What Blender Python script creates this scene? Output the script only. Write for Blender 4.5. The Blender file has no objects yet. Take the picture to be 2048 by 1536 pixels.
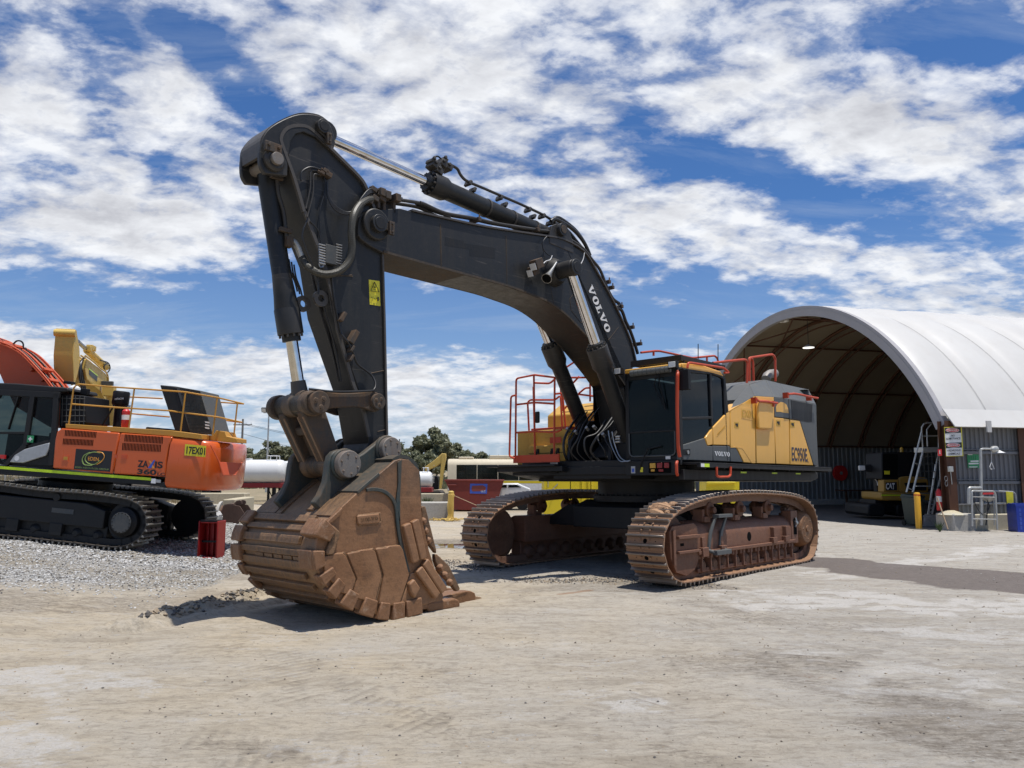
import bpy, bmesh, math, random
import numpy as np
from mathutils import Vector, Matrix, noise as mnoise
random.seed(7)
rng = np.random.RandomState(11)
R = math.radians
SC = bpy.context.scene
COL = SC.collection
# ---------------------------------------------------------------- camera
CAM_H = 1.943; PITCH = .114; FPX = 1518.0
cam = bpy.data.cameras.new('camera'); camo = bpy.data.objects.new('camera', cam); COL.objects.link(camo)
cam.sensor_width = 36; cam.lens = FPX/2048*36; cam.clip_end = 6000; cam.clip_start = .1
camo.location = (0, 0, CAM_H); camo.rotation_euler = (math.pi/2+PITCH, 0, 0)
SC.camera = camo
def ray(px, py):
    a, b = (px-1024)/FPX, (768-py)/FPX; c, s = math.cos(PITCH), math.sin(PITCH)
    return Vector((a, c-b*s, s+b*c))
def at(px, py, Y=None, z=None):
    """world point on the sight line: at distance Y, or at height z"""
    d = ray(px, py)
    t = Y/d.y if Y is not None else (z-CAM_H)/d.z
    return Vector((0, 0, CAM_H))+d*t
class Frame:
    """a machine's own axes (x forward, y left, z up); side() reads outlines off its true planes"""
    def __init__(s, O, X, Z=(0, 0, 1)):
        x = Vector(X).normalized(); z = Vector(Z); y = z.cross(x).normalized(); z = x.cross(y)
        s.M = Matrix((x, y, z)).transposed(); s.O = Vector(O); s.T = s.M.transposed()
        s.mat = Matrix.Translation(s.O) @ s.M.to_4x4()
    def U(s, px, py, y=None, x=None, z=None):
        d = s.T @ ray(px, py); o = s.T @ (Vector((0, 0, CAM_H))-s.O)
        if y is not None: t = (y-o.y)/d.y
        elif x is not None: t = (x-o.x)/d.x
        else: t = (z-o.z)/d.z
        return o+d*t
    def P(s, c, pts, **k):
        return [s.U(c[0]+p[0]/c[2], c[1]+p[1]/c[2], **k) for p in pts]
    def side(s, c, pts, y):
        return [(q.x, q.z) for q in s.P(c, pts, y=y)]
    def W(s, p): return s.O+s.M @ Vector(p)
PX = (0, 0, 1)
cA=(480,210,3.5714); cB=(840,290,3.573); cC=(420,740,2.845); cD=(480,560,3.8395); cE=(1000,680,4.8)
cG=(1220,680,4.452); cT=(1240,960,4.876); cf=(900,940,5.689); cZ=(0,640,3.2); cF=(700,1000,5.907)
cH=(440,1000,6.4); cS=(1440,600,3.135); cR=(1700,840,5.885); cK=(380,800,3.103)
# ---------------------------------------------------------------- materials
def nt(name):
    m = bpy.data.materials.new(name); m.use_nodes = True; n = m.node_tree; n.nodes.clear()
    o = n.nodes.new('ShaderNodeOutputMaterial'); b = n.nodes.new('ShaderNodeBsdfPrincipled')
    n.links.new(b.outputs[0], o.inputs[0]); return m, n, b
def N(n, t, **k):
    x = n.nodes.new(t)
    for a, v in k.items():
        if a.startswith('i_'): x.inputs[a[2:].replace('_', ' ')].default_value = v
        else: setattr(x, a, v)
    return x
def noise(n, vec, scale, detail=6, rough=.6, dist=0):
    x = N(n, 'ShaderNodeTexNoise'); x.inputs['Scale'].default_value = scale; x.inputs['Detail'].default_value = detail
    x.inputs['Roughness'].default_value = rough; x.inputs['Distortion'].default_value = dist
    n.links.new(vec, x.inputs['Vector']); return x.outputs['Fac']
def ramp(n, fac, stops):
    x = N(n, 'ShaderNodeValToRGB'); e = x.color_ramp.elements
    while len(e) < len(stops): e.new(.5)
    for i, (p, c) in enumerate(stops):
        e[i].position = p; e[i].color = (c, c, c, 1) if not hasattr(c, '__len__') else (*c, 1)
    n.links.new(fac, x.inputs[0]); return x.outputs[0]
def mix(n, f, a, b, mode='MIX'):
    x = N(n, 'ShaderNodeMix', data_type='RGBA', blend_type=mode)
    for s_, v in ((0, f), (6, a), (7, b)):
        if isinstance(v, (int, float)): x.inputs[s_].default_value = v if s_ == 0 else (v, v, v, 1)
        elif isinstance(v, tuple): x.inputs[s_].default_value = (*v, 1)
        else: n.links.new(v, x.inputs[s_])
    return x.outputs[2]
def mth(n, op, a, b=0.0, c=None, clamp=False):
    x = N(n, 'ShaderNodeMath', operation=op, use_clamp=clamp)
    for i, v in enumerate((a, b) if c is None else (a, b, c)):
        if isinstance(v, (int, float)): x.inputs[i].default_value = v
        else: n.links.new(v, x.inputs[i])
    return x.outputs[0]
def coords(n, sc=(1, 1, 1)):
    t = N(n, 'ShaderNodeTexCoord'); m = N(n, 'ShaderNodeMapping'); m.inputs['Scale'].default_value = sc
    n.links.new(t.outputs['Object'], m.inputs[0]); return m.outputs[0]
def paint(name, col, rough=.45, metal=0.0, dust=.3, dustcol=(.30, .24, .17), bump=.15, scale=1.2, streak=.25, coat=0.0, chips=None, scr=0):
    m, n, b = nt(name); v = coords(n); vs = coords(n, (5, 5, .45))
    n1 = noise(n, v, scale, 8, .65, .3); n2 = noise(n, v, scale*14, 5, .7); n3 = noise(n, vs, 1.6, 6, .65)
    k = mth(n, 'ADD', mth(n, 'MULTIPLY', ramp(n, n1, [(.38, 0), (.72, 1)]), .6), mth(n, 'MULTIPLY', ramp(n, n2, [(.45, 0), (.75, 1)]), .5))
    k = mth(n, 'ADD', k, mth(n, 'MULTIPLY', ramp(n, n3, [(.5, 0), (.8, 1)]), streak*2))
    g = N(n, 'ShaderNodeNewGeometry'); sp = N(n, 'ShaderNodeSeparateXYZ'); n.links.new(g.outputs['Normal'], sp.inputs[0])
    up = mth(n, 'MULTIPLY', sp.outputs[2], .5, clamp=True)
    f = mth(n, 'MULTIPLY', mth(n, 'ADD', k, up), dust, clamp=True)
    c = mix(n, f, tuple(col), dustcol)
    c = mix(n, mth(n, 'MULTIPLY', ramp(n, n1, [(.3, 0), (.7, 1)]), .22), c, tuple(x*.7 for x in col))
    if chips:
        ch = ramp(n, noise(n, v, scale*6, 10, .75, .5), [(.66, 0), (.69, 1)]); c = mix(n, ch, c, chips)
    if scr:
        for rz_, sd in ((.5, 0), (-.9, 3)):
            mp = N(n, 'ShaderNodeMapping'); mp.inputs['Rotation'].default_value = (0, rz_, 0); mp.inputs['Scale'].default_value = (1.2, 1.2, 42); mp.inputs['Location'].default_value = (sd, sd, sd); n.links.new(coords(n), mp.inputs[0])
            s1 = ramp(n, noise(n, mp.outputs[0], 1.0, 3, .5), [(.66, 0), (.69, 1)]); c = mix(n, mth(n, 'MULTIPLY', s1, mth(n, 'MULTIPLY', ramp(n, n1, [(.45, 0), (.6, 1)]), scr)), c, dustcol)
        pn = ramp(n, g.outputs['Pointiness'], [(.53, 0), (.60, 1)]); c = mix(n, mth(n, 'MULTIPLY', pn, .5), c, dustcol)
    n.links.new(c, b.inputs['Base Color']); b.inputs['Specular IOR Level'].default_value = .32
    n.links.new(mth(n, 'ADD', mth(n, 'ADD', mth(n, 'MULTIPLY', f, .5), mth(n, 'MULTIPLY', mth(n, 'SUBTRACT', n3, .5), .35)), rough, clamp=True), b.inputs['Roughness'])
    b.inputs['Metallic'].default_value = metal; b.inputs['Coat Weight'].default_value = coat; b.inputs['Coat Roughness'].default_value = .12
    if bump:
        bu = N(n, 'ShaderNodeBump'); bu.inputs['Strength'].default_value = bump; bu.inputs['Distance'].default_value = .01
        n.links.new(n2, bu.inputs['Height']); n.links.new(bu.outputs[0], b.inputs['Normal'])
    return m
def rusty(name, a, b_, c_, scale=2.0, rough=.75, bump=.5, metal=0.0, hi=(.62, .7), patina=None, grain=0):
    m, n, b = nt(name); v = coords(n); vs = coords(n, (1.2, 5, 1.2))
    n1 = noise(n, v, scale, 10, .68, .6); n2 = noise(n, v, scale*9, 8, .75); n3 = noise(n, vs, scale*2.2, 8, .7)
    c = mix(n, ramp(n, n1, [(.35, 0), (.62, 1)]), a, b_)
    c = mix(n, ramp(n, n3, [(hi[0]-.06, 0), (hi[1], 1)]), c, c_)
    c = mix(n, mth(n, 'MULTIPLY', ramp(n, n2, [(.5, 0), (.68, 1)]), .65), c, tuple(x*.35 for x in a))
    if patina:
        sz = N(n, 'ShaderNodeSeparateXYZ'); n.links.new(v, sz.inputs[0]); pz = mth(n, 'ADD', sz.outputs[2], mth(n, 'MULTIPLY', mth(n, 'SUBTRACT', noise(n, v, 3.2, 9, .72, .6), .5), 1.7)); c = mix(n, mth(n, 'MULTIPLY', ramp(n, mth(n, 'MULTIPLY', pz, .33), [(.45, 0), (.72, 1)]), .85), c, patina)
    if grain:
        n7 = noise(n, v, 55, 5, .8); c = mix(n, mth(n, 'MULTIPLY', ramp(n, n7, [(.52, 0), (.66, 1)]), grain), c, tuple(x*.3 for x in a)); c = mix(n, mth(n, 'MULTIPLY', ramp(n, n7, [(.34, 1), (.44, 0)]), grain*.4), c, tuple(min(.5, x*1.6+.03) for x in b_))
        mv = N(n, 'ShaderNodeMapping'); mv.inputs['Rotation'].default_value = (0, .6, 0); mv.inputs['Scale'].default_value = (1, 1, 30); n.links.new(v, mv.inputs[0]); c = mix(n, mth(n, 'MULTIPLY', ramp(n, noise(n, mv.outputs[0], 1.3, 4, .6), [(.60, 0), (.68, 1)]), .35), c, tuple(min(.5, x*1.3+.03) for x in b_))
    g = N(n, 'ShaderNodeNewGeometry'); pn = ramp(n, g.outputs['Pointiness'], [(.52, 0), (.60, 1)]); c = mix(n, mth(n, 'MULTIPLY', pn, .55), c, tuple(min(.5, x*1.5+.05) for x in b_))
    n.links.new(c, b.inputs['Base Color']); n.links.new(ramp(n, n3, [(.3, rough+.12), (.7, rough-.15)]), b.inputs['Roughness']); b.inputs['Metallic'].default_value = metal; b.inputs['Specular IOR Level'].default_value = .35
    bu = N(n, 'ShaderNodeBump'); bu.inputs['Strength'].default_value = bump; bu.inputs['Distance'].default_value = .015
    n.links.new(mth(n, 'ADD', n2, mth(n, 'MULTIPLY', n1, 1.5)), bu.inputs['Height']); n.links.new(bu.outputs[0], b.inputs['Normal'])
    return m
def plain(name, col, rough=.5, metal=0.0, spec=.5):
    m, n, b = nt(name); v = coords(n); f = noise(n, v, 6, 6, .6)
    n.links.new(mix(n, ramp(n, f, [(.3, 0), (.75, 1)]), tuple(col), tuple(x*.72 for x in col)), b.inputs['Base Color'])
    b.inputs['Roughness'].default_value = rough; b.inputs['Metallic'].default_value = metal; b.inputs['Specular IOR Level'].default_value = spec
    return m
def glass(name, col=(.02, .03, .035), rough=.06, alpha=.25):
    m, n, b = nt(name); o = [x for x in n.nodes if x.type == 'OUTPUT_MATERIAL'][0]
    v = coords(n); f = noise(n, v, 3, 8, .7)
    b.inputs['Base Color'].default_value = (*col, 1); b.inputs['Specular IOR Level'].default_value = .3
    n.links.new(ramp(n, f, [(.3, rough), (.8, rough+.1)]), b.inputs['Roughness'])
    t = N(n, 'ShaderNodeBsdfTransparent'); t.inputs[0].default_value = (.50, .58, .56, 1)
    mx = N(n, 'ShaderNodeMixShader'); mx.inputs[0].default_value = 1-alpha
    n.links.new(t.outputs[0], mx.inputs[1]); n.links.new(b.outputs[0], mx.inputs[2]); n.links.new(mx.outputs[0], o.inputs[0])
    return m
M = {}
M['boom'] = paint('boom_paint', (.015, .0165, .0175), .42, dust=.13, dustcol=(.13, .115, .10), streak=.4, bump=.12, scr=.5)
M['boomlow'] = paint('boom_underside', (.035, .033, .03), .7, dust=.55, dustcol=(.19, .13, .085))
M['grey'] = paint('grey_body_paint', (.075, .084, .088), .42, dust=.22, dustcol=(.30, .27, .22), streak=.2, bump=.05)
M['dark'] = paint('dark_frame_paint', (.012, .013, .014), .5, dust=.14, dustcol=(.10, .08, .065))
M['yel'] = paint('yellow_body_paint', (.82, .43, .07), .38, dust=.16, dustcol=(.55, .40, .22), bump=.03, streak=.15, coat=.3)
M['yel2'] = paint('deep_yellow_paint', (.62, .36, .05), .5, dust=.5, dustcol=(.36, .22, .10), bump=.1, chips=(.10, .05, .03))
M['byel2'] = paint('faded_yellow_paint', (.66, .45, .10), .45, dust=.35, dustcol=(.45, .35, .2), bump=.04)
M['byel'] = paint('bright_yellow_paint', (.78, .60, .02), .45, dust=.15, bump=.03)
M['rail'] = paint('orange_rail_paint', (.52, .062, .022), .4, dust=.2, dustcol=(.3, .12, .07), bump=.05, scale=3)
M['rust'] = rusty('bucket_rust', (.17, .078, .032), (.235, .118, .052), (.09, .042, .020), 1.3, .52, .55, patina=(.035, .036, .030), grain=.32)
M['rustd'] = rusty('worn_rust', (.125, .060, .026), (.215, .12, .055), (.035, .021, .013), 2.2, .5, .9, hi=(.48, .6), patina=(.03, .032, .028), grain=.32)
M['rusth'] = rusty('pale_rust', (.22, .11, .048), (.18, .085, .036), (.36, .25, .17), 3, .48, .8, grain=.32)  # paler rust for shrouds, lip and tooth adapters
M['track'] = rusty('track_rust', (.085, .038, .020), (.15, .075, .04), (.045, .025, .017), 3, .7, .6)
M['frame'] = rusty('track_frame_rust', (.10, .038, .019), (.145, .062, .031), (.05, .023, .014), 1.6, .62, .5, grain=.3)
M['shoe'] = rusty('shoe_steel', (.15, .07, .034), (.235, .125, .062), (.07, .036, .020), 5, .5, .6)
M['mud'] = rusty('clay_mud', (.27, .135, .065), (.34, .185, .10), (.20, .10, .05), 9, .95, 1.0)
M['grouser'] = plain('polished_grouser', (.26, .22, .19), .38, .7)
M['green'] = paint('green_grey_paint', (.030, .048, .050), .45, dust=.55, dustcol=(.17, .11, .065), scale=2.2, streak=.6, chips=(.18, .1, .055))
M['link'] = paint('worn_link_paint', (.048, .044, .038), .6, dust=.6, dustcol=(.17, .095, .05), scale=2.0, streak=.5, bump=.4)
M['pin'] = paint('pin_steel', (.20, .19, .175), .5, .3, dust=.5, dustcol=(.20, .13, .09), scale=4, bump=.3)
M['chrome'] = plain('chrome_rod', (.78, .78, .80), .10, 1.0)
M['hose'] = plain('black_hose', (.014, .014, .015), .42)
M['spiral'] = plain('spiral_guard_hose', (.07, .065, .05), .5)
M['steel'] = plain('fitting_steel', (.42, .42, .41), .35, .85)
M['black'] = plain('black_plastic', (.008, .008, .009), .55, spec=.3)
M['tooth'] = rusty('scraped_tooth', (.30, .15, .07), (.38, .24, .14), (.45, .35, .27), 4, .42, .8, metal=.3, grain=.5)
M['bollard'] = paint('bollard_paint', (.80, .42, .03), .45, dust=.2, bump=.03)
M['void'] = plain('dark_gap', (.004, .004, .004), .95, spec=.1)
M['glass'] = glass('tinted_glass', (.004, .006, .009), .03, .34)
M['glassg'] = glass('greenish_glass', (.006, .012, .014), .03, .50)
M['redglass'] = plain('red_tail_glass', (.30, .02, .02), .25)
M['yglass'] = plain('amber_lens', (.7, .38, .04), .25)
M['lamp'] = plain('lamp_lens', (.75, .75, .72), .15)
M['white'] = paint('white_gloss_paint', (.70, .71, .70), .25, dust=.12, dustcol=(.5, .42, .34), bump=.02, coat=.3)
M['decw'] = plain('white_decal', (.82, .82, .80), .4)
M['decb'] = plain('black_decal', (.012, .012, .014), .4)
M['decn'] = plain('navy_decal', (.035, .03, .06), .4)
M['decy'] = plain('yellow_decal', (.80, .70, .03), .4)
M['lime'] = plain('lime_reflective', (.62, .85, .02), .35)
M['decr'] = plain('red_decal', (.65, .03, .03), .4)
M['decg'] = plain('green_decal', (.02, .28, .10), .4)
M['decblue'] = plain('blue_decal', (.05, .12, .55), .4)
M['dolive'] = plain('olive_decal', (.30, .42, .12), .4)
M['dorange'] = plain('orange_decal', (.75, .33, .05), .4)
M['orange'] = paint('orange_gloss_paint', (.63, .105, .016), .3, dust=.12, dustcol=(.34, .16, .09), bump=.02, streak=.1, coat=.5)
M['ored'] = paint('faded_orange_paint', (.58, .085, .025), .42, dust=.25, dustcol=(.4, .22, .16), bump=.05)
M['ochre'] = paint('ochre_walkway_paint', (.55, .27, .035), .5, dust=.25, bump=.05)
M['silver'] = plain('silver_panel', (.45, .46, .46), .35, .3)
M['cover'] = paint('grey_hood_paint', (.06, .068, .072), .5, dust=.25)
M['conc'] = rusty('concrete', (.36, .34, .29), (.42, .39, .33), (.26, .24, .20), 1.5, .9, .3)
M['concy'] = rusty('cream_concrete', (.50, .43, .28), (.44, .37, .25), (.34, .28, .19), 1.8, .9, .3)
M['fabric'] = None
M['sheet'] = paint('zinc_sheet', (.175, .182, .19), .5, .0, dust=.3, dustcol=(.25, .2, .16), streak=.6, bump=.03)
M['sheet2'] = paint('grey_sheet', (.22, .235, .24), .55, .0, dust=.4, dustcol=(.20, .16, .12), streak=.6, bump=.03)
M['oxide'] = paint('brown_oxide_steel', (.085, .036, .020), .6, dust=.3, dustcol=(.18, .1, .06))
M['alu'] = plain('aluminium', (.55, .55, .53), .4, .6)
M['galv'] = plain('galvanised_pipe', (.50, .50, .47), .45, .4)
M['bin'] = plain('dark_green_plastic', (.03, .045, .035), .5)
M['blue'] = plain('blue_plastic', (.012, .05, .42), .45)
M['red'] = paint('red_plastic', (.27, .006, .008), .35, dust=.1, bump=.02)
M['skip'] = rusty('red_skip_paint', (.20, .024, .012), (.15, .02, .012), (.08, .03, .02), 1.2, .6, .3)
M['bark'] = rusty('bark', (.16, .125, .095), (.24, .2, .16), (.09, .07, .055), 3, .95, .6)
M['pole'] = plain('weathered_pole', (.20, .19, .175), .8)
M['cream'] = paint('cream_bus_paint', (.66, .58, .42), .4, dust=.25, bump=.02)
M['wood'] = rusty('weathered_wood', (.42, .28, .16), (.34, .22, .13), (.24, .16, .1), 4, .85, .3)
M['tankred'] = paint('dark_red_chassis', (.26, .012, .018), .5, dust=.2)
M['lampon'] = None
M['exh'] = plain('dull_exhaust_steel', (.30, .275, .25), .6, .2)
# ---------------------------------------------------------------- mesh builder
class MB:
    def __init__(s): s.v = []; s.f = []; s.m = []; s.k = 0
    def mark(s): s.pc = getattr(s, 'pc', []); s.pc.append((len(s.v), len(s.f))); return s
    def build_split(s, name, mat, parent, **k):
        s.mark(); out = []; p = [q for q in s.pc]
        if p[0] != (0, 0): p = [(0, 0)]+p
        for (v0, f0), (v1, f1) in zip(p, p[1:]):
            if f1 <= f0: continue
            t = MB(); t.v = s.v[v0:v1]; t.f = [tuple(i-v0 for i in f) for f in s.f[f0:f1]]; t.m = s.m[f0:f1]; out.append(t.build(name, mat, parent, **k))
        return out
    def add(s, vs, fs):
        n = len(s.v); s.v += [tuple(p) for p in vs]; s.f += [tuple(i+n for i in f) for f in fs]; s.m += [s.k]*len(fs); return s
    def box(s, c, d, rot=None):
        hx, hy, hz = d[0]/2, d[1]/2, d[2]/2; vs = []
        for x in (-hx, hx):
            for y in (-hy, hy):
                for z in (-hz, hz):
                    p = Vector((x, y, z)); p = rot @ p if rot else p; vs.append(p+Vector(c))
        return s.add(vs, [(0,1,3,2),(4,6,7,5),(0,4,5,1),(2,3,7,6),(0,2,6,4),(1,5,7,3)])
    def bx(s, x0, x1, y0, y1, z0, z1): return s.box(((x0+x1)/2, (y0+y1)/2, (z0+z1)/2), (abs(x1-x0), abs(y1-y0), abs(z1-z0)))
    def prism(s, pts, y0, y1):
        n = len(pts); vs = [(x, y0, z) for x, z in pts]+[(x, y1, z) for x, z in pts]
        fs = [tuple(range(n)), tuple(range(2*n-1, n-1, -1))]+[(i, (i+1) % n, n+(i+1) % n, n+i) for i in range(n)]
        return s.add(vs, fs)
    def slab(s, pts3, off):
        n = len(pts3); o = Vector(off); vs = [Vector(p) for p in pts3]+[Vector(p)+o for p in pts3]
        fs = [tuple(range(n)), tuple(range(2*n-1, n-1, -1))]+[(i, (i+1) % n, n+(i+1) % n, n+i) for i in range(n)]
        return s.add(vs, fs)
    def ribbon(s, path, y0, y1, t):
        """thick curved plate: path of (x,z), thickness t to its left"""
        n = len(path); inn = []
        for i in range(n):
            a = Vector(path[max(0, i-1)]); b = Vector(path[min(n-1, i+1)]); d = (b-a).normalized()
            inn.append((path[i][0]-d.y*t, path[i][1]+d.x*t))
        for i in range(n-1):
            q = [path[i], path[i+1], inn[i+1], inn[i]]
            vs = [(x, y0, z) for x, z in q]+[(x, y1, z) for x, z in q]
            fs = [(0,1,2,3),(7,6,5,4),(0,4,5,1),(2,6,7,3)]
            if i == 0: fs.append((3,7,4,0))
            if i == n-2: fs.append((1,5,6,2))
            s.add(vs, fs)
        return s
    def rings(s, p, q, prof, n=24):
        """lathe along p->q; prof = [(t,r)], t in metres from p when t_abs else fraction"""
        p = Vector(p); q = Vector(q); ax = (q-p).normalized(); u = ax.orthogonal().normalized(); w = ax.cross(u); L = (q-p).length
        vs = []; fs = []
        for t, r in prof:
            c = p+ax*(t*L)
            for i in range(n):
                a = 2*math.pi*i/n; vs.append(c+(u*math.cos(a)+w*math.sin(a))*r)
        m = len(prof)
        for j in range(m-1):
            for i in range(n):
                fs.append((j*n+i, j*n+(i+1) % n, (j+1)*n+(i+1) % n, (j+1)*n+i))
        fs.append(tuple(range(n-1, -1, -1))); fs.append(tuple((m-1)*n+i for i in range(n)))
        return s.add(vs, fs)
    def cyl(s, p, q, r, r2=None, n=20): return s.rings(p, q, [(0, r), (1, r if r2 is None else r2)], n)
    def tube(s, path, r, n=8, fil=0):
        pts = [Vector(p) for p in path]
        if fil:
            o = [pts[0]]
            for i in range(1, len(pts)-1):
                a, b, c = pts[i-1], pts[i], pts[i+1]; d1 = (a-b); d2 = (c-b); f = min(fil, d1.length*.45, d2.length*.45)
                p0 = b+d1.normalized()*f; p1 = b+d2.normalized()*f
                for k in range(5):
                    t = k/4; o.append(p0*(1-t)**2+b*2*t*(1-t)+p1*t*t)
            pts = o+[pts[-1]]
        vs = []; fs = []; u = None
        for i, p in enumerate(pts):
            d = (pts[min(i+1, len(pts)-1)]-pts[max(i-1, 0)]).normalized()
            if u is None: u = d.orthogonal().normalized()
            else:
                u = u-d*u.dot(d)
                u = u.normalized() if u.length > 1e-6 else d.orthogonal().normalized()
            w = d.cross(u)
            for k in range(n):
                a = 2*math.pi*k/n; vs.append(p+(u*math.cos(a)+w*math.sin(a))*r)
        for j in range(len(pts)-1):
            for k in range(n): fs.append((j*n+k, j*n+(k+1) % n, (j+1)*n+(k+1) % n, (j+1)*n+k))
        fs.append(tuple(range(n-1, -1, -1))); fs.append(tuple((len(pts)-1)*n+i for i in range(n)))
        return s.add(vs, fs)
    def build(s, name, mat, parent=None, bevel=0, smooth=35, loc=None, seg=2, label=None):
        me = bpy.data.meshes.new(name); me.from_pydata(s.v, [], s.f)
        for mm in (mat if isinstance(mat, (list, tuple)) else [mat]): me.materials.append(M[mm] if isinstance(mm, str) else mm)
        me.polygons.foreach_set('material_index', s.m)
        if len(s.f) < 60000:
            bm = bmesh.new(); bm.from_mesh(me); bmesh.ops.recalc_face_normals(bm, faces=bm.faces); bm.to_mesh(me); bm.free()
        if smooth:
            me.polygons.foreach_set('use_smooth', [True]*len(me.polygons)); me.set_sharp_from_angle(angle=R(smooth))
        o = bpy.data.objects.new(name, me); COL.objects.link(o)
        if parent: o.parent = parent
        if loc is not None: o.location = loc
        if bevel:
            b = o.modifiers.new('bevel', 'BEVEL'); b.width = bevel; b.segments = seg; b.limit_method = 'ANGLE'; b.angle_limit = R(40); b.harden_normals = False
        if label: o['label'] = label
        return o
def spline(pts, per=6, closed=False):
    P = [Vector(p) for p in pts]; n = len(P); out = []
    rngi = range(n) if closed else range(n-1)
    for i in rngi:
        if closed: a, b, c, d = P[(i-1) % n], P[i], P[(i+1) % n], P[(i+2) % n]
        else: a, b, c, d = P[max(i-1, 0)], P[i], P[i+1], P[min(i+2, n-1)]
        for k in range(per):
            t = k/per; out.append(.5*((2*b)+(c-a)*t+(2*a-5*b+4*c-d)*t*t+(3*b-a-3*c+d)*t**3))
    if not closed: out.append(P[-1])
    return out
def sp2(pts, per=5, closed=False): return [(p.x, p.y) for p in spline([(a, b, 0) for a, b in pts], per, closed)]
def thing(name, label, cat, mat=None, loc=(0, 0, 0), rz=0, group=None):
    o = bpy.data.objects.new(name, None); COL.objects.link(o); o.empty_display_size = .3
    if mat is not None: o.matrix_basis = mat
    else: o.location = loc; o.rotation_euler = (0, 0, rz)
    o['label'] = label; o['category'] = cat
    if group: o['group'] = group
    return o
def tag(o, label, cat, group=None):
    o['label'] = label; o['category'] = cat
    if group: o['group'] = group
    return o
_fc = {}
def glyphs(txt, bold=.012, narrow=None):
    """outline text as a flat triangulated mesh in a 0..1 box"""
    key = (txt, bold)
    if key in _fc: return _fc[key]
    cu = bpy.data.curves.new('t', 'FONT'); cu.body = txt; cu.offset = bold; cu.resolution_u = 5; cu.align_x = 'LEFT'
    ob = bpy.data.objects.new('t', cu); COL.objects.link(ob)
    dg = bpy.context.evaluated_depsgraph_get(); me = bpy.data.meshes.new_from_object(ob.evaluated_get(dg))
    V = np.array([v.co[:2] for v in me.vertices]); F = [tuple(p.vertices) for p in me.polygons]
    lo = V.min(0); hi = V.max(0); V = (V-lo)/(hi-lo)
    bpy.data.objects.remove(ob); bpy.data.curves.remove(cu); bpy.data.meshes.remove(me)
    _fc[key] = (V, F); return V, F
def slabword(word):
    """slab-serif capitals V O L"""
    V = []; F = []
    def poly(ps):
        n = len(V); V.extend(ps); F.append(tuple(range(n, n+len(ps))))
    x = 0
    for ch in word:
        if ch == 'V':
            poly([(x, 1), (x, .88), (x+.07, .88), (x+.38, 0), (x+.54, 0), (x+.47, .26), (x+.34, .88), (x+.42, .88), (x+.42, 1)])
            poly([(x+.47, .26), (x+.54, 0), (x+.82, .88), (x+.90, .88), (x+.90, 1), (x+.58, 1), (x+.58, .88), (x+.66, .88)]); w = .90
        elif ch == 'O':
            n = 24
            for i in range(n):
                a, b = 2*math.pi*i/n, 2*math.pi*(i+1)/n
                poly([(x+.38+.38*math.cos(a), .5+.52*math.sin(a)), (x+.38+.38*math.cos(b), .5+.52*math.sin(b)), (x+.38+.13*math.cos(b), .5+.37*math.sin(b)), (x+.38+.13*math.cos(a), .5+.37*math.sin(a))])
            w = .76
        else:
            poly([(x, 1), (x, .88), (x+.08, .88), (x+.08, .12), (x, .12), (x, 0), (x+.62, 0), (x+.62, .38), (x+.53, .38), (x+.48, .12), (x+.33, .12), (x+.33, .88), (x+.42, .88), (x+.42, 1)]); w = .64
        x += w+.06
    A = np.array(V); A[:, 0] /= A[:, 0].max(); return A, F
def letter(name, txt, p0, p1, pt, mat, parent, lift=.004, bold=.012, word=None):
    """lettering from p0 (baseline start) to p1 (baseline end), pt = top above p0"""
    V, F = slabword(txt) if word else glyphs(txt, bold)
    p0 = Vector(p0); e = Vector(p1)-p0; u = Vector(pt)-p0; nrm = e.cross(u).normalized()*lift
    b = MB(); b.add([p0+e*float(x)+u*float(y)+nrm for x, y in V], F)
    me = bpy.data.meshes.new(name); me.from_pydata(b.v, [], b.f); me.materials.append(M[mat])
    o = bpy.data.objects.new(name, me); COL.objects.link(o); o.parent = parent
    return o
def decal(name, pts, mat, parent, lift=.003, label=None):
    P = [Vector(p) for p in pts]; nrm = (P[1]-P[0]).cross(P[2]-P[1]).normalized()
    c = sum(P, Vector())/len(P); w = (parent.matrix_basis if parent else Matrix()) 
    if (w @ c - Vector((0, 0, CAM_H))).dot(w.to_3x3() @ nrm) > 0: nrm = -nrm
    b = MB(); b.slab([p for p in P], nrm*lift); return b.build(name, mat, parent, smooth=0, label=label)
# ================================================================ the big excavator
yaw = .758; tp = .012
V = Frame((2.87, 16.395, 0), (-math.sin(yaw)*math.cos(tp), -math.cos(yaw)*math.cos(tp), tp), (-math.sin(.012)*math.cos(yaw), math.sin(.012)*math.sin(yaw), 1))
ex = thing('excavator', 'huge yellow and grey excavator with black arched boom and rusty bucket resting on the ground', 'excavator', V.mat)
def S(c, pts, y): return V.side(c, pts, y)
def P3(c, pts, y): return V.P(c, pts, y=y)
def A3(c, pts, **k): return V.P(c, pts, **k)
def disc(mb, c, y0, y1, r, n=24, r2=None): mb.cyl((c[0], y0, c[1]), (c[0], y1, c[1]), r, r2, n)
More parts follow.
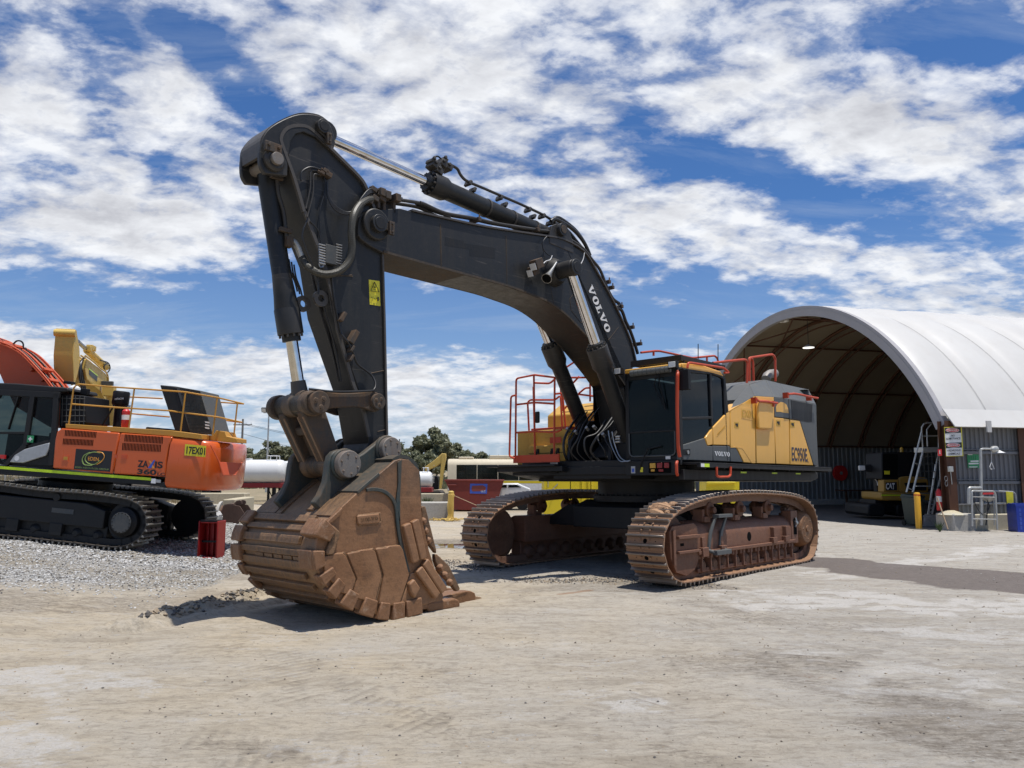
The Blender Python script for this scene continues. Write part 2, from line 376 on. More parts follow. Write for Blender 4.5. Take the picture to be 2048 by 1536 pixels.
# ---- crawlers
TP = [(2.55,.05),(1.3,.05),(0,.05),(-1.3,.05),(-2.55,.05),(-2.9,.16),(-3.08,.42),(-3.14,.76),(-3.02,1.08),(-2.6,1.29),(-1.9,1.40),(-1,1.45),(0,1.47),(1.1,1.44),(1.9,1.36),(2.5,1.24),(2.88,1.08),(3.08,.86),(3.13,.62),(3.02,.34),(2.85,.16)]
loop = [Vector((p.x, p.y)) for p in spline([(a, b, 0) for a, b in TP], 12, True)]
def resample(lp, n):
    L = [0]
    for i in range(len(lp)): L.append(L[-1]+(lp[(i+1) % len(lp)]-lp[i]).length)
    out = []
    for k in range(n):
        s = L[-1]*k/n; i = max(j for j in range(len(lp)) if L[j] <= s+1e-9)
        t = (s-L[i])/max(1e-9, L[i+1]-L[i]); out.append(lp[i].lerp(lp[(i+1) % len(lp)], t))
    return out
def shoe_mesh(w, pitch, gr=2):
    b = MB(); h = w/2
    b.box((0, 0, .012), (pitch*.97, w, .024))
    b.k = 1
    for gx in ([-.30, .26] if gr == 2 else [-.38, -.02, .34]):
        x = gx*pitch; b.add([(x-.022, -h, .02), (x+.03, -h, .02), (x+.012, -h, .078), (x-.012, -h, .078), (x-.022, h, .02), (x+.03, h, .02), (x+.012, h, .078), (x-.012, h, .078)],
              [(0,1,2,3),(7,6,5,4),(0,4,5,1),(1,5,6,2),(2,6,7,3),(3,7,4,0)])
    b.k = 0
    b.box((pitch*.49, 0, .0), (.05, w*.98, .022), Matrix.Rotation(.35, 3, 'Y'))
    for sy in (-1, 1):
        for sx in (-.02, .12): b.cyl((sx*pitch/.29+.0, sy*.085, .02), (sx*pitch/.29, sy*.085, .05), .018, n=6)
    b.k = 2
    b.cyl((.0, 0, .02), (.0, 0, .027), .04, n=14)
    for sy in (-1, 1): b.cyl((0, sy*.20, .02), (0, sy*.20, .0262), .012, n=8)
    return b
def crawler(parent, side, yc, w, lp, n, mats, frame_fn, chain='track'):
    e = bpy.data.objects.new('crawler', None); COL.objects.link(e); e.parent = parent
    pts = resample(lp, n); proto = None; pitch = (pts[1]-pts[0]).length
    ch = MB()
    for i in range(n):
        a, b_ = pts[i], pts[(i+1) % n]; m = (a+b_)/2; d = (b_-a).normalized()
        X = Vector((d.x, 0, d.y)); Z = Vector((-d.y, 0, d.x)); Y = Z.cross(X)
        mt = Matrix((X, Y, Z)).transposed().to_4x4(); mt.translation = (m.x, yc, m.y)
        if proto is None: proto = shoe_mesh(w, pitch).build('track_shoe', mats, e, bevel=.004, seg=1); o = proto
        else: o = proto.copy(); COL.objects.link(o); o.parent = e
        o.matrix_basis = mt
        for q in (-.13, .13):
            cc = Vector((m.x, yc+q, m.y))-Z*.075; ch.box(cc, (pitch*1.04, .07, .13), mt.to_3x3())
        ch.cyl(Vector((a.x, yc-.12, a.y))-Z*.08, Vector((a.x, yc+.12, a.y))-Z*.08, .035, n=8)
    ch.build('track_chain', chain, e, smooth=0)
    frame_fn(e, side, yc)
    return e
def vframe(e, side, yc):
    o = side  # +1 outer toward +y
    b = MB(); y0, y1 = yc-.30, yc+.24
    yo = yc+o*.24; yi = yc-o*.30
    # box beam with a rounded, sloping upper shoulder
    pr = [(1.74,.50),(1.74,.86),(-1.9,.86),(-1.9,.50)]
    sec = [(-.30,.46),(-.30,1.0),(.02,1.0),(.14,.95),(.22,.86),(.25,.74),(.25,.50)]
    vs = [(1.95, yc+o*a, z) for a, z in sec]+[(-2.05, yc+o*a, z) for a, z in sec]; n = len(sec)
    b.add(vs, [tuple(range(n)), tuple(range(2*n-1, n-1, -1))]+[(i, (i+1) % n, n+(i+1) % n, n+i) for i in range(n)])
    b.bx(1.9, -2.1, yc+o*.02, yc+o*.30, .44, .505)
    b.bx(1.9, -2.2, yc-.12, yc+.12, .14, .46)
    b.build('track_frame', 'frame', e, bevel=.012)
    g = MB()                                        # roller guards
    for i in range(13):
        x = 1.75-i*.31; g.bx(x-.018, x+.018, yc+o*.04, yc+o*.27, .14, .44)
        g.bx(x-.10, x+.10, yc+o*.08, yc+o*.25, .36, .445)
    g.bx(1.85, -2.05, yc+o*.20, yc+o*.235, .13, .20)
    g.build('roller_guard', 'frame', e, bevel=.006)
    r = MB()
    for i in range(9): r.rings((1.66-i*.42, yc-.24, .235), (1.66-i*.42, yc+.24, .235), [(0,.07),(.08,.12),(.2,.155),(.3,.155),(.32,.12),(.68,.12),(.7,.155),(.8,.155),(.92,.12),(1,.07)], 16)
    r.build('bottom_roller', 'track', e)
    for x in (1.25, .1, -1.1):
        c = MB(); c.rings((x, yc-.2, 1.19), (x, yc+.27, 1.19), [(0,.08),(.15,.14),(.3,.14),(.34,.10),(.62,.10),(.66,.14),(.82,.15),(.84,.07),(1,.06)], 20); c.box((x+.12, yc+.05, 1.03), (.2, .26, .10)); c.box((x+.2, yc+.05, 1.1), (.07, .2, .22))
        c.build('carrier_roller', 'frame', e, bevel=.006)
    i_ = MB(); i_.rings((2.55, yc-.16, .66), (2.55, yc+.16, .66), [(0,.16),(.05,.44),(.25,.46),(.28,.52),(.72,.52),(.75,.46),(.95,.44),(1,.16)], 36); i_.build('front_idler', 'track', e)
    s = MB()
    for k in range(22):
        a = 2*math.pi*k/22; s.box((-2.58+.52*math.cos(a), yc, .70+.52*math.sin(a)), (.13, .10, .07), Matrix.Rotation(-a, 3, 'Y'))
    s.cyl((-2.58, yc-.06, .70), (-2.58, yc+.06, .70), .5, n=32); s.build('drive_sprocket', 'track', e)
    m = MB(); m.rings((-2.72, yc-o*.1, .70), (-2.72, yc+o*.30, .70), [(0,.40),(.5,.40),(.8,.36),(.95,.32),(1,.30)], 30)
    for k in range(8):
        a = k*.785; m.cyl((-2.72+.22*math.cos(a), yc+o*.29, .70+.22*math.sin(a)), (-2.72+.22*math.cos(a), yc+o*.315, .70+.22*math.sin(a)), .016, n=6)
    m.cyl((-2.72, yc+o*.29, .70), (-2.72, yc+o*.32, .70), .07, n=16); m.build('travel_motor', 'rusth', e, bevel=.008)
    # idler guard block
    q = MB(); prof = [(2.62,.20),(2.78,.45),(2.80,.88),(2.72,.96),(2.02,.99),(1.90,.93),(1.86,.60),(1.90,.34),(2.02,.20),(2.3,.12)]
    q.prism(prof, yc+o*.10, yc+o*.27); q.bx(2.60, 1.90, yc+o*.26, yc+o*.33, .745, .80); q.bx(2.60, 1.90, yc+o*.26, yc+o*.33, .50, .545); q.bx(2.74, 2.67, yc+o*.26, yc+o*.31, .32, .90)
    q.k = 1; q.bx(2.36, 2.48, yc+o*.262, yc+o*.275, .62, .67); q.build('idler_guard', ['frame', 'void'], e, bevel=.018)
    if o > 0:
        st = MB()
        for x in (1.10, 1.50):
            st.slab([(x-.02, yo+.0, .50), (x+.05, yo, .50), (x+.0, yo+.02, .80), (x-.22, yo+.02, 1.10), (x-.29, yo+.02, 1.10), (x-.08, yo+.02, .80)], (0, .035, 0))
        st.bx(.80, 1.32, yo+.01, yo+.14, 1.06, 1.12); st.tube([(1.55, yo, .50), (1.52, yo+.17, .46), (1.05, yo+.17, .46), (1.0, yo, .50)], .035, 8, .05); st.bx(1.02,1.55,yo+.13,yo+.21,.42,.50)
        st.build('access_step', 'grey', e, bevel=.006)
        k_ = MB()
        for x in (1.72, 1.05): k_.mark(); k_.bx(x-.10, x+.10, yo-.02, yo+.09, .40, .56); k_.bx(x-.05,x+.05,yo-.02,yo+.05,.56,.74)
        for x in (-1.05, -1.62): k_.mark(); k_.bx(x-.09, x+.09, yo-.02, yo+.10, .48, .60); k_.bx(x-.04, x+.04, yo-.02, yo+.09, .58, .80)
        k_.mark(); k_.bx(-2.0, -2.32, yc+.05, yo+.02, .42, 1.10); k_.k = 1; k_.mark(); k_.cyl((-.08, yo, .66), (-.08, yo+.012, .66), .09, n=20); k_.mark(); k_.cyl((-2.18, yo+.01, .86), (-2.18, yo+.03, .86), .09, n=16); k_.bx(-2.10,-2.26,yo+.018,yo+.026,.60,.86)
        k_.build_split('frame_bracket', ['frame', 'void'], e, bevel=.008)
        fg = MB(); fg.cyl((-2.14, yo+.03, .84), (-2.22, yo+.035, .84), .05, n=12); fg.tube([(-2.18, yo+.04, .95), (-2.2, yo+.06, .86), (-2.15, yo+.04, .76)], .018, 6); fg.build('grease_fitting', 'steel', e)
        mu = MB()
        for k in range(26):
            x = 2.45+random.uniform(-.1,.55); zz = 1.30-.9*(x-2.45)**2-.15*(x-2.45); rr = random.uniform(.03,.085)
            mu.rings((x, yc+random.uniform(-.26,.26), zz-rr*.6), (x+.01, yc+random.uniform(-.26,.26), zz+rr*.6), [(0,rr*.5),(.3,rr),(.7,rr*.9),(1,rr*.3)], 6)
        mu.build('caked_mud', 'mud', e)
for side in (1, -1): crawler(ex, side, side*2.03, .73, loop, 49, ['shoe', 'grouser', 'void'], vframe)
u = MB()
u.prism([(1.25,.78),(1.25,1.20),(.8,1.34),(-.8,1.34),(-1.25,1.20),(-1.25,.78)], -1.0, 1.0)
for sy in (-1, 1):
    u.slab([(1.15, sy*.9, .80), (1.15, sy*.9, 1.26), (1.15, sy*1.25, 1.22), (1.15, sy*1.72, .98), (1.15, sy*1.75, .80)], (-.55, 0, 0))
    u.slab([(-.6, sy*.9, .80), (-.6, sy*.9, 1.26), (-.6, sy*1.25, 1.22), (-.6, sy*1.72, .98), (-.6, sy*1.75, .80)], (-.55, 0, 0))
u.build('lower_frame', 'dark', ex, bevel=.015)
sr = MB(); sr.cyl((0,0,1.30), (0,0,1.42), 1.12, n=56); sr.cyl((0,0,1.42), (0,0,1.80), 1.02, n=56)
for k in range(48):
    a = k*2*math.pi/48; sr.cyl((1.07*math.cos(a), 1.07*math.sin(a), 1.42), (1.07*math.cos(a), 1.07*math.sin(a), 1.46), .022, n=6)
sr.build('slewing_ring', 'dark', ex)
# ---- upper structure
d = MB()
d.prism([(2.05,1.84),(2.05,2.00),(-4.3,2.00),(-4.3,1.80),(-3.9,1.72),(1.2,1.72),(1.2,1.84)], -2.0, 2.0)
d.prism([(2.0,1.76),(2.0,2.04),(.9,2.04),(.9,1.76)], -.9, 1.0)
d.build('deck_frame', 'dark', ex, bevel=.012)
w = MB(); w.bx(1.95, -4.05, 2.02, 2.42, 2.005, 2.045); w.bx(1.95, -4.05, 2.36, 2.42, 1.955, 2.03)
for i in range(9): w.bx(1.7-i*.7, 1.66-i*.7, 2.0, 2.38, 1.93, 2.004)
w.prism([(2.0,1.74),(2.0,1.92),(-3.9,1.92),(-3.9,1.80),(-3.7,1.74)], 2.02, 2.12)
w.build('side_walkway', 'dark', ex, bevel=.004)
for x in (1.75, 1.6): pass
ls = MB()
for x0, x1 in ((-.15,-.4),(-1.55,-1.8),(-2.75,-3.0)): ls.mark(); ls.bx(x0, x1, 2.121, 2.124, 1.875, 1.905)
ls.mark(); ls.bx(1.62, 1.80, 2.421, 2.424, 1.962, 2.022); ls.build_split('reflective_strip', 'lime', ex, smooth=0)
ws = MB(); ws.bx(1.8, 1.92, 2.421, 2.424, 1.962, 2.022); ws.build('reflective_strip', 'decw', ex, smooth=0)
hp = MB(); hp.tube(A3(cG, [(950,1130),(950,1210),(975,1220),(1055,1218),(1072,1205),(1075,1128)], y=2.44), .022, 8, .04); hp.build('step_handle', 'rail', ex)
# side panels (outer faces at y=2.1)
def panel(name, pts, mat, y=2.1, t=.05, bevel=.012):
    return MB().prism(S(cG, pts, y), y-t, y).build(name, mat, ex, bevel=bevel)
BI = S(cG, [(925,785),(1055,650),(1290,505),(1592,535),(1835,578),(1845,1118),(925,1070)], 2.1)
MB().prism(BI, -2.0, 2.06).build('engine_housing', 'void', ex)
panel('side_panel', [(848,872),(915,782),(915,932),(870,940)], 'yel')
panel('side_panel', [(919,778),(1050,640),(1068,632),(1068,938),(919,933)], 'yel')
panel('side_panel', [(1073,628),(1290,498),(1298,1098),(1192,1091),(1128,955),(1073,948)], 'yel')
panel('side_panel', [(1297,500),(1460,508),(1473,1103),(1305,1098)], 'yel')
panel('side_panel', [(1467,690),(1595,703),(1600,1108),(1479,1103)], 'yel')
panel('side_panel', [(1605,706),(1690,717),(1812,1117),(1605,1109)], 'yel')
panel('side_panel', [(1465,512),(1588,524),(1595,697),(1467,685)], 'grey')
panel('side_panel', [(1594,527),(1838,573),(1848,1121),(1816,1117),(1693,714),(1600,702)], 'grey')
panel('side_panel', [(919,940),(1068,945),(1068,1083),(919,1076)], 'grey')
panel('side_panel', [(1073,955),(1124,961),(1186,1089),(1073,1083)], 'grey')
ridge = MB(); ridge.prism(S(cG, [(1073,948),(1130,946),(1192,955),(1290,1080),(1290,1096),(1262,1096),(1178,968),(1128,958),(1073,958)], 2.1), 2.10, 2.104); ridge.build('pressed_edge', 'yel', ex)
# chamfered roof edge, one plate per bay
hi = S(cG, [(1100,548),(1240,393),(1388,353),(1515,385),(1768,440)], 1.72)
lo = S(cG, [(1052,636),(1290,497),(1460,508),(1590,524),(1836,571)], 2.1)
cham = [('grey', 0, 1), ('grey', 1, 2), ('grey', 2, 3), ('grey', 3, 4)]
for mt, i, j in cham:
    a, b_ = lo[i], lo[j]; c_, e_ = hi[j], hi[i]; k = .008
    q = [(a[0]-k, 2.1, a[1]), (b_[0]+k, 2.1, b_[1]), (c_[0]+k, 1.72, c_[1]), (e_[0]-k, 1.72, e_[1])]
    MB().slab(q, (0, -.04, -.04)).build('hood_panel', mt, ex, bevel=.01)
def lp_(a, b, t): return tuple(a[k]*(1-t)+b[k]*t for k in range(len(a)))
a, e_ = lo[0], hi[0]   # yellow tip of the sloping front plate
MB().slab([(lo[0][0], 2.104, lo[0][1]), (lo[0][0]-.62, 2.104, lo[0][1]+.21), (hi[0][0]-.22, 1.80, hi[0][1]+.10), (hi[0][0]+.02, 1.72, hi[0][1]-.02), (lo[0][0]+.05, 1.9, lo[0][1]+.04)], (0, -.012, -.012)).build('hood_panel', 'yel', ex)
tm = MB()
for i in range(4):
    a, b_ = hi[i], hi[i+1]; tm.add([(a[0], 1.72, a[1]), (b_[0], 1.72, b_[1]), (b_[0], -1.7, b_[1]), (a[0], -1.7, a[1])], [(0,1,2,3)])
tm.bx(-1.3, -4.1, -1.65, 1.66, 3.2, 3.60); tm.build('hood_top', 'grey', ex)
cw = MB(); H0, H1 = 2.06, 3.55   # counterweight, rounded in plan
pl = [(-4.05, 2.04), (-4.35, 2.0), (-4.6, 1.8), (-4.78, 1.3), (-4.86, .5)]; pl = pl+[(x, -y) for x, y in reversed(pl)]
for z0, z1, k0, k1 in ((1.80, 2.0, -.12, 0), (2.0, 3.5, 0, 0), (3.5, 3.9, 0, -.35)):
    n = len(pl); f = lambda k: [(x+(0 if x > -4.1 else -k), y*(1+k*.12)) for x, y in pl]
    A, B = f(k0), f(k1); cw.add([(x, y, z0) for x, y in A]+[(x, y, z1) for x, y in B], [tuple(range(n)), tuple(range(2*n-1, n-1, -1))]+[(i, (i+1) % n, n+(i+1) % n, n+i) for i in range(n)])
cw.build('counterweight', 'grey', ex, bevel=.03)
# panel details
pd = MB(); pd.prism(S(cG, [(1318,545),(1452,560),(1448,640),(1436,790),(1425,796),(1330,790),(1318,780),(1312,640)], 2.16), 2.10, 2.18); pd.build('air_intake_cover', 'yel', ex, bevel=.03)
gq = MB(); gq.prism(S(cG, [(1610,535),(1800,575),(1795,730),(1760,730),(1622,700)], 2.1), 2.10, 2.106); gq.build('shade_patch', 'dark', ex)  # dark patch: reflection and shadow on the panel put into colour
pt = MB(); pt.prism(S(cG, [(1480,640),(1478,600),(1490,570),(1520,552),(1545,556),(1570,575),(1585,610),(1590,652),(1550,648),(1520,640)], 2.1), 2.10, 2.103); pt.build('paint_patch', 'yel2' if 0 else 'decy2', ex) if 'decy2' in M else pt.build('paint_patch', 'yel', ex)
for (x, y) in ((1127,756),(1498,738),(1625,752)):
    l = MB(); q = S(cG, [(x-20,y-27),(x+20,y-23),(x+20,y+30),(x-20,y+27)], 2.1); l.prism(q, 2.1, 2.103); l.k = 1; q = S(cG, [(x-12,y-14),(x+10,y-12),(x+10,y+16),(x-2,y+16),(x-2,y+4),(x-12,y+4)], 2.1); l.prism(q, 2.103, 2.108)
    l.build('door_latch', ['yel2', 'dark'], ex)
for pts in ([(1302,528),(1325,545),(1400,547),(1460,560),(1490,562)], [(1585,483),(1640,478),(1700,487),(1790,508),(1850,518)]):
    h = MB(); q = A3(cG, pts, y=2.2); h.tube(q, .026, 8); 
    for k in (0, -2): p = q[k]; h.box((p.x, 2.15, p.z-.02), (.07, .12, .12))
    h.build('grab_handle', 'rail', ex)
for pts, z in (([(1240,380),(1238,160),(1420,132),(1450,130),(1470,160),(1472,368)], 1.2), ([(1218,385),(1222,200),(1210,178),(1190,175),(1040,190),(915,205)], 1.45), ([(1278,372),(1272,190),(1262,168),(1245,160),(1240,178),(1240,385)], 1.3)):
    h = MB(); h.tube(A3(cG, pts, y=z), .03, 8, .06); h.build('roof_handrail', 'rail', ex)
h = MB(); h.tube(A3(cG, [(275,112),(400,98),(440,98),(735,160),(930,140),(955,160),(965,200)], y=-.2), .026, 8, .05); h.tube(A3(cG, [(388,100),(388,140)], y=-.2), .026, 8); h.tube(A3(cG, [(863,150),(863,190)], y=-.2), .026, 8); h.build('roof_handrail', 'rail', ex)
xh = MB(); q = A3(cG, [(1390,345),(1400,320),(1430,300),(1448,300)], y=1.0); xh.tube(q+[q[-1]+Vector((-.12, 0, .02))], .11, 16); xh.build('exhaust_pipe', 'exh', ex)
for (x, y0, y1) in ((785,35,175),(962,38,210)):
    q = A3(cG, [(x,y1),(x,y0)], y=.9); MB().tube(q, .010, 6).build('antenna', 'black', ex)
bl = MB(); q = S(cG, [(1035,470),(1140,470),(1100,545),(1050,600),(1040,560)], .9); bl.prism(q, -.6, .9); bl.build('rear_deck_box', 'yel2', ex); 
bc = MB(); q = A3(cG, [(1128,465),(1128,440)], y=.9)[0]; bc.cyl(q, q+Vector((0,0,.13)), .07, .05); bc.build('beacon', 'yglass', ex)
# ---- cab
cab = bpy.data.objects.new('cab', None); COL.objects.link(cab); cab.parent = ex
XF = 2.05; YI, YO = .95, 2.10
side_out = S(cG, [(618,262),(700,262),(905,285),(985,310),(1018,335),(1046,640),(915,772),(842,872),(620,942)], YO)
fr = MB()
def bar(p, q, wy, wx=None, mb=fr): # frame bar between 2 side points at the outer plane
    p = Vector((p[0], 0, p[1])); q = Vector((q[0], 0, q[1])); d_ = (q-p).normalized(); n_ = Vector((-d_.z, 0, d_.x))*(wx or wy)/2
    mb.slab([p-n_+Vector((0,YO-.07,0)), q-n_+Vector((0,YO-.07,0)), q+n_+Vector((0,YO-.07,0)), p+n_+Vector((0,YO-.07,0))], (0, .075, 0))
so = side_out
bar(so[0], (so[0][0], 2.10), .10); bar(so[0], so[2], .09); bar(so[2], so[3], .09); bar(so[3], so[4], .09); bar(so[4], so[5], .09)
gp = S(cG, [(895,290),(912,770)], YO); bar(gp[0], gp[1], .075)
gp = S(cG, [(632,700),(905,690)], YO); bar(gp[0], gp[1], .05)
fr.bx(XF-.02, .3, YI, YI+.06, 2.1, 3.7)
for y in (YI+.03, YO-.05): fr.bx(XF-.08, XF, y-.04, y+.04, 2.1, 3.72)
fr.bx(XF-.06, XF, YI, YO, 3.60, 3.74); fr.bx(XF-.06, XF, YI, YO, 2.0, 2.16); fr.bx(XF-.05, XF-.005, YI+.06, YO-.08, 2.60, 2.635)
fr.bx(.3, .36, YI, YO, 2.1, 3.7)
fr.build('cab_frame', 'dark', cab, bevel=.012)
lowp = S(cG, [(620,945),(840,874),(866,942),(915,946),(915,1076),(620,1066)], YO)
MB().prism(lowp, YO-.06, YO).build('door_lower_panel', 'grey', cab, bevel=.01)
rf = MB(); rp = S(cG, [(640,205),(800,215),(980,278),(1018,332),(985,318),(900,292),(700,262),(640,250)], YO); rf.prism(rp, YI, YO+.01); rf.bx(XF+.02, .4, YI, YO-.02, 3.74, 3.82); rf.build('cab_roof', 'yel', cab, bevel=.02)
sl = S(cG, [(618,262),(700,262),(905,285),(985,310),(1018,335),(1046,640),(915,772),(842,872),(620,942)], YO-.03)
MB().prism(sl, YO-.035, YO-.03).build('side_window', 'glass', cab)
wsx = [(XF-.02, YI+.06, 2.16), (XF-.02, YO-.08, 2.16), (XF-.02, YO-.08, 3.62), (XF-.02, YI+.06, 3.62)]
MB().slab(wsx, (.006, 0, 0)).build('windscreen', 'glassg', cab)
gs = MB(); y0, y1 = YI+.07, YO-.10
gs.tube([(XF+.005, y0, 2.60), (XF+.005, y0, 2.17), (XF+.005, y1, 2.17), (XF+.005, y1, 2.60)], .014, 8, .1); gs.build('window_seal', 'grey', cab)
it = MB(); it.bx(.9, .5, 1.25, 1.8, 2.1, 2.75); it.box((.62, 1.5, 2.98), (.14, .46, .75), Matrix.Rotation(-.15, 3, 'Y')); it.box((.72, 1.5, 3.32), (.1, .28, .2)); it.bx(1.75, 1.2, 1.75, 1.85, 2.3, 2.75); it.bx(1.7, 1.2, 1.12, 1.2, 2.3, 2.7); it.bx(1.9,1.75,1.3,1.45,2.1,3.0); it.build('operator_seat', 'cover', cab, bevel=.04)
st_ = MB(); st_.tube([(1.72, 1.4, 2.1), (1.66, 1.4, 2.72)], .02, 8); st_.tube([(1.72, 1.65, 2.1), (1.66, 1.65, 2.72)], .02, 8); st_.box((1.86, 1.95, 2.75), (.05, .2, .16)); st_.build('control_lever', 'grey', cab, bevel=.006)
fl = MB(); fl.bx(XF, .3, YI, YO-.02, 2.05, 2.10); fl.bx(.28, .30, YI, YO-.05, 2.1, 3.7); fl.build('cab_floor', 'void', cab)  # near-black floor and back sheet put the cab's inner shade into colour
gu = MB()   # falling object guard on the roof
q0, q1 = 3.90, 3.98
GY0, GY1, GX = .80, 1.93, 1.64
gu.bx(GX-.06, .0, GY0, GY0+.06, 3.95, 4.04); gu.bx(GX-.06, .0, GY1-.06, GY1, 3.95, 4.04); gu.bx(GX-.06, GX, GY0, GY1, 3.93, 4.05); gu.bx(-.06, .0, GY0, GY1, 3.95, 4.04)
for i in range(11): gu.box((1.50-i*.145, (GY0+GY1)/2, 4.0), (.012, GY1-GY0-.12, .07), Matrix.Rotation(.5, 3, 'Y'))
for x in (1.5, .3):
    for y in (YI+.1, GY1-.05): gu.bx(x-.03, x+.03, y-.03, y+.03, 3.80, 3.95)
gu.build('roof_guard', 'dark', cab, bevel=.006)
vz = MB()
for i in range(9): vz.cyl((XF+.06+i*.0, YI+.18+i*.095, 3.72), (XF+.06, YI+.265+i*.095, 3.72), .06, n=14)
vz.build('rain_visor', 'grey', cab)
for y in (YI-.06, YO-.02):
    l = MB(); l.box((XF+.12, y, 3.78), (.10, .17, .13)); l.k = 1; l.box((XF+.172, y, 3.78), (.01, .14, .10)); l.build('work_light', ['black', 'lamp'], cab, bevel=.008)
h = MB(); h.tube([(XF+.04, YO+.02, 3.66), (XF+.12, YO+.06, 3.60), (XF+.10, YO+.02, 3.0), (XF+.07, YO+.0, 2.30), (XF+.03, YO, 2.14)], .032, 10, .08); h.build('grab_handle', 'rail', cab)
h = MB(); h.tube(A3(cG, [(690,250),(695,205),(720,203),(1010,248),(1060,290),(1020,292)], y=YO+.05), .022, 8, .04); h.build('roof_rail', 'rail', cab)
mr = MB(); mr.box((XF+.02, YO+.14, 3.50), (.09, .20, .36)); mr.tube([(XF, YO+.02, 3.70), (XF+.02, YO+.14, 3.70), (XF+.02, YO+.14, 3.5)], .014, 6, .03); mr.build('mirror', 'black', cab, bevel=.04, seg=3)
wi = MB(); wi.tube([(XF+.06, 1.72, 3.78), (XF+.06, 1.74, 3.5), (XF+.03, 1.84, 3.0)], .012, 6); wi.tube([(XF+.06, 1.72, 3.78), (XF+.05, 1.62, 3.45), (XF+.03, 1.84, 3.0)], .009, 6); wi.tube([(XF+.02,1.72,2.34),(XF+.05,1.45,2.30),(XF+.06,1.30,2.02),(XF+.05,1.28,1.92)], .014, 6); wi.build('wiper', 'black', cab)
lk = MB(); q = S(cG, [(640,975),(712,970),(712,1025),(640,1025)], YO); lk.prism(q, YO, YO+.006); lk.k = 1; c1 = S(cG, [(690,1000)], YO)[0]; disc(lk, c1, YO+.006, YO+.02, .035); lk.build('door_lock', ['black', 'steel'], cab)
# cab front under-panel with tail lamps
fp = MB(); fp.bx(2.03, 2.10, YI, 2.06, 1.82, 2.085); fp.build('front_panel', 'dark', ex, bevel=.01)
tl = MB(); tl.bx(2.10, 2.112, 1.47, 1.93, 1.86, 2.05); tl.build('lamp_recess', 'void', ex)
for mt, y0, y1, z0, z1 in (('yglass',1.50,1.62,1.95,2.04),('redglass',1.65,1.76,1.95,2.04),('redglass',1.80,1.90,1.95,2.04),('yglass',1.52,1.60,1.89,1.93),('redglass',1.68,1.78,1.885,1.93)):
    MB().bx(2.112, 2.122, y0, y1, z0, z1).build('lamp', mt, ex, bevel=.006)
MB().bx(2.10, 2.104, 1.08, 1.17, 1.86, 1.99).build('sticker', 'silver', ex); MB().bx(2.104, 2.107, 1.10, 1.15, 1.88, 1.95).build('sticker', 'decblue', ex)
MB().bx(2.10, 2.106, 1.28, 1.34, 1.88, 1.97).build('sticker', 'decy', ex)
MB().bx(2.06, 2.063, 1.80, 1.90, 2.105, 2.16).build('sticker', 'decw', ex)
h = MB(); h.tube([(2.12, 2.07, 2.06), (2.18, 2.09, 2.02), (2.18, 2.09, 1.86), (2.12, 2.07, 1.82)], .028, 8, .04); h.build('grab_handle', 'rail', ex)
# lettering on the body
def L3(c, p, y): return V.P(c, [p], y=y)[0]
letter('lettering', 'VOLVO', L3(cG,(932,1030),2.101), L3(cG,(1066,1038),2.101), L3(cG,(930,990),2.101), 'decw', ex, word=1)
letter('lettering', 'EC950E', L3(cG,(1618,1076),2.101), L3(cG,(1755,1086),2.101), L3(cG,(1616,952),2.101), 'decn', ex, bold=.02)
letter('lettering', 'L', L3(cG,(1758,1088),2.101), L3(cG,(1768,1089),2.101), L3(cG,(1757,1048),2.101), 'decn', ex)
MB().prism(S(cG, [(1168,598),(1275,610),(1278,718),(1170,700)], 2.1), 2.10, 2.104).build('fleet_number_plate', 'yel', ex, bevel=.002)
letter('lettering', 'EX01', L3(cG,(1178,688),2.106), L3(cG,(1272,700),2.106), L3(cG,(1176,618),2.106), 'yel2', ex, bold=.01)
sg = MB(); 
for k in range(9): sg.tube(A3(cG, [(950+k*8,860-k*9),(960+k*8,845-k*9),(958+k*8,835-k*9),(968+k*7,835-k*9)], y=2.102), .005, 4)
sg.build('lettering', 'yel2', ex)
# ---- right-hand access platform and rails
pf = MB(); pf.bx(2.30, 1.2, -2.55, -.62, 2.02, 2.06); pf.k = 1
pf.bx(2.20, 2.24, -1.80, -.55, 2.10, 2.26); pf.k = 0; pf.prism([(2.2,2.02),(2.2,1.92),(1.0,1.75),(1.0,2.02)], -2.3, -.5)
pf.build('front_platform', ['dark', 'rail'], ex, bevel=.006)
def rail(pts, x=None, y=None, r=.021, fil=.07):
    return MB().tube(A3(cE, pts, **({'x': x} if x is not None else {'y': y})), r, 8, fil).build('handrail', 'rail', ex)
rail([(148,1110),(155,370),(330,335)], x=2.2); rail([(330,335),(525,360),(520,1120)], x=2.2, fil=.03); rail([(335,1105),(325,335)], x=2.2)
rail([(160,620),(330,600),(520,612)], x=2.2); rail([(150,890),(330,878),(540,885),(590,860)], x=2.2)
rail([(145,1138),(90,1120),(105,540),(150,530)], x=2.35); rail([(335,412),(480,418),(530,370)], x=1.9)
rail([(290,1100),(265,600),(290,575),(530,575),(580,530),(600,880)], x=1.6); rail([(525,518),(600,510),(630,860)], x=1.5); rail([(320,450),(330,850)], x=1.6)
rail([(525,362),(860,360)], x=1.3); rail([(640,260),(760,180)], x=.9, fil=0); rail([(700,415),(760,350)], x=.9, fil=0); rail([(600,680),(760,510),(820,460),(860,460)], x=.8); rail([(575,380),(600,680)], x=1.4, fil=0)
rail([(745,520),(905,540),(930,500)], x=.8); rail([(865,400),(865,590)], x=.8); rail([(905,540),(895,830)], x=.8); rail([(945,590),(940,860)], x=.8); rail([(860,360),(1000,350)], x=.6)
mr = MB(); q = A3(cE, [(360,742)], x=2.2)[0]; mr.box(q, (.05, .11, .24)); mr.build('mirror', 'black', ex, bevel=.03, seg=3)
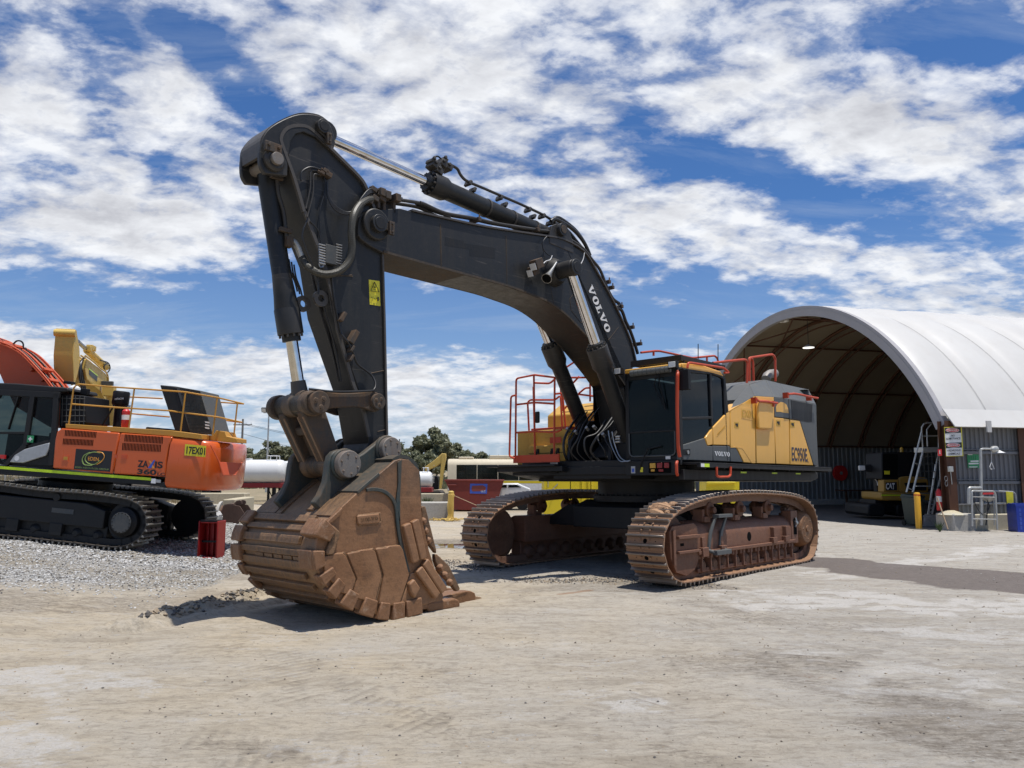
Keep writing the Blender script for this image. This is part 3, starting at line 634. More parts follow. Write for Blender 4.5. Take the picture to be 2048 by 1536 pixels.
bx_ = MB(); bx_.bx(1.85, -3.9, -2.05, -.62, 2.07, 2.80); bx_.build('fuel_tank', 'yel2', ex, bevel=.03)
b2 = MB(); b2.bx(1.95, 1.2, -1.62, -.60, 2.12, 2.46); b2.bx(1.9, 1.4, -1.66, -1.5, 2.44, 2.78); b2.build('tool_box', 'yel2', ex, bevel=.02)
la = MB()
for y in (-1.35,-.95,-.80): la.box((1.965, y, 2.34), (.03, .06, .10)); la.box((1.975, y-.03, 2.28), (.02, .02, .12))
la.bx(1.955,1.962,-1.6,-.62,2.295,2.305); la.k=1; la.bx(1.955,1.960,-1.02,-.72,2.50,2.62); la.build('latch', ['black','rail'], ex)
b3 = MB(); b3.bx(1.84, 1.3, -1.65, -.6, 2.78, 2.84); b3.build('step_plate', 'rail', ex, bevel=.01)
b4 = MB(); b4.prism([(.9,2.8),(.9,3.2),(.5,3.45),(-3.9,3.5),(-3.9,2.8)], -2.0, -.62); b4.build('right_hood', 'yel2', ex, bevel=.03)
b5 = MB(); b5.bx(2.02, 1.2, -1.75, .95, 1.84, 2.12); b5.build('front_crossbeam', 'dark', ex, bevel=.02)
ul = MB(); ul.box((2.06, -.82, 1.98), (.06, .2, .2)); ul.cyl((2.09,-.78,1.94),(2.11,-.78,1.94),.06); ul.build('side_camera', 'black', ex, bevel=.01)
MB().bx(2.09,2.093,-.9,-.7,2.05,2.10).build('sticker', 'decw', ex)
# ================================================================ boom, arm, cylinders, bucket
BN, BF = .37, -.43
top = S((0,0,1), [(718,452),(722,432),(735,422),(752,419),(802,416),(824,422),(882,435.5),(974,455),(1086,472),(1128,480),(1167.5,502.7),(1192.6,542),(1217.8,586.7),(1240,631.4),(1262,684),(1272,725)], BN)
bot = S((0,0,1), [(718,470),(724,478),(743,492),(768,505),(847,527),(932,550),(1013,572),(1050,585),(1083.5,598),(1108.7,612),(1134,631.5),(1156,654),(1181.5,680.5)], BN)
bot2 = S(cE, [(800,330),(1000,620),(1070,700),(1110,800)], BF)
foot = [(1.15,2.28),(1.0,2.5),(1.05,2.75)]
prof = top+[(1.22,3.6),(1.0,2.75),(1.0,2.35),(1.2,2.15),(1.45,2.2)]+list(reversed(bot2))+list(reversed(bot))
bo = bpy.data.objects.new('boom', None); COL.objects.link(bo); bo.parent = ex
b = MB(); b.prism(prof, BF+.02, BN-.02); b.build('boom_box', ['boom'], bo, bevel=.01)
def plate_edge(pts, y0, y1, t, name, mat): MB().ribbon(pts, y0, y1, t).build(name, mat, bo, bevel=0)
sm = sp2(bot, 3)
# lower flange: brownish, slightly proud
lowpath = list(reversed(sp2(bot+bot2[:1][::-1] if 0 else bot, 3)))+[]
MB().ribbon(sp2(list(reversed(bot[3:]))+[], 3)[::-1], BF-.01, BN+.0, -.035).build('bottom_plate', 'boomlow', bo)
MB().ribbon(sp2([bot[-1]]+bot2, 3), BF-.01, BN, -.03).build('bottom_plate', 'boomlow', bo)
MB().ribbon(sp2(top[5:], 3), BF-.01, BN+.012, -.03).build('top_plate', 'boom', bo)
we = MB()
def weld(c, pts, y, r=.007): we.tube(V.P(c, pts, y=y), r, 5)
weld(cB, [(148,575),(150,700),(155,862)], BN-.02); weld(cB, [(615,650),(618,820),(622,1000)], BN-.02); weld(cB, [(870,700),(900,860),(960,1150)], BN-.02, .004); weld(cB, [(1420,1300),(1345,1395)], BN-.02); weld(cB, [(1100,1060),(1070,1100),(1080,1180),(1150,1270),(1200,1275)], BN-.02)
weld(cA, [(1430,850),(1435,1150)], BN-.02)
we.build('weld_seam', 'boomlow', bo, smooth=60)
# nose of the boom around the arm pivot
PVT = S((0,0,1), [(751,449.5)], BN)[0]
def ring(name, c, y0, y1, r, mat, parent, steps=None, n=36, bevel=.006):
    mb = MB(); mb.rings((c[0], y0, c[1]), (c[0], y1, c[1]), steps or [(0, r), (1, r)], n); return mb.build(name, mat, parent, bevel=bevel)
ring('pivot_boss', PVT, BF-.05, BN+.05, .235, 'boom', bo, bevel=.02)
ring('pivot_pin', PVT, BF-.1, BN+.12, .13, 'boom', bo)
ring('pivot_pin', PVT, BN+.12, BN+.13, .09, 'dark', bo)
def keeper(c, dx, dz, parent, y, s=1.0):
    k = MB(); k.box((c[0]+dx*.5, y+.02, c[1]+dz*.5), (abs(dx)+.06, .03, .10*s)); k.box((c[0]+dx, y+.05, c[1]+dz), (.09*s, .05, .20*s))
    for q in (-1, 1): k.cyl((c[0]+dx, y+.07, c[1]+dz+q*.06*s), (c[0]+dx, y+.10, c[1]+dz+q*.06*s), .018*s, n=6)
    k.build('pin_keeper', 'link', parent, bevel=.005)
kp = S(cA, [(1078,882)], BN+.1)[0]; keeper(PVT, kp[0]-PVT[0], kp[1]-PVT[1], bo, BN+.06)
# cylinder bracket on top of the boom
BR = S(cB, [(1008,608)], BN)[0]
brp = S(cB, [(930,645),(945,575),(985,560),(1040,570),(1075,620),(1100,700)], BN)
for y0 in (BN-.06, BF+.02): MB().prism(brp+[(brp[-1][0], brp[-1][1]-.2), (brp[0][0], brp[0][1]-.15)], y0, y0+.05).build('cylinder_bracket', 'boom', bo, bevel=.008)
ring('bracket_pin', BR, BF-.03, BN+.07, .125, 'boom', bo)
ring('bracket_pin', BR, BN+.07, BN+.08, .08, 'link', bo)
# hydraulic cylinder helper
def hyd(name, p, q, split, rr, rb, rc, parent=ex, eyes=True, gl=.16, cl=.34, we_=.18):
    """rod from p, barrel to q, split = fraction where the rod enters"""
    e = bpy.data.objects.new(name, None); COL.objects.link(e); e.parent = parent
    p = Vector(p); q = Vector(q); s = p.lerp(q, split); ax = (q-p).normalized()
    MB().cyl(p, s, rr, n=28).build('rod', 'chrome', e)
    L = (q-s).length; f = lambda m: m/L
    pr = [(0, rc*.72), (f(gl*.5), rc*.72), (f(gl*.5), rc), (f(gl*.5+cl), rc), (f(gl*.5+cl+.10), rb), (.86, rb), (1, rb*.86)]
    MB().rings(s, q, pr, 32).build('barrel', 'boom', e, bevel=.004)
    bo_ = MB(); u_ = ax.orthogonal().normalized(); w_ = ax.cross(u_)
    for k in range(12):
        a = k*math.pi/6; c = s+ax*(gl*.5-.02)+(u_*math.cos(a)+w_*math.sin(a))*rc*.86; bo_.cyl(c-ax*.02, c+ax*.03, .017, n=6)
    bo_.build('gland_bolts', 'boom', e, smooth=0)
    if eyes:
        for c in (p, q): MB().cyl(c-Vector((0, we_, 0)), c+Vector((0, we_, 0)), rb*1.0, n=28).build('cylinder_eye', 'boom', e, bevel=.01)
    return e
CY = -.03
E0 = V.U(642, 270, y=CY); E1 = V.U(1118, 481, y=CY)
sp_ = V.U(851, 361, y=CY); fr_ = (sp_-E0).length/(E1-E0).length
armcyl = hyd('arm_cylinder', E0, E1, fr_, .082, .158, .20, cl=.30)
# boom lift cylinders
bn = S(cB, [(1093,878)], .80)[0]
for yy in (.72, -.65):
    P0 = Vector((bn[0], yy, bn[1])); gl_ = V.U(cB[0]+1268/cB[2], cB[1]+1410/cB[2], y=.75); P1 = Vector((1.62, yy, 2.46)); 
    if yy < 0: P0 = Vector((3.10, yy, 5.59)); P1 = Vector((1.05, yy, 2.46)); gl_ = V.U(cE[0]+470/cE[2], cE[1]+20/cE[2], y=yy)
    hyd('boom_cylinder', P0, P1, (Vector((gl_.x, 0, gl_.z))-Vector((P0.x, 0, P0.z))).length/(Vector((P1.x, 0, P1.z))-Vector((P0.x, 0, P0.z))).length, .098, .155, .205, cl=.38, we_=.12)
ring('cylinder_cross_pin', bn, BF-.55, .90, .15, 'boom', bo, bevel=.01)
ring('cylinder_cross_pin', bn, .90, .91, .10, 'dark', bo)
ring('cylinder_boss', bn, BF-.14, BN+.14, .27, 'boom', bo, steps=[(0,.2),(.12,.27),(.88,.27),(1,.2)])
# letters on the boom
letter('lettering', 'VOLVO', V.U(cB[0]+1192/cB[2], cB[1]+1012/cB[2], y=BN-.012), V.U(cB[0]+1330/cB[2], cB[1]+1345/cB[2], y=BN-.012), V.U(cB[0]+1228/cB[2], cB[1]+996/cB[2], y=BN-.012), 'decw', bo, word=1, lift=.006)
dk = MB(); dk.prism(S(cB, [(185,655),(320,685),(318,700),(545,735),(540,810),(360,790),(358,745),(182,715)], BN), BN-.0195, BN-.0185); dk.build('faded_patch', 'dark', bo)
# lights, horn on the boom
wl = bpy.data.objects.new('work_light', None); COL.objects.link(wl); wl.parent = bo
q = V.P(cB, [(835,850)], y=.55)[0]
m_ = MB(); m_.box(q, (.20, .16, .17), Matrix.Rotation(.45, 3, 'Y')); m_.box(q+Vector((-.02,-.1,-.10)), (.16,.14,.16), Matrix.Rotation(.45, 3, 'Y')); m_.box(q+Vector((-.15,-.08,.06)), (.2,.06,.05)); m_.build('lamp_housing', 'link', wl, bevel=.008)
m_ = MB(); m_.box(q+Vector((.10, .0, -.075)), (.012, .13, .12), Matrix.Rotation(.45, 3, 'Y')); m_.box(q+Vector((.075,-.1,-.17)), (.012, .12, .12), Matrix.Rotation(.45, 3, 'Y')); m_.build('lamp_lens', 'lamp', wl)
h0, h1 = V.P(cB, [(975,840)], y=.5)[0], V.P(cB, [(905,955)], y=.62)[0]
MB().rings(h0, h1, [(0,.02),(.35,.025),(.7,.05),(.92,.075),(1,.098)], 20).build('horn', 'steel', bo)
MB().cyl(h1, h1+(h1-h0).normalized()*.004, .085, n=20).build('horn', 'void', bo)
# pipes and hoses along the boom
def hose(c, pts, y, r, mat='hose', parent=bo, name='hose', per=5, **k):
    q = V.P(c, pts, y=y) if not isinstance(y, (list, tuple)) else [V.U(c[0]+p[0]/c[2], c[1]+p[1]/c[2], y=yy) for p, yy in zip(pts, y)]
    return MB().tube(spline(q, per), r, 8).build(name, mat, parent, smooth=60)
ppx = [(0,425),(40,440),(180,500),(380,535),(560,575),(820,615),(985,640),(1060,680),(1160,745),(1230,830),(1285,900),(1320,985)]
for yy, dy in ((.30, 0), (.20, -8), (-.3, -10)):
    q = V.P(cB, [(a, b_+dy) for a, b_ in ppx], y=.30); q = [Vector((p.x, yy, p.z+.03)) for p in q]
    MB().tube(spline(q, 5), .030, 8).build('hydraulic_pipe', 'boom', bo, smooth=60)
ppA = [(960,690),(1050,665),(1120,675),(1300,705),(1400,755),(1500,800)]
for yy, dy in ((.28, 0), (.18, 14)):
    q = V.P(cA, [(a, b_+dy) for a, b_ in ppA], y=.28); q = [Vector((p.x, yy, p.z)) for p in q]; MB().tube(spline(q, 5), .030, 8).build('hydraulic_pipe', 'boom', bo, smooth=60)
ppl = [(1325,990),(1350,1050),(1385,1110),(1430,1145),(1405,1170),(1445,1190),(1475,1270),(1500,1320),(1530,1400),(1560,1500)]
for yy in (.32, .2, .08):
    q = V.P(cB, ppl, y=.32); q = [Vector((p.x+.02, yy, p.z+.02)) for p in q]; MB().tube(spline(q, 5), .034, 8).build('hose', 'hose', bo, smooth=60)
for pts, yy in (([(935,545),(960,530),(1000,545),(1070,585),(1130,640),(1180,710),(1215,790)], .15), ([(940,560),(1000,570),(1060,620),(1110,680),(1160,740)], .0), ([(945,540),(990,520),(1090,590),(1150,660),(1195,740),(1212,800)], -.12)):
    hose(cB, pts, yy, .038)
cl_ = MB()
for (x, y) in ((395,548),(815,620),(985,640),(1325,990),(1350,1030),(1415,1165),(1495,1312),(1550,1430)):
    p = V.U(cB[0]+x/cB[2], cB[1]+y/cB[2], y=.25); cl_.mark(); cl_.box(p+Vector((0,0,.02)), (.07, .24, .07)); cl_.cyl(p+Vector((0,.1,.0)), p+Vector((0,.1,.11)), .015, n=6)
for (x, y) in ((1015,660),(975,640),(1085,680)):
    p = V.U(cA[0]+x/cA[2], cA[1]+y/cA[2], y=.25); cl_.mark(); cl_.box(p, (.10, .34, .12)); cl_.box(p+Vector((.02,0,-.14)), (.05, .2, .2))
cl_.build_split('pipe_clamp', 'link', bo, bevel=.008)
hose(cB, [(905,655),(880,690),(880,740),(910,780),(950,795)], .42, .010, 'hose')
hose(cB, [(1175,770),(1165,820),(1140,865)], .42, .008, 'decw', name='cable'); hose(cB, [(945,790),(930,820),(900,830),(880,850)], .5, .008, 'decw', name='cable')
# pipe along the arm cylinder
e0 = V.P(cB, [(185,150),(240,180),(265,225),(310,268),(420,315),(560,375),(700,435),(860,510),(940,560)], y=CY); MB().tube(spline([Vector((p.x, .06, p.z)) for p in e0], 5), .026, 8).build('hydraulic_pipe', 'boom', armcyl, smooth=60)
vb = MB()
for (x, y, s) in ((95,150,.16),(150,140,.14),(190,165,.12),(120,190,.14),(80,120,.08),(160,115,.09)):
    p = V.U(cB[0]+x/cB[2], cB[1]+y/cB[2], y=.03); vb.box(p, (s, .2, s*.8), Matrix.Rotation(-.4, 3, 'Y')); vb.cyl(p-Vector((0,0,.0)), p+Vector((.03,.13,.03)), .03, n=8)
for (x, y) in ((345,275),(375,325),(568,380),(600,430),(770,465),(803,515),(870,510),(925,560)):
    p = V.U(cB[0]+x/cB[2], cB[1]+y/cB[2], y=.03); vb.mark(); vb.box(p, (.05, .16, .09), Matrix.Rotation(-.42, 3, 'Y'))
vb.build_split('valve_block', 'boom', armcyl, bevel=.008)
ax = (E1-E0).normalized()
for t in (.625, .745, .86):
    c = E0.lerp(E1, t); MB().cyl(c-ax*.022, c+ax*.022, .168, n=28).build('clamp_band', 'boom', armcyl)
hose(cB, [(110,110),(105,85),(130,82),(155,105)], .05, .014, 'hose', armcyl)
# ---- arm
arm = bpy.data.objects.new('arm', None); COL.objects.link(arm); arm.parent = ex
AN, AF = .30, -.36
core = S(PX, [(583,350),(575,290),(580,262),(590,248),(604,240),(625,245),(650,285),(687,316),(726,367),(749,420),(767,501),(771,640),(777,870),(778,905),(768,922),(752,922),(742,905),(722,789),(665,625),(648,518),(611,423)], AN)
MB().prism(core, AF+.015, AN-.015).build('arm_box', 'boom', arm, bevel=.012)
ear = S(PX, sp2([(530,347),(521,330),(520,300),(527,272),(544,252),(578,234),(606,227.4),(637,231),(656,243.6),(665,260),(671,285)], 3)+[(667,300),(652,292),(632,274),(607,264),(592,268),(582,282),(577,310),(575,352)], AN+.03)
for y0, dy in ((AN-.045, .075), (-.24, .07)): MB().prism(ear, y0, y0+dy).build('arm_ear', 'boom', arm, bevel=.012)
cvr = S(PX, sp2([(500,330),(497,310),(502,285),(515,262),(535,247),(578,232),(606,225),(640,230),(654,240)], 3), AF)
cv2 = S(PX, sp2([(519,312),(519,296),(523,274),(544,250),(578,232),(606,225),(637,229),(656,241.6)], 3), AN)
MB().ribbon(cv2, -.24, AN, .05).build('head_cover', 'boom', arm)
# raised rim on the near side
rim = S(cA, sp2([(470,760),(400,520),(320,300),(305,240),(330,190),(370,165),(430,158),(490,170),(560,230),(700,370),(850,520),(900,600),(960,760)], 3), AN+.03)
MB().ribbon(rim, AN-.015, AN+.035, -.045).build('arm_rim', 'boom', arm)
edge = S(cA, [(470,760),(600,1100),(680,1400)], AN)+S(cD, [(760,380),(880,800),(960,1010),(1000,1200)], AN)
MB().ribbon(edge, AN-.015, AN+.02, .05).build('arm_rim', 'boom', arm)
MB().ribbon(S(PX, [(775,870),(770,640),(766,505)], AN), AF-.02, AN+.02, -.03).build('arm_back_plate', 'boom', arm)
aw = MB(); 
for c, pts in ((cA, [(640,1225),(800,1215)]), (cD, [(1000,718),(1105,695)]), (cD, [(1055,1165),(1120,1150)]), (cA, [(700,1215),(805,1225)])): aw.tube(V.P(c, pts, y=AN-.012), .008, 5)
aw.build('weld_seam', 'boomlow', arm, smooth=60)
EP = S(cA, [(585,158)], AN+.05)[0]
lug = S(cA, [(545,150),(560,122),(590,115),(620,130),(632,165),(650,215),(660,250),(625,265),(600,230),(560,195)], AN+.05)
MB().prism(lug, AN+.03, AN+.075).build('pin_lug', 'boom', arm, bevel=.012)
ring('cylinder_pin', EP, -.28, AN+.11, .10, 'boom', arm); ring('cylinder_pin', EP, AN+.11, AN+.118, .07, 'dark', arm)
kp = S(cA, [(640,245)], AN+.1)[0]; keeper(kp, .02, -.0, arm, AN+.06, .8)
BP = S(cA, [(245,395)], AN+.05)[0]
MB().rings((BP[0], AN, BP[1]), (BP[0], AN+.10, BP[1]), [(0,.15),(.7,.15),(1,.12)], 28).build('pin_boss', 'boom', arm); ring('cylinder_pin', BP, -.28, AN+.15, .085, 'pin', arm)
kb = MB(); p = V.U(cA[0]+235/cA[2], cA[1]+305/cA[2], y=AN+.1); kb.box(p, (.24, .05, .13)); kb.box(p+Vector((0,-.02,-.14)), (.08,.03,.2))
for dx in (-.07,.07): kb.cyl(p+Vector((dx,.02,.01)), p+Vector((dx,.055,.01)), .022, n=8)
kb.build('pin_keeper', 'link', arm, bevel=.006)
# warning plate
letter_quad = V.P(cA, [(920,1247),(997,1258),(1003,1437),(927,1425)], y=AN-.012)
decal('warning_plate', letter_quad, 'decy', arm, .006)
tri = MB(); tri.tube(V.P(cA, [(961,1265),(934,1328),(993,1336),(961,1265)], y=AN+.004), .006, 5); tri.tube(V.P(cA, [(936,1372),(946,1373),(946,1400),(936,1399),(936,1372)], y=AN+.004), .003, 4); tri.tube(V.P(cA, [(955,1385),(972,1387)], y=AN+.004), .005, 4); tri.tube(V.P(cA, [(987,1372),(985,1400)], y=AN+.004), .010, 5); tri.tube(V.P(cA, [(978,1384),(996,1388)], y=AN+.004), .005, 5); tri.tube(V.P(cA, [(955,1300),(970,1302)], y=AN+.004), .006, 5); tri.tube(V.P(cA, [(958,1312),(968,1322)], y=AN+.004), .004, 5)
tri.build('warning_symbol', 'decb', arm)
# hoses and pipes on the arm
def ah(c, pts, y, r, mat='hose', name='hose'): return hose(c, pts, y, r, mat, arm, name)
ah(cA, [(445,1090),(480,1150),(560,1200),(640,1208),(720,1180),(780,1110),(800,1020),(795,900),(810,790),(850,720),(900,680),(950,670)], [.12,.2,.34,.42,.46,.48,.5,.52,.52,.45,.38,.33], .044, 'spiral')
sh = MB()
q = spline([V.U(cA[0]+x/cA[2], cA[1]+y/cA[2], y=yy) for (x, y), yy in zip([(445,1090),(480,1150),(560,1200),(640,1208),(720,1180),(780,1110),(800,1020),(795,900),(810,790),(850,720),(900,680),(950,670)], [.12,.2,.34,.42,.46,.48,.5,.52,.52,.45,.38,.33])], 9)
for i in range(0, len(q)-1):
    for t in (0, .5):
        p = q[i].lerp(q[i+1], t); d_ = (q[i+1]-q[i]).normalized(); sh.cyl(p-d_*.009, p+d_*.009, .052, n=10)
sh.build('hose_guard', 'spiral', arm, smooth=0)
hose(cA, [(340,975),(380,975),(410,1010),(440,1085)], [.05,.08,.1,.12], .045, 'galv', arm, 'hydraulic_pipe')
for k in range(4):
    ah(cA, [(620,550+k*6),(630,640+k*8),(680,720+k*10),(760,765+k*6),(820,745+k*4),(870,660+k*8),(930,600+k*9),(1000,615+k*6),(1090,650+k*4),(1160,665)], [.33,.34,.38,.42,.44,.42,.38,.34,.3,.28], .011)
ah(cA, [(435,540),(440,480),(500,445),(570,460),(600,480)], .335, .014); ah(cA, [(470,740),(500,600),(505,480),(540,468),(600,475)], .325, .013, 'boom', 'hydraulic_pipe'); ah(cA, [(480,800),(520,640),(525,510),(550,495),(590,500)], .325, .013, 'boom', 'hydraulic_pipe'); ah(cA, [(600,500),(610,600),(570,760),(575,940)], .32, .009)
ah(cA, [(490,740),(480,820),(450,900),(455,990),(550,1240),(560,1350)], .31, .013); ah(cA, [(500,830),(560,900),(580,1000)], .33, .010)
ft = MB()
for (x, y, s) in ((605,475,.08),(625,500,.10),(580,490,.06),(950,605,.1),(1000,640,.12),(960,670,.11),(920,690,.09),(1010,670,.12),(990,615,.07)):
    p = V.U(cA[0]+x/cA[2], cA[1]+y/cA[2], y=.34); ft.mark(); ft.box(p, (s, .10, s*.7), Matrix.Rotation(-.3, 3, 'Y')); ft.cyl(p+Vector((-.06,0,0)), p+Vector((.06,0,.02)), .022, n=8)
for (x, y) in ((262,515),(325,895)):
    p = V.U(cA[0]+x/cA[2], cA[1]+y/cA[2], y=.14); ft.mark(); ft.box(p, (.18, .06, .06))
p = V.U(cA[0]+345/cA[2], cA[1]+980/cA[2], y=.1); ft.mark(); ft.box(p, (.10,.12,.14))
ft.build_split('hose_fitting', 'link', arm, bevel=.006)
mf = MB(); c0, c1 = V.P(cA, [(600,990),(700,1150)], y=.36)
mf.bx(c0.x-.02, c1.x+.02, AN, .38, c1.z, c0.z)
mf.build('grease_block', 'cover', arm, bevel=.006)
mf = MB()
for k in range(8):
    for s_ in (0, 1):
        p = V.U(cA[0]+(585 if not s_ else 705)/cA[2], cA[1]+(1000+k*19)/cA[2], y=.37); mf.cyl(p+Vector((-.05,0,0)), p+Vector((.05,0,0)), .013, n=8)
for k in range(6): mf.tube(spline(V.P(cA, [(590,1005+k*24),(565,1020+k*22),(575,1060+k*20),(600,1120+k*5),(590,1160)], y=.36), 4), .008, 5)
mf.build('grease_line', 'steel', arm)
# valve and hose lower on the arm
ah(cD, [(700,-50),(730,180),(770,380),(790,430),(840,490),(870,560),(900,640),(960,690),(1010,730),(1040,790),(1030,840),(990,852),(800,858),(680,855),(600,845),(530,838)], [.33,.33,.34,.36,.38,.38,.36,.34,.36,.42,.46,.48,.48,.48,.48,.48], .016)
ah(cD, [(560,0),(620,250),(700,520),(760,780)], .12, .014); ah(cD, [(590,0),(655,250),(730,520),(775,780)], .2, .014); ah(cD, [(540,-100),(600,150),(680,420),(750,720)], .05, .018,'boom','hydraulic_pipe')
fv = MB()
for (x, y, s) in ((865,440,.13),(780,285,.09),(850,530,.06),(845,600,.06)):
    p = V.U(cD[0]+x/cD[2], cD[1]+y/cD[2], y=.36); fv.mark(); fv.box(p, (s*.6, .12, s*1.6), Matrix.Rotation(-.5, 3, 'Y'))
fv.build_split('arm_valve', 'link', arm, bevel=.006)
lg = MB()
for (x, y) in ((475,185),(610,145)):
    p = V.U(cD[0]+x/cD[2], cD[1]+y/cD[2], y=.0 if x < 500 else .2); n_ = 14
    for k in range(n_):
        a, b_ = 2*math.pi*k/n_, 2*math.pi*(k+1)/n_; ro, ri = .115, .05; f_ = lambda r, t: (p.x+r*math.cos(t), p.y, p.z+r*math.sin(t))
        lg.slab([f_(ro, a), f_(ro, b_), f_(ri, b_), f_(ri, a)], (0, .05, 0))
lg.build('lifting_eye', 'boom', arm)
# bucket cylinder
B0 = V.U(528, 322, y=CY); B1 = V.U(602, 802, y=CY); g_ = V.U(583.5, 683, y=CY)
bc_ = hyd('bucket_cylinder', B1, B0, (g_-B1).length/(B0-B1).length, .083, .128, .175, cl=.34, eyes=False, gl=.2)
d_ = (B0-B1).normalized(); MB().rings(B1+d_*1.15, B1+d_*1.75, [(0,.172),(.15,.172),(.5,.15),(1,.129)], 28).build('barrel_sleeve', 'boom', bc_)
MB().cyl(B1-Vector((0,.14,0)), B1+Vector((0,.14,0)), .145, n=28).build('rod_eye', 'link', bc_, bevel=.012)
MB().cyl(B1, B1+d_*.28, .125, .10, n=24).build('rod_end', 'boom', bc_)
MB().cyl(B0-Vector((0,.16,0)), B0+Vector((0,.16,0)), .13, n=28).build('cylinder_eye', 'boom', bc_, bevel=.012)
q = V.P(cA, [(265,540),(275,640),(310,760),(325,880),(335,960)], y=.10); MB().tube(spline(q, 4), .030, 8).build('hydraulic_pipe', 'boom', bc_, smooth=60)
q = V.P(cA, [(385,1140),(400,1230),(430,1310),(445,1370)], y=-.05)
for k in range(3): MB().tube(spline([p+Vector((k*.04, 0, k*.03)) for p in q], 4), .012, 6).build('hose', 'hose', bc_, smooth=60)
# ---- linkage
L1 = S(cD, [(598,940)], .46)[0]; L2 = S(cD, [(1050,935)], .46)[0]
lkp = S(cD, sp2([(500,900),(540,858),(600,845),(680,858),(780,868),(900,865),(990,855),(1040,855),(1080,880),(1095,930),(1085,985),(1055,1010),(1010,1005),(950,982),(880,975),(760,980),(690,990),(640,1025),(570,1035),(510,1000),(490,950)], 2, True), .46)
for y0 in (.37, -.50): MB().prism(lkp, y0, y0+.08).build('side_link', 'link', ex, bevel=.015)
def bolted(c, y, r, n, parent, name='bolted_cap', rb=.55, br=.016, mat='pin'):
    m = MB(); m.rings((c[0], y-.04, c[1]), (c[0], y+.06, c[1]), [(0, r), (.9, r), (1, r*.94)], 32); m.k = 1
    for k in range(n):
        a = 2*math.pi*k/n+.3; p = (c[0]+r*rb*math.cos(a), c[1]+r*rb*math.sin(a)); m.cyl((p[0], y+.055, p[1]), (p[0], y+.062, p[1]), br*1.5, n=10)
        m.k = 0; m.cyl((p[0], y+.06, p[1]), (p[0], y+.075, p[1]), br, n=6); m.k = 1
    return m.build(name, [mat, 'rustd'], parent, bevel=.005)
bolted(L1, .46, .155, 3, ex, rb=.45, br=.026, mat='link'); bolted(L2, .46, .115, 3, ex, rb=.45, br=.02, mat='link')
ring('linkage_pin', L2, -.5, .44, .09, 'link', ex)
D1 = S(cD, [(815,1415)], .55)[0]; D2 = S(cD, [(1140,1300)], .55)[0]
# connecting rod (H shaped casting)
hl = bpy.data.objects.new('connecting_rod', None); COL.objects.link(hl); hl.parent = ex
L1c = (L1[0], L1[1]); T1 = Vector((L1c[0], 0, L1c[1])); T2 = Vector((D1[0], 0, D1[1]))
m = MB(); m.rings((L1c[0], -.62, L1c[1]), (L1c[0], .37, L1c[1]), [(0,.145),(.03,.175),(.14,.175),(.17,.15),(.40,.15),(.42,.165),(.62,.165),(.64,.15),(.83,.15),(.86,.175),(1,.175)], 32)
m.rings((D1[0], -.36, D1[1]), (D1[0], .32, D1[1]), [(0,.15),(.05,.175),(.25,.175),(.3,.16),(.7,.16),(.75,.175),(1,.175)], 32); m.build('pin_tube', 'rustd', hl, bevel=.01)
dr = (T2-T1).normalized(); n_ = Vector((-dr.z, 0, dr.x))
def slabdir(y0, y1, a0, a1, w0, w1, mb): # plate between T1+a0.. T1+a1 along dr with half depth w
    P = [T1+dr*a0+n_*w0, T1+dr*a1+n_*w1, T1+dr*a1-n_*w1, T1+dr*a0-n_*w0]; mb.slab([p+Vector((0, y0, 0)) for p in P], (0, y1-y0, 0))
m = MB(); LL = (T2-T1).length
slabdir(.13, .30, .05, LL-.05, .17, .13, m); slabdir(-.36, -.20, .05, LL-.05, .17, .13, m)
slabdir(-.20, .13, .30, .42, .10, .10, m)
slabdir(-.20, .13, .42, LL-.1, .03, .03, m)
m.build('rod_casting', 'link', hl, bevel=.03, seg=3)
m = MB()
for s_ in (1, -1):
    for yy in (.13, .26, -.22, -.345):
        a = T1+dr*.12+n_*s_*.165; b_ = T1+dr*(LL-.12)+n_*s_*.13; m.tube([a+Vector((0, yy, 0)), b_+Vector((0, yy, 0))], .016, 6)
m.build('casting_rib', 'rustd', hl)
# ---- bucket
bk = bpy.data.objects.new('bucket', None); COL.objects.link(bk); bk.parent = ex
KN, KF = .95, -1.05
side = S(PX, [(803,917.5),(818,920),(838,940),(842,1010),(846,1045),(858,1100),(887,1193),(884,1205),(856,1214.5),(810,1228),(771.5,1233),(736,1226),(692,1209),(662,1183),(642,1155),(631,1120),(634,1080),(650,1053),(680,1017.7),(725.8,975.5),(771.5,937),(790,921)], KN)
for y0, nm in ((KN-.05, 'side_plate'), (KF, 'side_plate')): MB().prism(side, y0, y0+.05).build(nm, 'rust', bk, bevel=.008)
back = S(PX, sp2([(792,924),(771.5,940),(725.8,978.5),(682,1020),(654,1054),(639,1081),(636,1119),(646,1153),(665,1180),(694,1205),(737,1222),(771.5,1229),(810,1224),(856,1211)], 3), KN)
MB().ribbon(back, KF+.05, KN-.05, -.05).build('shell', 'rustd', bk)
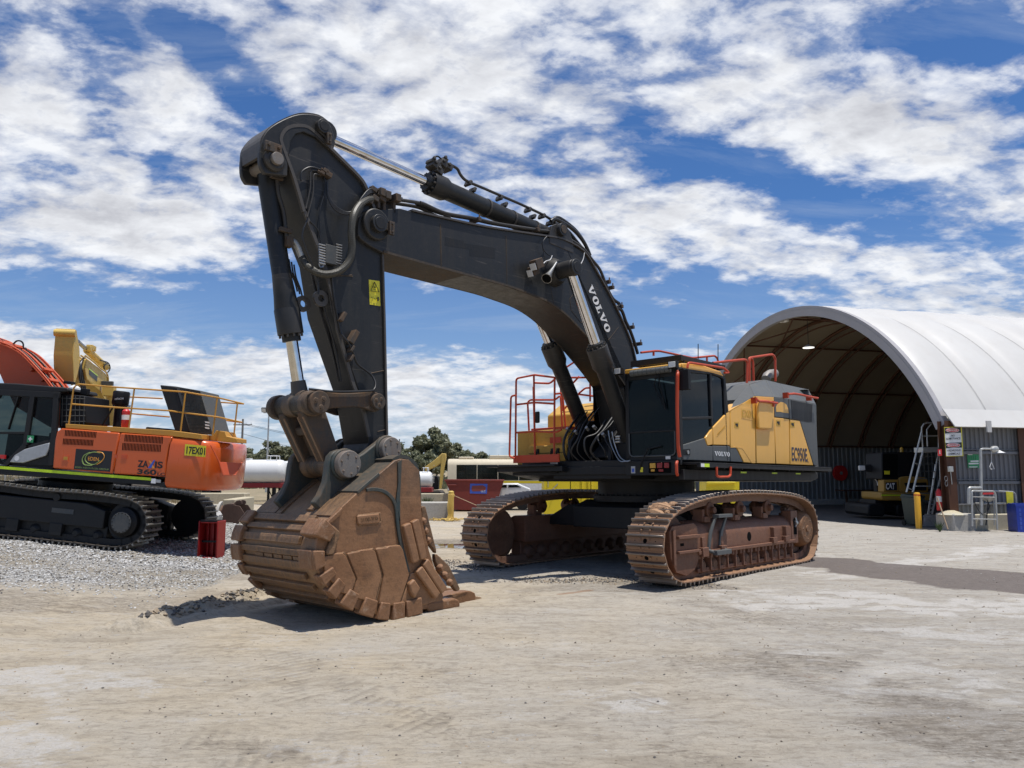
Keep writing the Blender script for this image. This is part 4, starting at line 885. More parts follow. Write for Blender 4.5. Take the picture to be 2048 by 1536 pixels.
# wear strips across the shell: (start index fraction, end, y0, y1)
def arc(t0, t1, off, n=5):
    m_ = len(back)-1; out = []
    for k in range(n):
        f = (t0+(t1-t0)*k/(n-1))*m_; i = min(int(f), m_-1); a = Vector(back[i]); b_ = Vector(back[i+1]); p = a.lerp(b_, f-i); d_ = (b_-a).normalized(); out.append((p.x-d_.y*off, p.y+d_.x*off))
    return out
strips = [(.268,.298,-.98,.62),(.318,.348,-.9,.60),(.375,.410,-.92,.56),(.43,.455,-.96,.58),(.475,.505,-.96,.58),(.53,.56,-.96,.60),(.59,.62,-.96,.62),(.66,.69,-.96,.7),(.73,.76,-.96,.8),(.80,.83,-.96,.86)]
ws = MB()
for a, b_, y0, y1 in strips:
    ws.mark(); ws.ribbon(arc(a, b_, .052, 4), y0, y1, -.055)
ws.build_split('wear_strip', 'rustd', bk, bevel=.008)
w2 = MB()
for k in range(5):
    y0 = -.55+k*.24; w2.mark(); w2.ribbon(arc(.458, .475, .03, 3), y0, y0+.2, -.035)
w2.mark(); w2.ribbon(arc(.12, .262, .03, 5), -.45, -.33, -.032); w2.mark(); w2.ribbon(arc(.13, .24, .03, 5), .20, .40, -.032); w2.mark(); w2.ribbon(arc(.15,.26,.02,5), KF+.02, -.5, -.022); w2.mark(); w2.ribbon(arc(.15,.26,.02,5), .41, KN-.02, -.022)
w2.build_split('wear_strip', 'rustd', bk, bevel=.006)
# heel shrouds hugging both lower corners
def shroud(t0, t1, y0, y1, side_dir, off=.075, dep=.19, lip=.06, name='heel_shroud', mat='rusth'):
    mb = MB(); mb.ribbon(arc(t0, t1, off, 5), y0, y1, -(off-.003))
    pth = arc(t0, t1, off, 5); inn = arc(t0, t1, -dep, 5); yy = y1 if side_dir > 0 else y0
    poly = pth+list(reversed(inn)); a, b_ = (yy-.002, yy+lip) if side_dir > 0 else (yy-lip, yy+.002); mb.prism(poly, a, b_)
    return mb.build(name, mat, bk, bevel=.016)
for t in (.545,.618,.69,.762,.828,.89,.945):
    shroud(t-.024, t+.024, KN-.10, KN+.0, 1, dep=.15, off=.07)
shroud(.298,.375,KN-.30,KN+.02,1,off=.13,dep=.10,lip=.07); shroud(.425,.495,KN-.30,KN+.02,1,off=.10,dep=.06,lip=.05)
for t in (.30,.385,.465): shroud(t-.032, t+.032, KF-.02, KF+.17, -1, off=.10, dep=.12)
for t in (.55,.64,.73,.82): shroud(t-.03, t+.03, KF, KF+.10, -1, dep=.15, off=.07)
def sp(c, pts, t=.035, mat='rust', name='wear_plate', bev=.012, y=KN): return MB().prism(S(c, pts, y+t), y-.002, y+t).build(name, mat, bk, bevel=bev)
sp(cC, [(645,1062),(700,1052),(705,1045),(758,1042),(775,1058),(830,1185),(828,1200),(802,1285),(745,1265),(695,1205),(655,1150)])
sp(cC, [(782,1045),(850,1032),(855,1025),(925,1020),(942,1035),(978,1170),(940,1328),(900,1315),(808,1290),(835,1200),(838,1185),(790,1065)])
sp(cC, [(943,1018),(1010,1010),(1015,1002),(1082,996),(1098,1020),(1135,1165),(1082,1328),(1060,1345),(960,1330),(988,1180),(990,1165),(952,1040)])
sp(cC, [(1145,1155),(1185,1150),(1200,1200),(1290,1310),(1235,1335),(1090,1345),(1090,1325)], .02)
sp(cC, [(690,890),(700,882),(740,920),(738,945),(705,1050),(665,1052),(662,1035),(690,960),(685,930)], .05, 'rustd')
sp(cC, [(735,800),(752,782),(758,795),(745,825),(700,865),(660,905),(640,900),(680,850)], .06, 'rusth')
for c, pts in ((cF, [(637,303),(718,265),(730,280),(835,718),(757,752),(742,740)]), (cF, [(738,262),(805,222),(822,235),(918,680),(848,708),(835,690)]), (cF, [(788,852),(856,782),(868,790),(1075,1100),(1022,1172),(1005,1160)]), (cF, [(868,770),(922,692),(938,700),(1158,1040),(1098,1108),(1080,1098)]), (cF, [(705,992),(765,932),(838,1042),(772,1168),(718,1080)])):
    sp(c, pts, .085, 'rust', 'wear_bar', .022)
# side cutter step (edge plate along the mouth)
sp(cC, [(1082,510),(1130,510),(1190,570),(1203,770),(1203,850),(1160,880),(1145,1150),(1135,1155),(1085,905),(1076,720),(1072,560)], .018, 'rust', 'side_cutter', .006)
rb_ = S(cC, sp2([(893,672),(940,668),(995,680),(1040,715),(1068,770),(1078,860),(1092,960),(1118,1060),(1140,1150)], 3), KN+.03)
MB().ribbon(rb_, KN-.002, KN+.03, .05).build('side_rib', 'green', bk, bevel=.008)
gr = S(cC, [(1070,525),(1092,510),(1088,620),(1082,720),(1082,860),(1072,800),(1060,740),(1072,640)], KN+.021)
MB().prism(gr, KN, KN+.021).build('paint_remnant', 'green', bk)
bd = bpy.data.objects.new('badge', None); COL.objects.link(bd); bd.parent = bk
MB().prism(S(cC, [(838,830),(965,816),(970,862),(958,872),(850,882),(842,870)], KN+.03), KN-.002, KN+.03).build('badge_plate', 'rust', bd, bevel=.012)
letter('lettering', 'VOLVO', L3(cC,(858,866),KN+.031), L3(cC,(955,853),KN+.031), L3(cC,(856,845),KN+.031), 'rustd', bd, word=1, lift=.006)
# inner lip with side protectors
for j, (c, out, bolts) in enumerate(((cF, [(842,88),(862,68),(885,82),(1012,590),(1012,632),(960,560),(905,500),(840,250)], [(882,252),(906,368),(940,482)]), (cF, [(998,640),(1020,640),(1165,780),(1290,1040),(1285,1065),(1250,1080),(1200,1010),(1050,860),(1000,720)], [(1082,800),(1136,888),(1196,975)]))):
    s2 = MB(); s2.prism(S(c, out, .84), .78, .86); s2.build('side_protector', 'rustd', bk, bevel=.012)
    s3 = MB()
    for p in bolts:
        q = V.U(c[0]+p[0]/c[2], c[1]+p[1]/c[2], y=.90); s3.rings((q.x, .85, q.z), (q.x, .92, q.z), [(0,.055),(.5,.05),(1,.025)], 12)
    s3.build('protector_bolt', 'rusth', bk)
# cutting edge, adapters and teeth
lip = V.P(cF, [(885,1290),(900,1330)], y=KN)
zb = back[-1][1]; xb = back[-1][0]
ce = MB(); ce.prism([(xb+.25, zb+.02), (xb+.25, zb-.05), (xb-.35, zb-.04), (xb-.48, zb-.01), (xb-.35, zb+.03)], KF, KN-.01); ce.build('cutting_edge', 'rusth', bk, bevel=.008)
sd = MB(); q = S(cF, [(905,1245),(935,1210),(1235,1160),(1275,1175),(1300,1200),(1300,1260),(1285,1275),(940,1322),(918,1300)], KN); sd.prism(q, KN-.22, KN+.01); sd.build('lip_shroud', 'rusth', bk, bevel=.03, seg=3)
sd = MB(); q = S(cF, [(1060,1200),(1090,1155),(1240,1100),(1380,1072),(1400,1095),(1290,1130),(1250,1160)], KN-.2); sd.prism(q, KN-.5, KN-.2); sd.build('lip_shroud', 'rusth', bk, bevel=.03, seg=3)
# tooth: adapter + point, built around its own centre plane (profile read at the near tooth)
ty = KN-.30
ad = S(cF, [(1255,1090),(1300,1070),(1380,1068),(1430,1092),(1440,1130),(1440,1260),(1425,1278),(1330,1270),(1290,1255),(1240,1200),(1150,1190),(1120,1165)], ty)
pnt = S(cF, [(1425,1130),(1500,1138),(1600,1185),(1618,1202),(1560,1218),(1440,1240),(1432,1200)], ty)
for k in range(5):
    yc = ty-k*.40; te = bpy.data.objects.new('tooth', None); COL.objects.link(te); te.parent = bk
    MB().prism(ad, yc-.09, yc+.09).build('adapter', 'rusth', te, bevel=.03, seg=3)
    n = len(pnt); cx = max(p[0] for p in pnt); mn = min(p[0] for p in pnt); vs = []
    for s_ in (-1, 1):
        for x, z in pnt: t = (x-mn)/(cx-mn); vs.append((x, yc+s_*(.035+.055*t), z))
    m = MB(); m.add(vs, [tuple(range(n)), tuple(range(2*n-1, n-1, -1))]+[(i, (i+1) % n, n+(i+1) % n, n+i) for i in range(n)]); m.build('tooth_point', 'tooth', te, bevel=.012)
# hanger ears
earN = [(628,1006),(640,990),(652,962),(656,930),(660,912),(668,903),(681,898.5),(695,900),(706,906),(714,915),(728,906),(748,890),(766,874),(780,871),(792,878),(799,892),(800,910),(794,925),(760,960),(700,1012),(660,1040)]
en = S(PX, earN, .50)
for y0 in (.38, -.56): MB().prism(en, y0, y0+.12).build('hanger_ear', 'green', bk, bevel=.02)
for y0 in (.48, -.60):
    for c in (D1, D2): MB().cyl((c[0], y0-.0, c[1]), (c[0], y0+.06, c[1]), .215 if c is D1 else .20, n=36).build('ear_boss', 'green', bk, bevel=.02)
bolted(D1, .58, .185, 6, bk, rb=.72, br=.014); bolted(D2, .58, .17, 6, bk, rb=.72, br=.014)
ring('bucket_pin', D2, -.6, .56, .12, 'rustd', bk); ring('bucket_pin', D1, -.6, .56, .12, 'rustd', bk)
# top plate and torque tube between ear and side, lighter green-grey
tpl = arc(.0, .13, .012, 5)
MB().ribbon([(back[0][0]-.12, back[0][1]+.03)]+tpl, .52, KN-.02, -.05).build('top_plate', 'green', bk, bevel=.01)
MB().ribbon([(back[0][0]-.12, back[0][1]+.03)]+tpl, KF+.02, -.58, -.05).build('top_plate', 'green', bk, bevel=.01)
MB().ribbon(arc(.10, .17, .04, 5), .5, KN+.01, -.045).build('gusset', 'green', bk, bevel=.008)
tc = S(cC, [(1040,500),(1085,495),(1130,505),(1190,560),(1200,640)], KN-.3)
MB().ribbon(S(PX, sp2([(792,924),(805,917),(822,921),(838,942),(842,1010)], 4), KN), KF+.05, KN-.05, -.05).build('torque_tube', 'green', bk)
fx = MB(); fx.rings((D2[0]-.02, -.33, D2[1]-.02), (D2[0]-.02, .28, D2[1]-.02), [(0,.2),(1,.2)], 28); fx.build('arm_tip_tube', 'boom', arm, bevel=.01)

# hoses and steelwork around the boom foot
fb = MB(); fb.prism([(2.0,2.0),(1.9,2.5),(1.5,2.95),(1.0,3.0),(.6,2.6),(.5,2.0)], .44, .52); fb.prism([(2.0,2.0),(1.9,2.5),(1.5,2.95),(1.0,3.0),(.6,2.6),(.5,2.0)], -.58, -.50); fb.build('boom_foot_bracket', 'dark', ex, bevel=.015)
for yy in (.72,): MB().bx(1.45, 1.80, yy-.2, yy+.2, 2.05, 2.45).build('cylinder_foot', 'dark', ex, bevel=.03)
rs_ = random.Random(5)
for k in range(8):
    y0 = -.55+.16*k; z1 = 2.75+rs_.uniform(-.1,.2); MB().tube(spline([(1.5, y0, z1+.3), (1.9, y0+.05, z1), (2.12, y0+rs_.uniform(-.1,.1), 2.55), (2.14, y0+rs_.uniform(-.1,.1), 2.3), (1.95, y0, 2.1)], 5), rs_.choice((.014,.02,.026)), 8).build('hose', 'hose', ex, smooth=60)
for k in range(5):
    p = Vector((1.98+rs_.uniform(-.06,.1), -.5+.24*k, 2.62+rs_.uniform(-.12,.12))); MB().cyl(p, p+Vector((.07,.0,.05)), .032, n=8).build('hose_fitting', 'steel', ex)
for pts in ([(1040,870),(1060,980),(1100,1080),(1150,1160),(1200,1165),(1250,1158)], [(1075,880),(1100,1000),(1150,1120),(1215,1165),(1250,1155)]):
    MB().tube(spline(V.P(cE, pts, x=2.2), 4), .012, 6).build('hose', 'steel', ex, smooth=60)
for (x, y) in ((1130,930),(1130,952),(1130,980)):
    q = V.P(cE, [(x-18,y),(x+20,y-5)], x=2.1); MB().cyl(q[0], q[1], .02, n=8).build('hose_fitting', 'galv', ex)

wb = MB()
for c, pts in ((cC, [(645,1062),(700,1050),(758,1040),(776,1058),(830,1185),(802,1285)]), (cC, [(782,1045),(855,1029),(925,1018),(943,1034),(978,1170),(940,1328)]), (cC, [(943,1018),(1012,1006),(1082,995),(1100,1020),(1136,1165),(1082,1328)]), (cC, [(838,828),(965,814),(971,862),(958,874),(850,884),(840,868),(838,828)])):
    q = V.P(c, pts, y=KN+.004); P_ = []
    for a, b_ in zip(q, q[1:]):
        k = max(2, int((b_-a).length/.02)); P_ += [a.lerp(b_, i/k)+Vector((rs_.uniform(-.003,.003), 0, rs_.uniform(-.003,.003))) for i in range(k)]
    wb.tube(P_, .012, 6)
wb.build('weld_bead', 'rustd', bk, smooth=60)
# ================================================================ ground
def G0(px, py): p = at(px, py, z=0); return (p.x, p.y)
def vnoise(x, y, seed=0):
    xi = np.floor(x).astype(np.int64); yi = np.floor(y).astype(np.int64); fx = x-xi; fy = y-yi
    def h(a, b):
        n = (a*374761393+b*668265263+seed*1442695041) & 0xffffffff; n = ((n ^ (n >> 13))*1274126177) & 0xffffffff; return ((n ^ (n >> 16)) & 0xffff)/65535.0
    u = fx*fx*(3-2*fx); v = fy*fy*(3-2*fy)
    return (h(xi, yi)*(1-u)+h(xi+1, yi)*u)*(1-v)+(h(xi, yi+1)*(1-u)+h(xi+1, yi+1)*u)*v
def fbm(x, y, o=5, seed=0):
    r = 0; a = .5; t = 0
    for k in range(o): r = r+a*vnoise(x*2**k, y*2**k, seed+k*17); t += a; a *= .55
    return r/t
def sm(a, b, x): t = np.clip((x-a)/(b-a), 0, 1); return t*t*(3-2*t)
def ramp_h(X, Y):
    u = np.maximum(0, -X-4.9+.0); k = .092*(np.sqrt(u*u+.6)-.77)
    k = np.maximum(k, 0); k = np.minimum(k, 1.6); return k*sm(6.5, 10.5, Y+.35*(-X-5))*(1-sm(30, 45, Y))
def stroke(X, Y, a, b, w, amp=.5, seed=3, fr=1.2):
    ax, ay = a; bx, by = b; dx, dy = bx-ax, by-ay; L2 = dx*dx+dy*dy
    t = np.clip(((X-ax)*dx+(Y-ay)*dy)/L2, 0, 1); d = np.hypot(X-ax-t*dx, Y-ay-t*dy)/w
    return 1-sm(.45, 1.15, d+amp*(fbm(X*fr, Y*fr, 4, seed)-.5)*2)
rows = np.concatenate([np.linspace(-14, 3.6, 12), 4.0*(46/4.0)**(np.linspace(0, 1, 760)), 48*(3200/48)**(np.linspace(0, 1, 26))])
cols = np.linspace(-1, 1, 860); cols = np.sign(cols)*(np.abs(cols)**1.15)
YY, CC = np.meshgrid(rows, cols, indexing='ij'); WW = np.where(YY < 46, np.maximum(YY, 4)*.95+3.6, YY*1.6); XX = CC*WW
HH = ramp_h(XX, YY)
near = 1-sm(30, 44, YY)
HH = HH+near*((fbm(XX*.35, YY*.35, 3, 5)-.5)*.05+(fbm(XX*2.2, YY*2.2, 4, 9)-.5)*.022+(fbm(XX*8, YY*8, 3, 19)-.5)*.012)
grav = sm(.42, .52, 1-sm(0, 1, (XX+5.2+.5*(YY-11)*.0)/3.2+.5)+.25*(fbm(XX*.7, YY*.7, 4, 21)-.5))*sm(11.0, 13.6, YY+.35*(-XX-6)+3.0*(fbm(XX*.9, YY*.9, 4, 31)-.5))*(1-sm(26, 32, YY))
HH = HH+grav*((fbm(XX*9, YY*9, 3, 77)-.5)*.05+(fbm(XX*3, YY*3, 2, 78)-.5)*.05)
# broken ridge left by a track
def seg(p, q): return G0(*p), G0(*q)
for p, q, w, hgt in (((210,1262),(330,1240),.10,.03),((250,1250),(620,1168),.13,.085),((140,1275),(225,1262),.08,.03),((395,1215),(560,1185),.2,.03)):
    a, b = seg(p, q); s_ = stroke(XX, YY, a, b, w*2, .7, 13, 5); HH = HH+s_*hgt*(.35+1.1*fbm(XX*6, YY*6, 3, 41))
a, b = seg((270,1262),(620,1190)); HH = HH-stroke(XX, YY, a, b, .16, .5, 14, 3)*.05
# grouser imprints
tread = np.zeros_like(XX)
TR = [((860,1185),(1240,1150),.42,.9),((1060,1208),(1290,1185),.42,.7),((1400,1250),(1530,1215),.5,-.5),((1560,1240),(1720,1245),.35,.4),((1500,1340),(1720,1300),.6,.8),((1700,1300),(2048,1350),.55,-.6),((430,1490),(560,1500),.55,.3),((1200,1430),(1330,1400),.35,.2),((1780,1400),(1880,1380),.5,.7),((520,1290),(620,1380),.4,.2),((760,1400),(830,1440),.4,.5),((1010,1170),(1100,1160),.4,.7)]
for p, q, w, ang in TR:
    a, b = seg(p, q); m_ = stroke(XX, YY, a, b, w, .8, 51, 1.5); dx, dy = b[0]-a[0], b[1]-a[1]; L = math.hypot(dx, dy); dx, dy = dx/L, dy/L
    c_, s_ = math.cos(ang), math.sin(ang); ph = ((XX*dx+YY*dy)*c_+(-XX*dy+YY*dx)*s_)*2*math.pi/.115+3.0*fbm(XX*2, YY*2, 3, 61)
    m_ = m_*sm(.42,.60,fbm(XX*4.6,YY*4.6,3,90)); tread = np.maximum(tread, m_*(.5+.5*np.sin(ph))); HH = HH+m_*.006*np.sin(ph)
# long shallow wheel scrapes crossing the yard
for p, q, w in (((0,1330),(2048,1240),.25),((0,1420),(1500,1300),.3),((600,1500),(2048,1380),.3),((900,1250),(1900,1500),.28),((200,1290),(1100,1520),.3)):
    a, b = seg(p, q); dx, dy = b[0]-a[0], b[1]-a[1]; L = math.hypot(dx, dy); dd = (-(YY-a[1])*dx+(XX-a[0])*dy)/L; m_ = np.exp(-(dd/w)**2)*sm(.40,.62,fbm(XX*.8+3,YY*.8,3,int(w*100)))*near; HH = HH-m_*.008*(1+np.sin(dd*2*math.pi/.075)*.5)
    tread = np.maximum(tread, .35*m_*(.5+.5*np.sin(dd*2*math.pi/.075)))
# colour masks
white = np.zeros_like(XX); dark = np.zeros_like(XX); rut = np.zeros_like(XX); red = np.zeros_like(XX)
for p, q, w, k in (((1500,1200),(2048,1215),.9,1),((1560,1180),(1700,1190),.5,.8),((1650,1150),(2048,1092),.55,.9),((1560,1140),(1640,1110),.4,.6),((1850,1360),(2048,1400),.5,.7),((1500,1290),(1620,1310),.4,.6),((1740,1260),(2048,1270),.45,.7),((20,1340),(180,1380),.7,.75),((0,1480),(110,1490),.7,.8),((1180,1400),(1300,1410),.3,.7),((560,1340),(700,1300),.8,.35),((380,1250),(480,1230),.5,.2),((1660,1062),(2048,1085),.5,.35),((1700,1380),(1900,1350),.5,.6),((560,1500),(700,1520),.3,.5)):
    a, b = seg(p, q); white = np.maximum(white, k*stroke(XX, YY, a, b, w, 1.1, 3, 1.1))
white *= sm(.30, .58, fbm(XX*3.2, YY*6.0, 5, 71))
white = np.maximum(white, .45*sm(.56, .74, fbm(XX*1.7, YY*5.0, 5, 72)))
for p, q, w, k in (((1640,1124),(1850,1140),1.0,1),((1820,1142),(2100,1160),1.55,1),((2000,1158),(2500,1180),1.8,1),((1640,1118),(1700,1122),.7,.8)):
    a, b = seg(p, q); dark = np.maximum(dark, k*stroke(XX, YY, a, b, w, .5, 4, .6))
for p, q, w, k in (((870,1110),(1250,1160),1.5,.45),((1240,1165),(1440,1175),.35,.7),((1180,1175),(1330,1180),.4,.6),((1040,1185),(1230,1165),.3,.6),((1380,1200),(1530,1240),.4,.5),((1380,1330),(1640,1340),.35,.5),((1560,1350),(1740,1400),.5,.55),((1830,1400),(2048,1480),.9,.7),((1480,1310),(1700,1330),.22,.6),((1600,1250),(1760,1262),.3,.5),((430,1490),(570,1500),.25,.6),((1330,1500),(1420,1520),.2,.5),((850,1340),(900,1480),.3,.35),((-60,1225),(420,1205),1.1,.62),((60,1190),(330,1170),.8,.5),((100,1290),(380,1480),.6,.15),((860,1420),(1180,1510),.6,.2),((1150,1330),(1400,1370),.4,.3),((480,1262),(600,1268),.1,.2),((340,1150),(620,1160),.8,.62),((1240,1440),(1500,1520),.7,.25),((1030,1120),(1250,1150),.5,.6)):
    a, b = seg(p, q); rut = np.maximum(rut, k*stroke(XX, YY, a, b, w, 1.0, 6, 1.0))
rut = np.maximum(rut, .28*sm(.55, .8, fbm(XX*.5, YY*.9, 5, 81)))
for p, q, w, k in (((1600,1352),(1680,1360),.14,.5),((1120,1190),(1180,1180),.1,.8),((1480,1140),(1640,1112),.25,.5),((1560,1122),(1720,1060),.6,.35)):
    a, b = seg(p, q); red = np.maximum(red, k*stroke(XX, YY, a, b, w, .9, 8, 2.0))
# shallow pool by the crawler
pc = G0(905, 1090); pd_ = np.hypot((XX-pc[0]-.2)/1.55, (YY-pc[1]-.3)/1.0)+.5*(fbm(XX*1.1, YY*1.1, 3, 91)-.5)
pool = 1-sm(.75, 1.1, pd_); HH = HH-pool*.05
rut = np.maximum(rut, .8*(1-sm(1.0, 1.9, pd_)))
WL = float(np.median(HH[(pd_ > .80) & (pd_ < .86)])) if ((pd_ > .80) & (pd_ < .86)).any() else -.03
nr, nc = XX.shape
me = bpy.data.meshes.new('ground'); idx = np.arange(nr*nc).reshape(nr, nc)
q = np.stack([idx[:-1, :-1], idx[:-1, 1:], idx[1:, 1:], idx[1:, :-1]], -1).reshape(-1, 4)
me.vertices.add(nr*nc); me.vertices.foreach_set('co', np.stack([XX, YY, HH], -1).astype(np.float32).ravel())
me.loops.add(q.size); me.loops.foreach_set('vertex_index', q.astype(np.int32).ravel())
me.polygons.add(len(q)); me.polygons.foreach_set('loop_start', (np.arange(len(q))*4).astype(np.int32)); me.polygons.foreach_set('loop_total', np.full(len(q), 4, np.int32))
me.update(); me.validate(); me.polygons.foreach_set('use_smooth', [True]*len(q))
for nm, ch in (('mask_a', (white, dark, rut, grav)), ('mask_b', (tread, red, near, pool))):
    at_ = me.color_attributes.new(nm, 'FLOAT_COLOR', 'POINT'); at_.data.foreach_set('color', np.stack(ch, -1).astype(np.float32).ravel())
gm, n, b = nt('yard_ground')
geo = N(n, 'ShaderNodeNewGeometry'); pos = geo.outputs['Position']
aa = N(n, 'ShaderNodeVertexColor', layer_name='mask_a'); ab = N(n, 'ShaderNodeVertexColor', layer_name='mask_b')
sa = N(n, 'ShaderNodeSeparateColor'); n.links.new(aa.outputs[0], sa.inputs[0]); sb = N(n, 'ShaderNodeSeparateColor'); n.links.new(ab.outputs[0], sb.inputs[0])
mp = N(n, 'ShaderNodeMapping'); mp.inputs['Scale'].default_value = (1, 2.2, 1); mp.inputs['Rotation'].default_value = (0, 0, .12); n.links.new(pos, mp.inputs[0])
n1 = noise(n, pos, .45, 8, .6, .4); n2 = noise(n, mp.outputs[0], 2.6, 9, .68, .4); n3 = noise(n, pos, 28, 6, .75); n4 = noise(n, pos, 9, 6, .65)
n5 = noise(n, pos, 75, 4, .7); mq = N(n, 'ShaderNodeMapping'); mq.inputs['Scale'].default_value = (1, 3.2, 1); mq.inputs['Rotation'].default_value = (0, 0, -.25); n.links.new(pos, mq.inputs[0]); n6 = noise(n, mq.outputs[0], 7, 8, .72, .3)
def crisp(mk, w=.9, lo=.50, hi=.60, a_=n6, b__=n3):
    v = mth(n, 'ADD', mk, mth(n, 'MULTIPLY', mth(n, 'SUBTRACT', a_, .5), w)); v = mth(n, 'ADD', v, mth(n, 'MULTIPLY', mth(n, 'SUBTRACT', b__, .5), w*.55)); return ramp(n, v, [(lo, 0), (hi, 1)])
c = mix(n, ramp(n, n1, [(.38, 0), (.62, 1)]), (.475, .40, .29), (.435, .39, .32))
sxy = N(n, 'ShaderNodeSeparateXYZ'); n.links.new(pos, sxy.inputs[0]); gx = mth(n, 'MULTIPLY', mth(n, 'ADD', sxy.outputs[0], mth(n, 'MULTIPLY', n1, 4)), .16, clamp=True)
c = mix(n, gx, c, (.39, .365, .325))
n8 = noise(n, mq.outputs[0], .9, 10, .7, .8); c = mix(n, mth(n, 'MULTIPLY', ramp(n, n8, [(.50, 0), (.62, 1)]), .45), c, (.25, .212, .160)); c = mix(n, mth(n, 'MULTIPLY', ramp(n, n8, [(.36, 1), (.47, 0)]), .40), c, (.55, .50, .42))
c = mix(n, mth(n, 'MULTIPLY', ramp(n, n2, [(.50, 0), (.60, 1)]), .35), c, (.50, .445, .36))
c = mix(n, mth(n, 'MULTIPLY', ramp(n, n6, [(.52, 0), (.62, 1)]), .40), c, (.19, .162, .125))
c = mix(n, mth(n, 'MULTIPLY', ramp(n, n4, [(.53, 0), (.62, 1)]), .28), c, (.20, .17, .13))
k = mth(n, 'MULTIPLY', crisp(sa.outputs[2], 1.7, .36, .86), .72, clamp=True); c = mix(n, k, c, (.15, .125, .098))
c = mix(n, mth(n, 'MULTIPLY', crisp(sb.outputs[1], 1.0), .6), c, (.26, .14, .075))
k = mth(n, 'MULTIPLY', mth(n, 'MULTIPLY', crisp(sa.outputs[0], 1.7, .32, .78), ramp(n, n3, [(.35, .35), (.6, 1)])), .85); c = mix(n, k, c, (.55, .53, .50))
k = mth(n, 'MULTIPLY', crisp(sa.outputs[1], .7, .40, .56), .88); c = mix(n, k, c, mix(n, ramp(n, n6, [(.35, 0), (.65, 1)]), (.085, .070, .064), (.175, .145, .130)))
c = mix(n, mth(n, 'MULTIPLY', sb.outputs[0], .32), c, (.12, .10, .08))
vo = N(n, 'ShaderNodeTexVoronoi'); vo.inputs['Scale'].default_value = 22; n.links.new(pos, vo.inputs['Vector'])
gc = ramp(n, vo.outputs['Color'], [(0, (.13, .125, .115)), (.5, (.34, .34, .33)), (1, (.56, .555, .54))])
bwf = mix(n, .0, gc, gc)
gk = mth(n, 'MULTIPLY', aa.outputs['Alpha'], ramp(n, n2, [(.3, 1), (.75, .6)]), clamp=True); c = mix(n, gk, c, mix(n, ramp(n, n1, [(.45,0),(.6,1)]), gc, (.30,.27,.22)))
sp_k = mth(n, 'MULTIPLY', ramp(n, n3, [(.60, 0), (.68, 1)]), .5); c = mix(n, sp_k, c, (.10, .085, .07))
c = mix(n, mth(n, 'MULTIPLY', ramp(n, n5, [(.60, 0), (.70, 1)]), .45), c, (.12, .10, .08)); c = mix(n, mth(n, 'MULTIPLY', ramp(n, n5, [(.30, 1), (.38, 0)]), .35), c, (.48, .45, .40)); sp_w = mth(n, 'MULTIPLY', ramp(n, n3, [(.30, 1), (.37, 0)]), .4); c = mix(n, sp_w, c, (.55, .52, .46))
c = mix(n, sb.outputs[2], mix(n, ramp(n, n1, [(.4,0),(.6,1)]), (.30, .24, .16), (.22, .19, .12)), c)
n.links.new(c, b.inputs['Base Color'])
n.links.new(mth(n, 'SUBTRACT', .93, mth(n, 'MULTIPLY', sa.outputs[1], .25)), b.inputs['Roughness']); b.inputs['Specular IOR Level'].default_value = .2
bu = N(n, 'ShaderNodeBump'); bu.inputs['Strength'].default_value = 1.0; bu.inputs['Distance'].default_value = .04
hh = mth(n, 'ADD', mth(n, 'MULTIPLY', n3, .45), mth(n, 'MULTIPLY', n4, .5)); hh = mth(n, 'ADD', hh, mth(n, 'MULTIPLY', n6, .9)); hh = mth(n, 'ADD', hh, mth(n, 'MULTIPLY', n5, .18)); hh = mth(n, 'SUBTRACT', hh, mth(n, 'MULTIPLY', mth(n, 'MULTIPLY', vo.outputs['Distance'], aa.outputs['Alpha']), 1.4))
n.links.new(hh, bu.inputs['Height']); n.links.new(bu.outputs[0], b.inputs['Normal'])
me.materials.append(gm); go = bpy.data.objects.new('ground', me); COL.objects.link(go); go['kind'] = 'structure'
fg = MB(); fg.add([(-4000, -4000, -.14), (4000, -4000, -.14), (4000, 4000, -.14), (-4000, 4000, -.14)], [(0,1,2,3)]); fgo = fg.build('terrain', gm, smooth=0); fgo['kind'] = 'structure'
# pool of water
wm, n, b = nt('muddy_water'); b.inputs['Base Color'].default_value = (.05, .04, .03, 1); b.inputs['Roughness'].default_value = .03; b.inputs['Specular IOR Level'].default_value = .9
v = coords(n); bu = N(n, 'ShaderNodeBump'); bu.inputs['Strength'].default_value = .02; n.links.new(noise(n, v, 5), bu.inputs['Height']); n.links.new(bu.outputs[0], b.inputs['Normal'])
w = MB(); w.add([(pc[0]-2.3, pc[1]-1.6, WL), (pc[0]+2.6, pc[1]-1.6, WL), (pc[0]+2.6, pc[1]+2.2, WL), (pc[0]-2.3, pc[1]+2.2, WL)], [(0,1,2,3)]); wo = w.build('water', wm, smooth=0); wo['kind'] = 'structure'
# height lookup
def gz(x, y):
    j = np.searchsorted(rows, y); j = min(max(j, 1), nr-1); j = j-1 if abs(rows[j-1]-y) < abs(rows[j]-y) else j
    i = int(np.argmin(np.abs(XX[j]-x))); return float(HH[j, i])
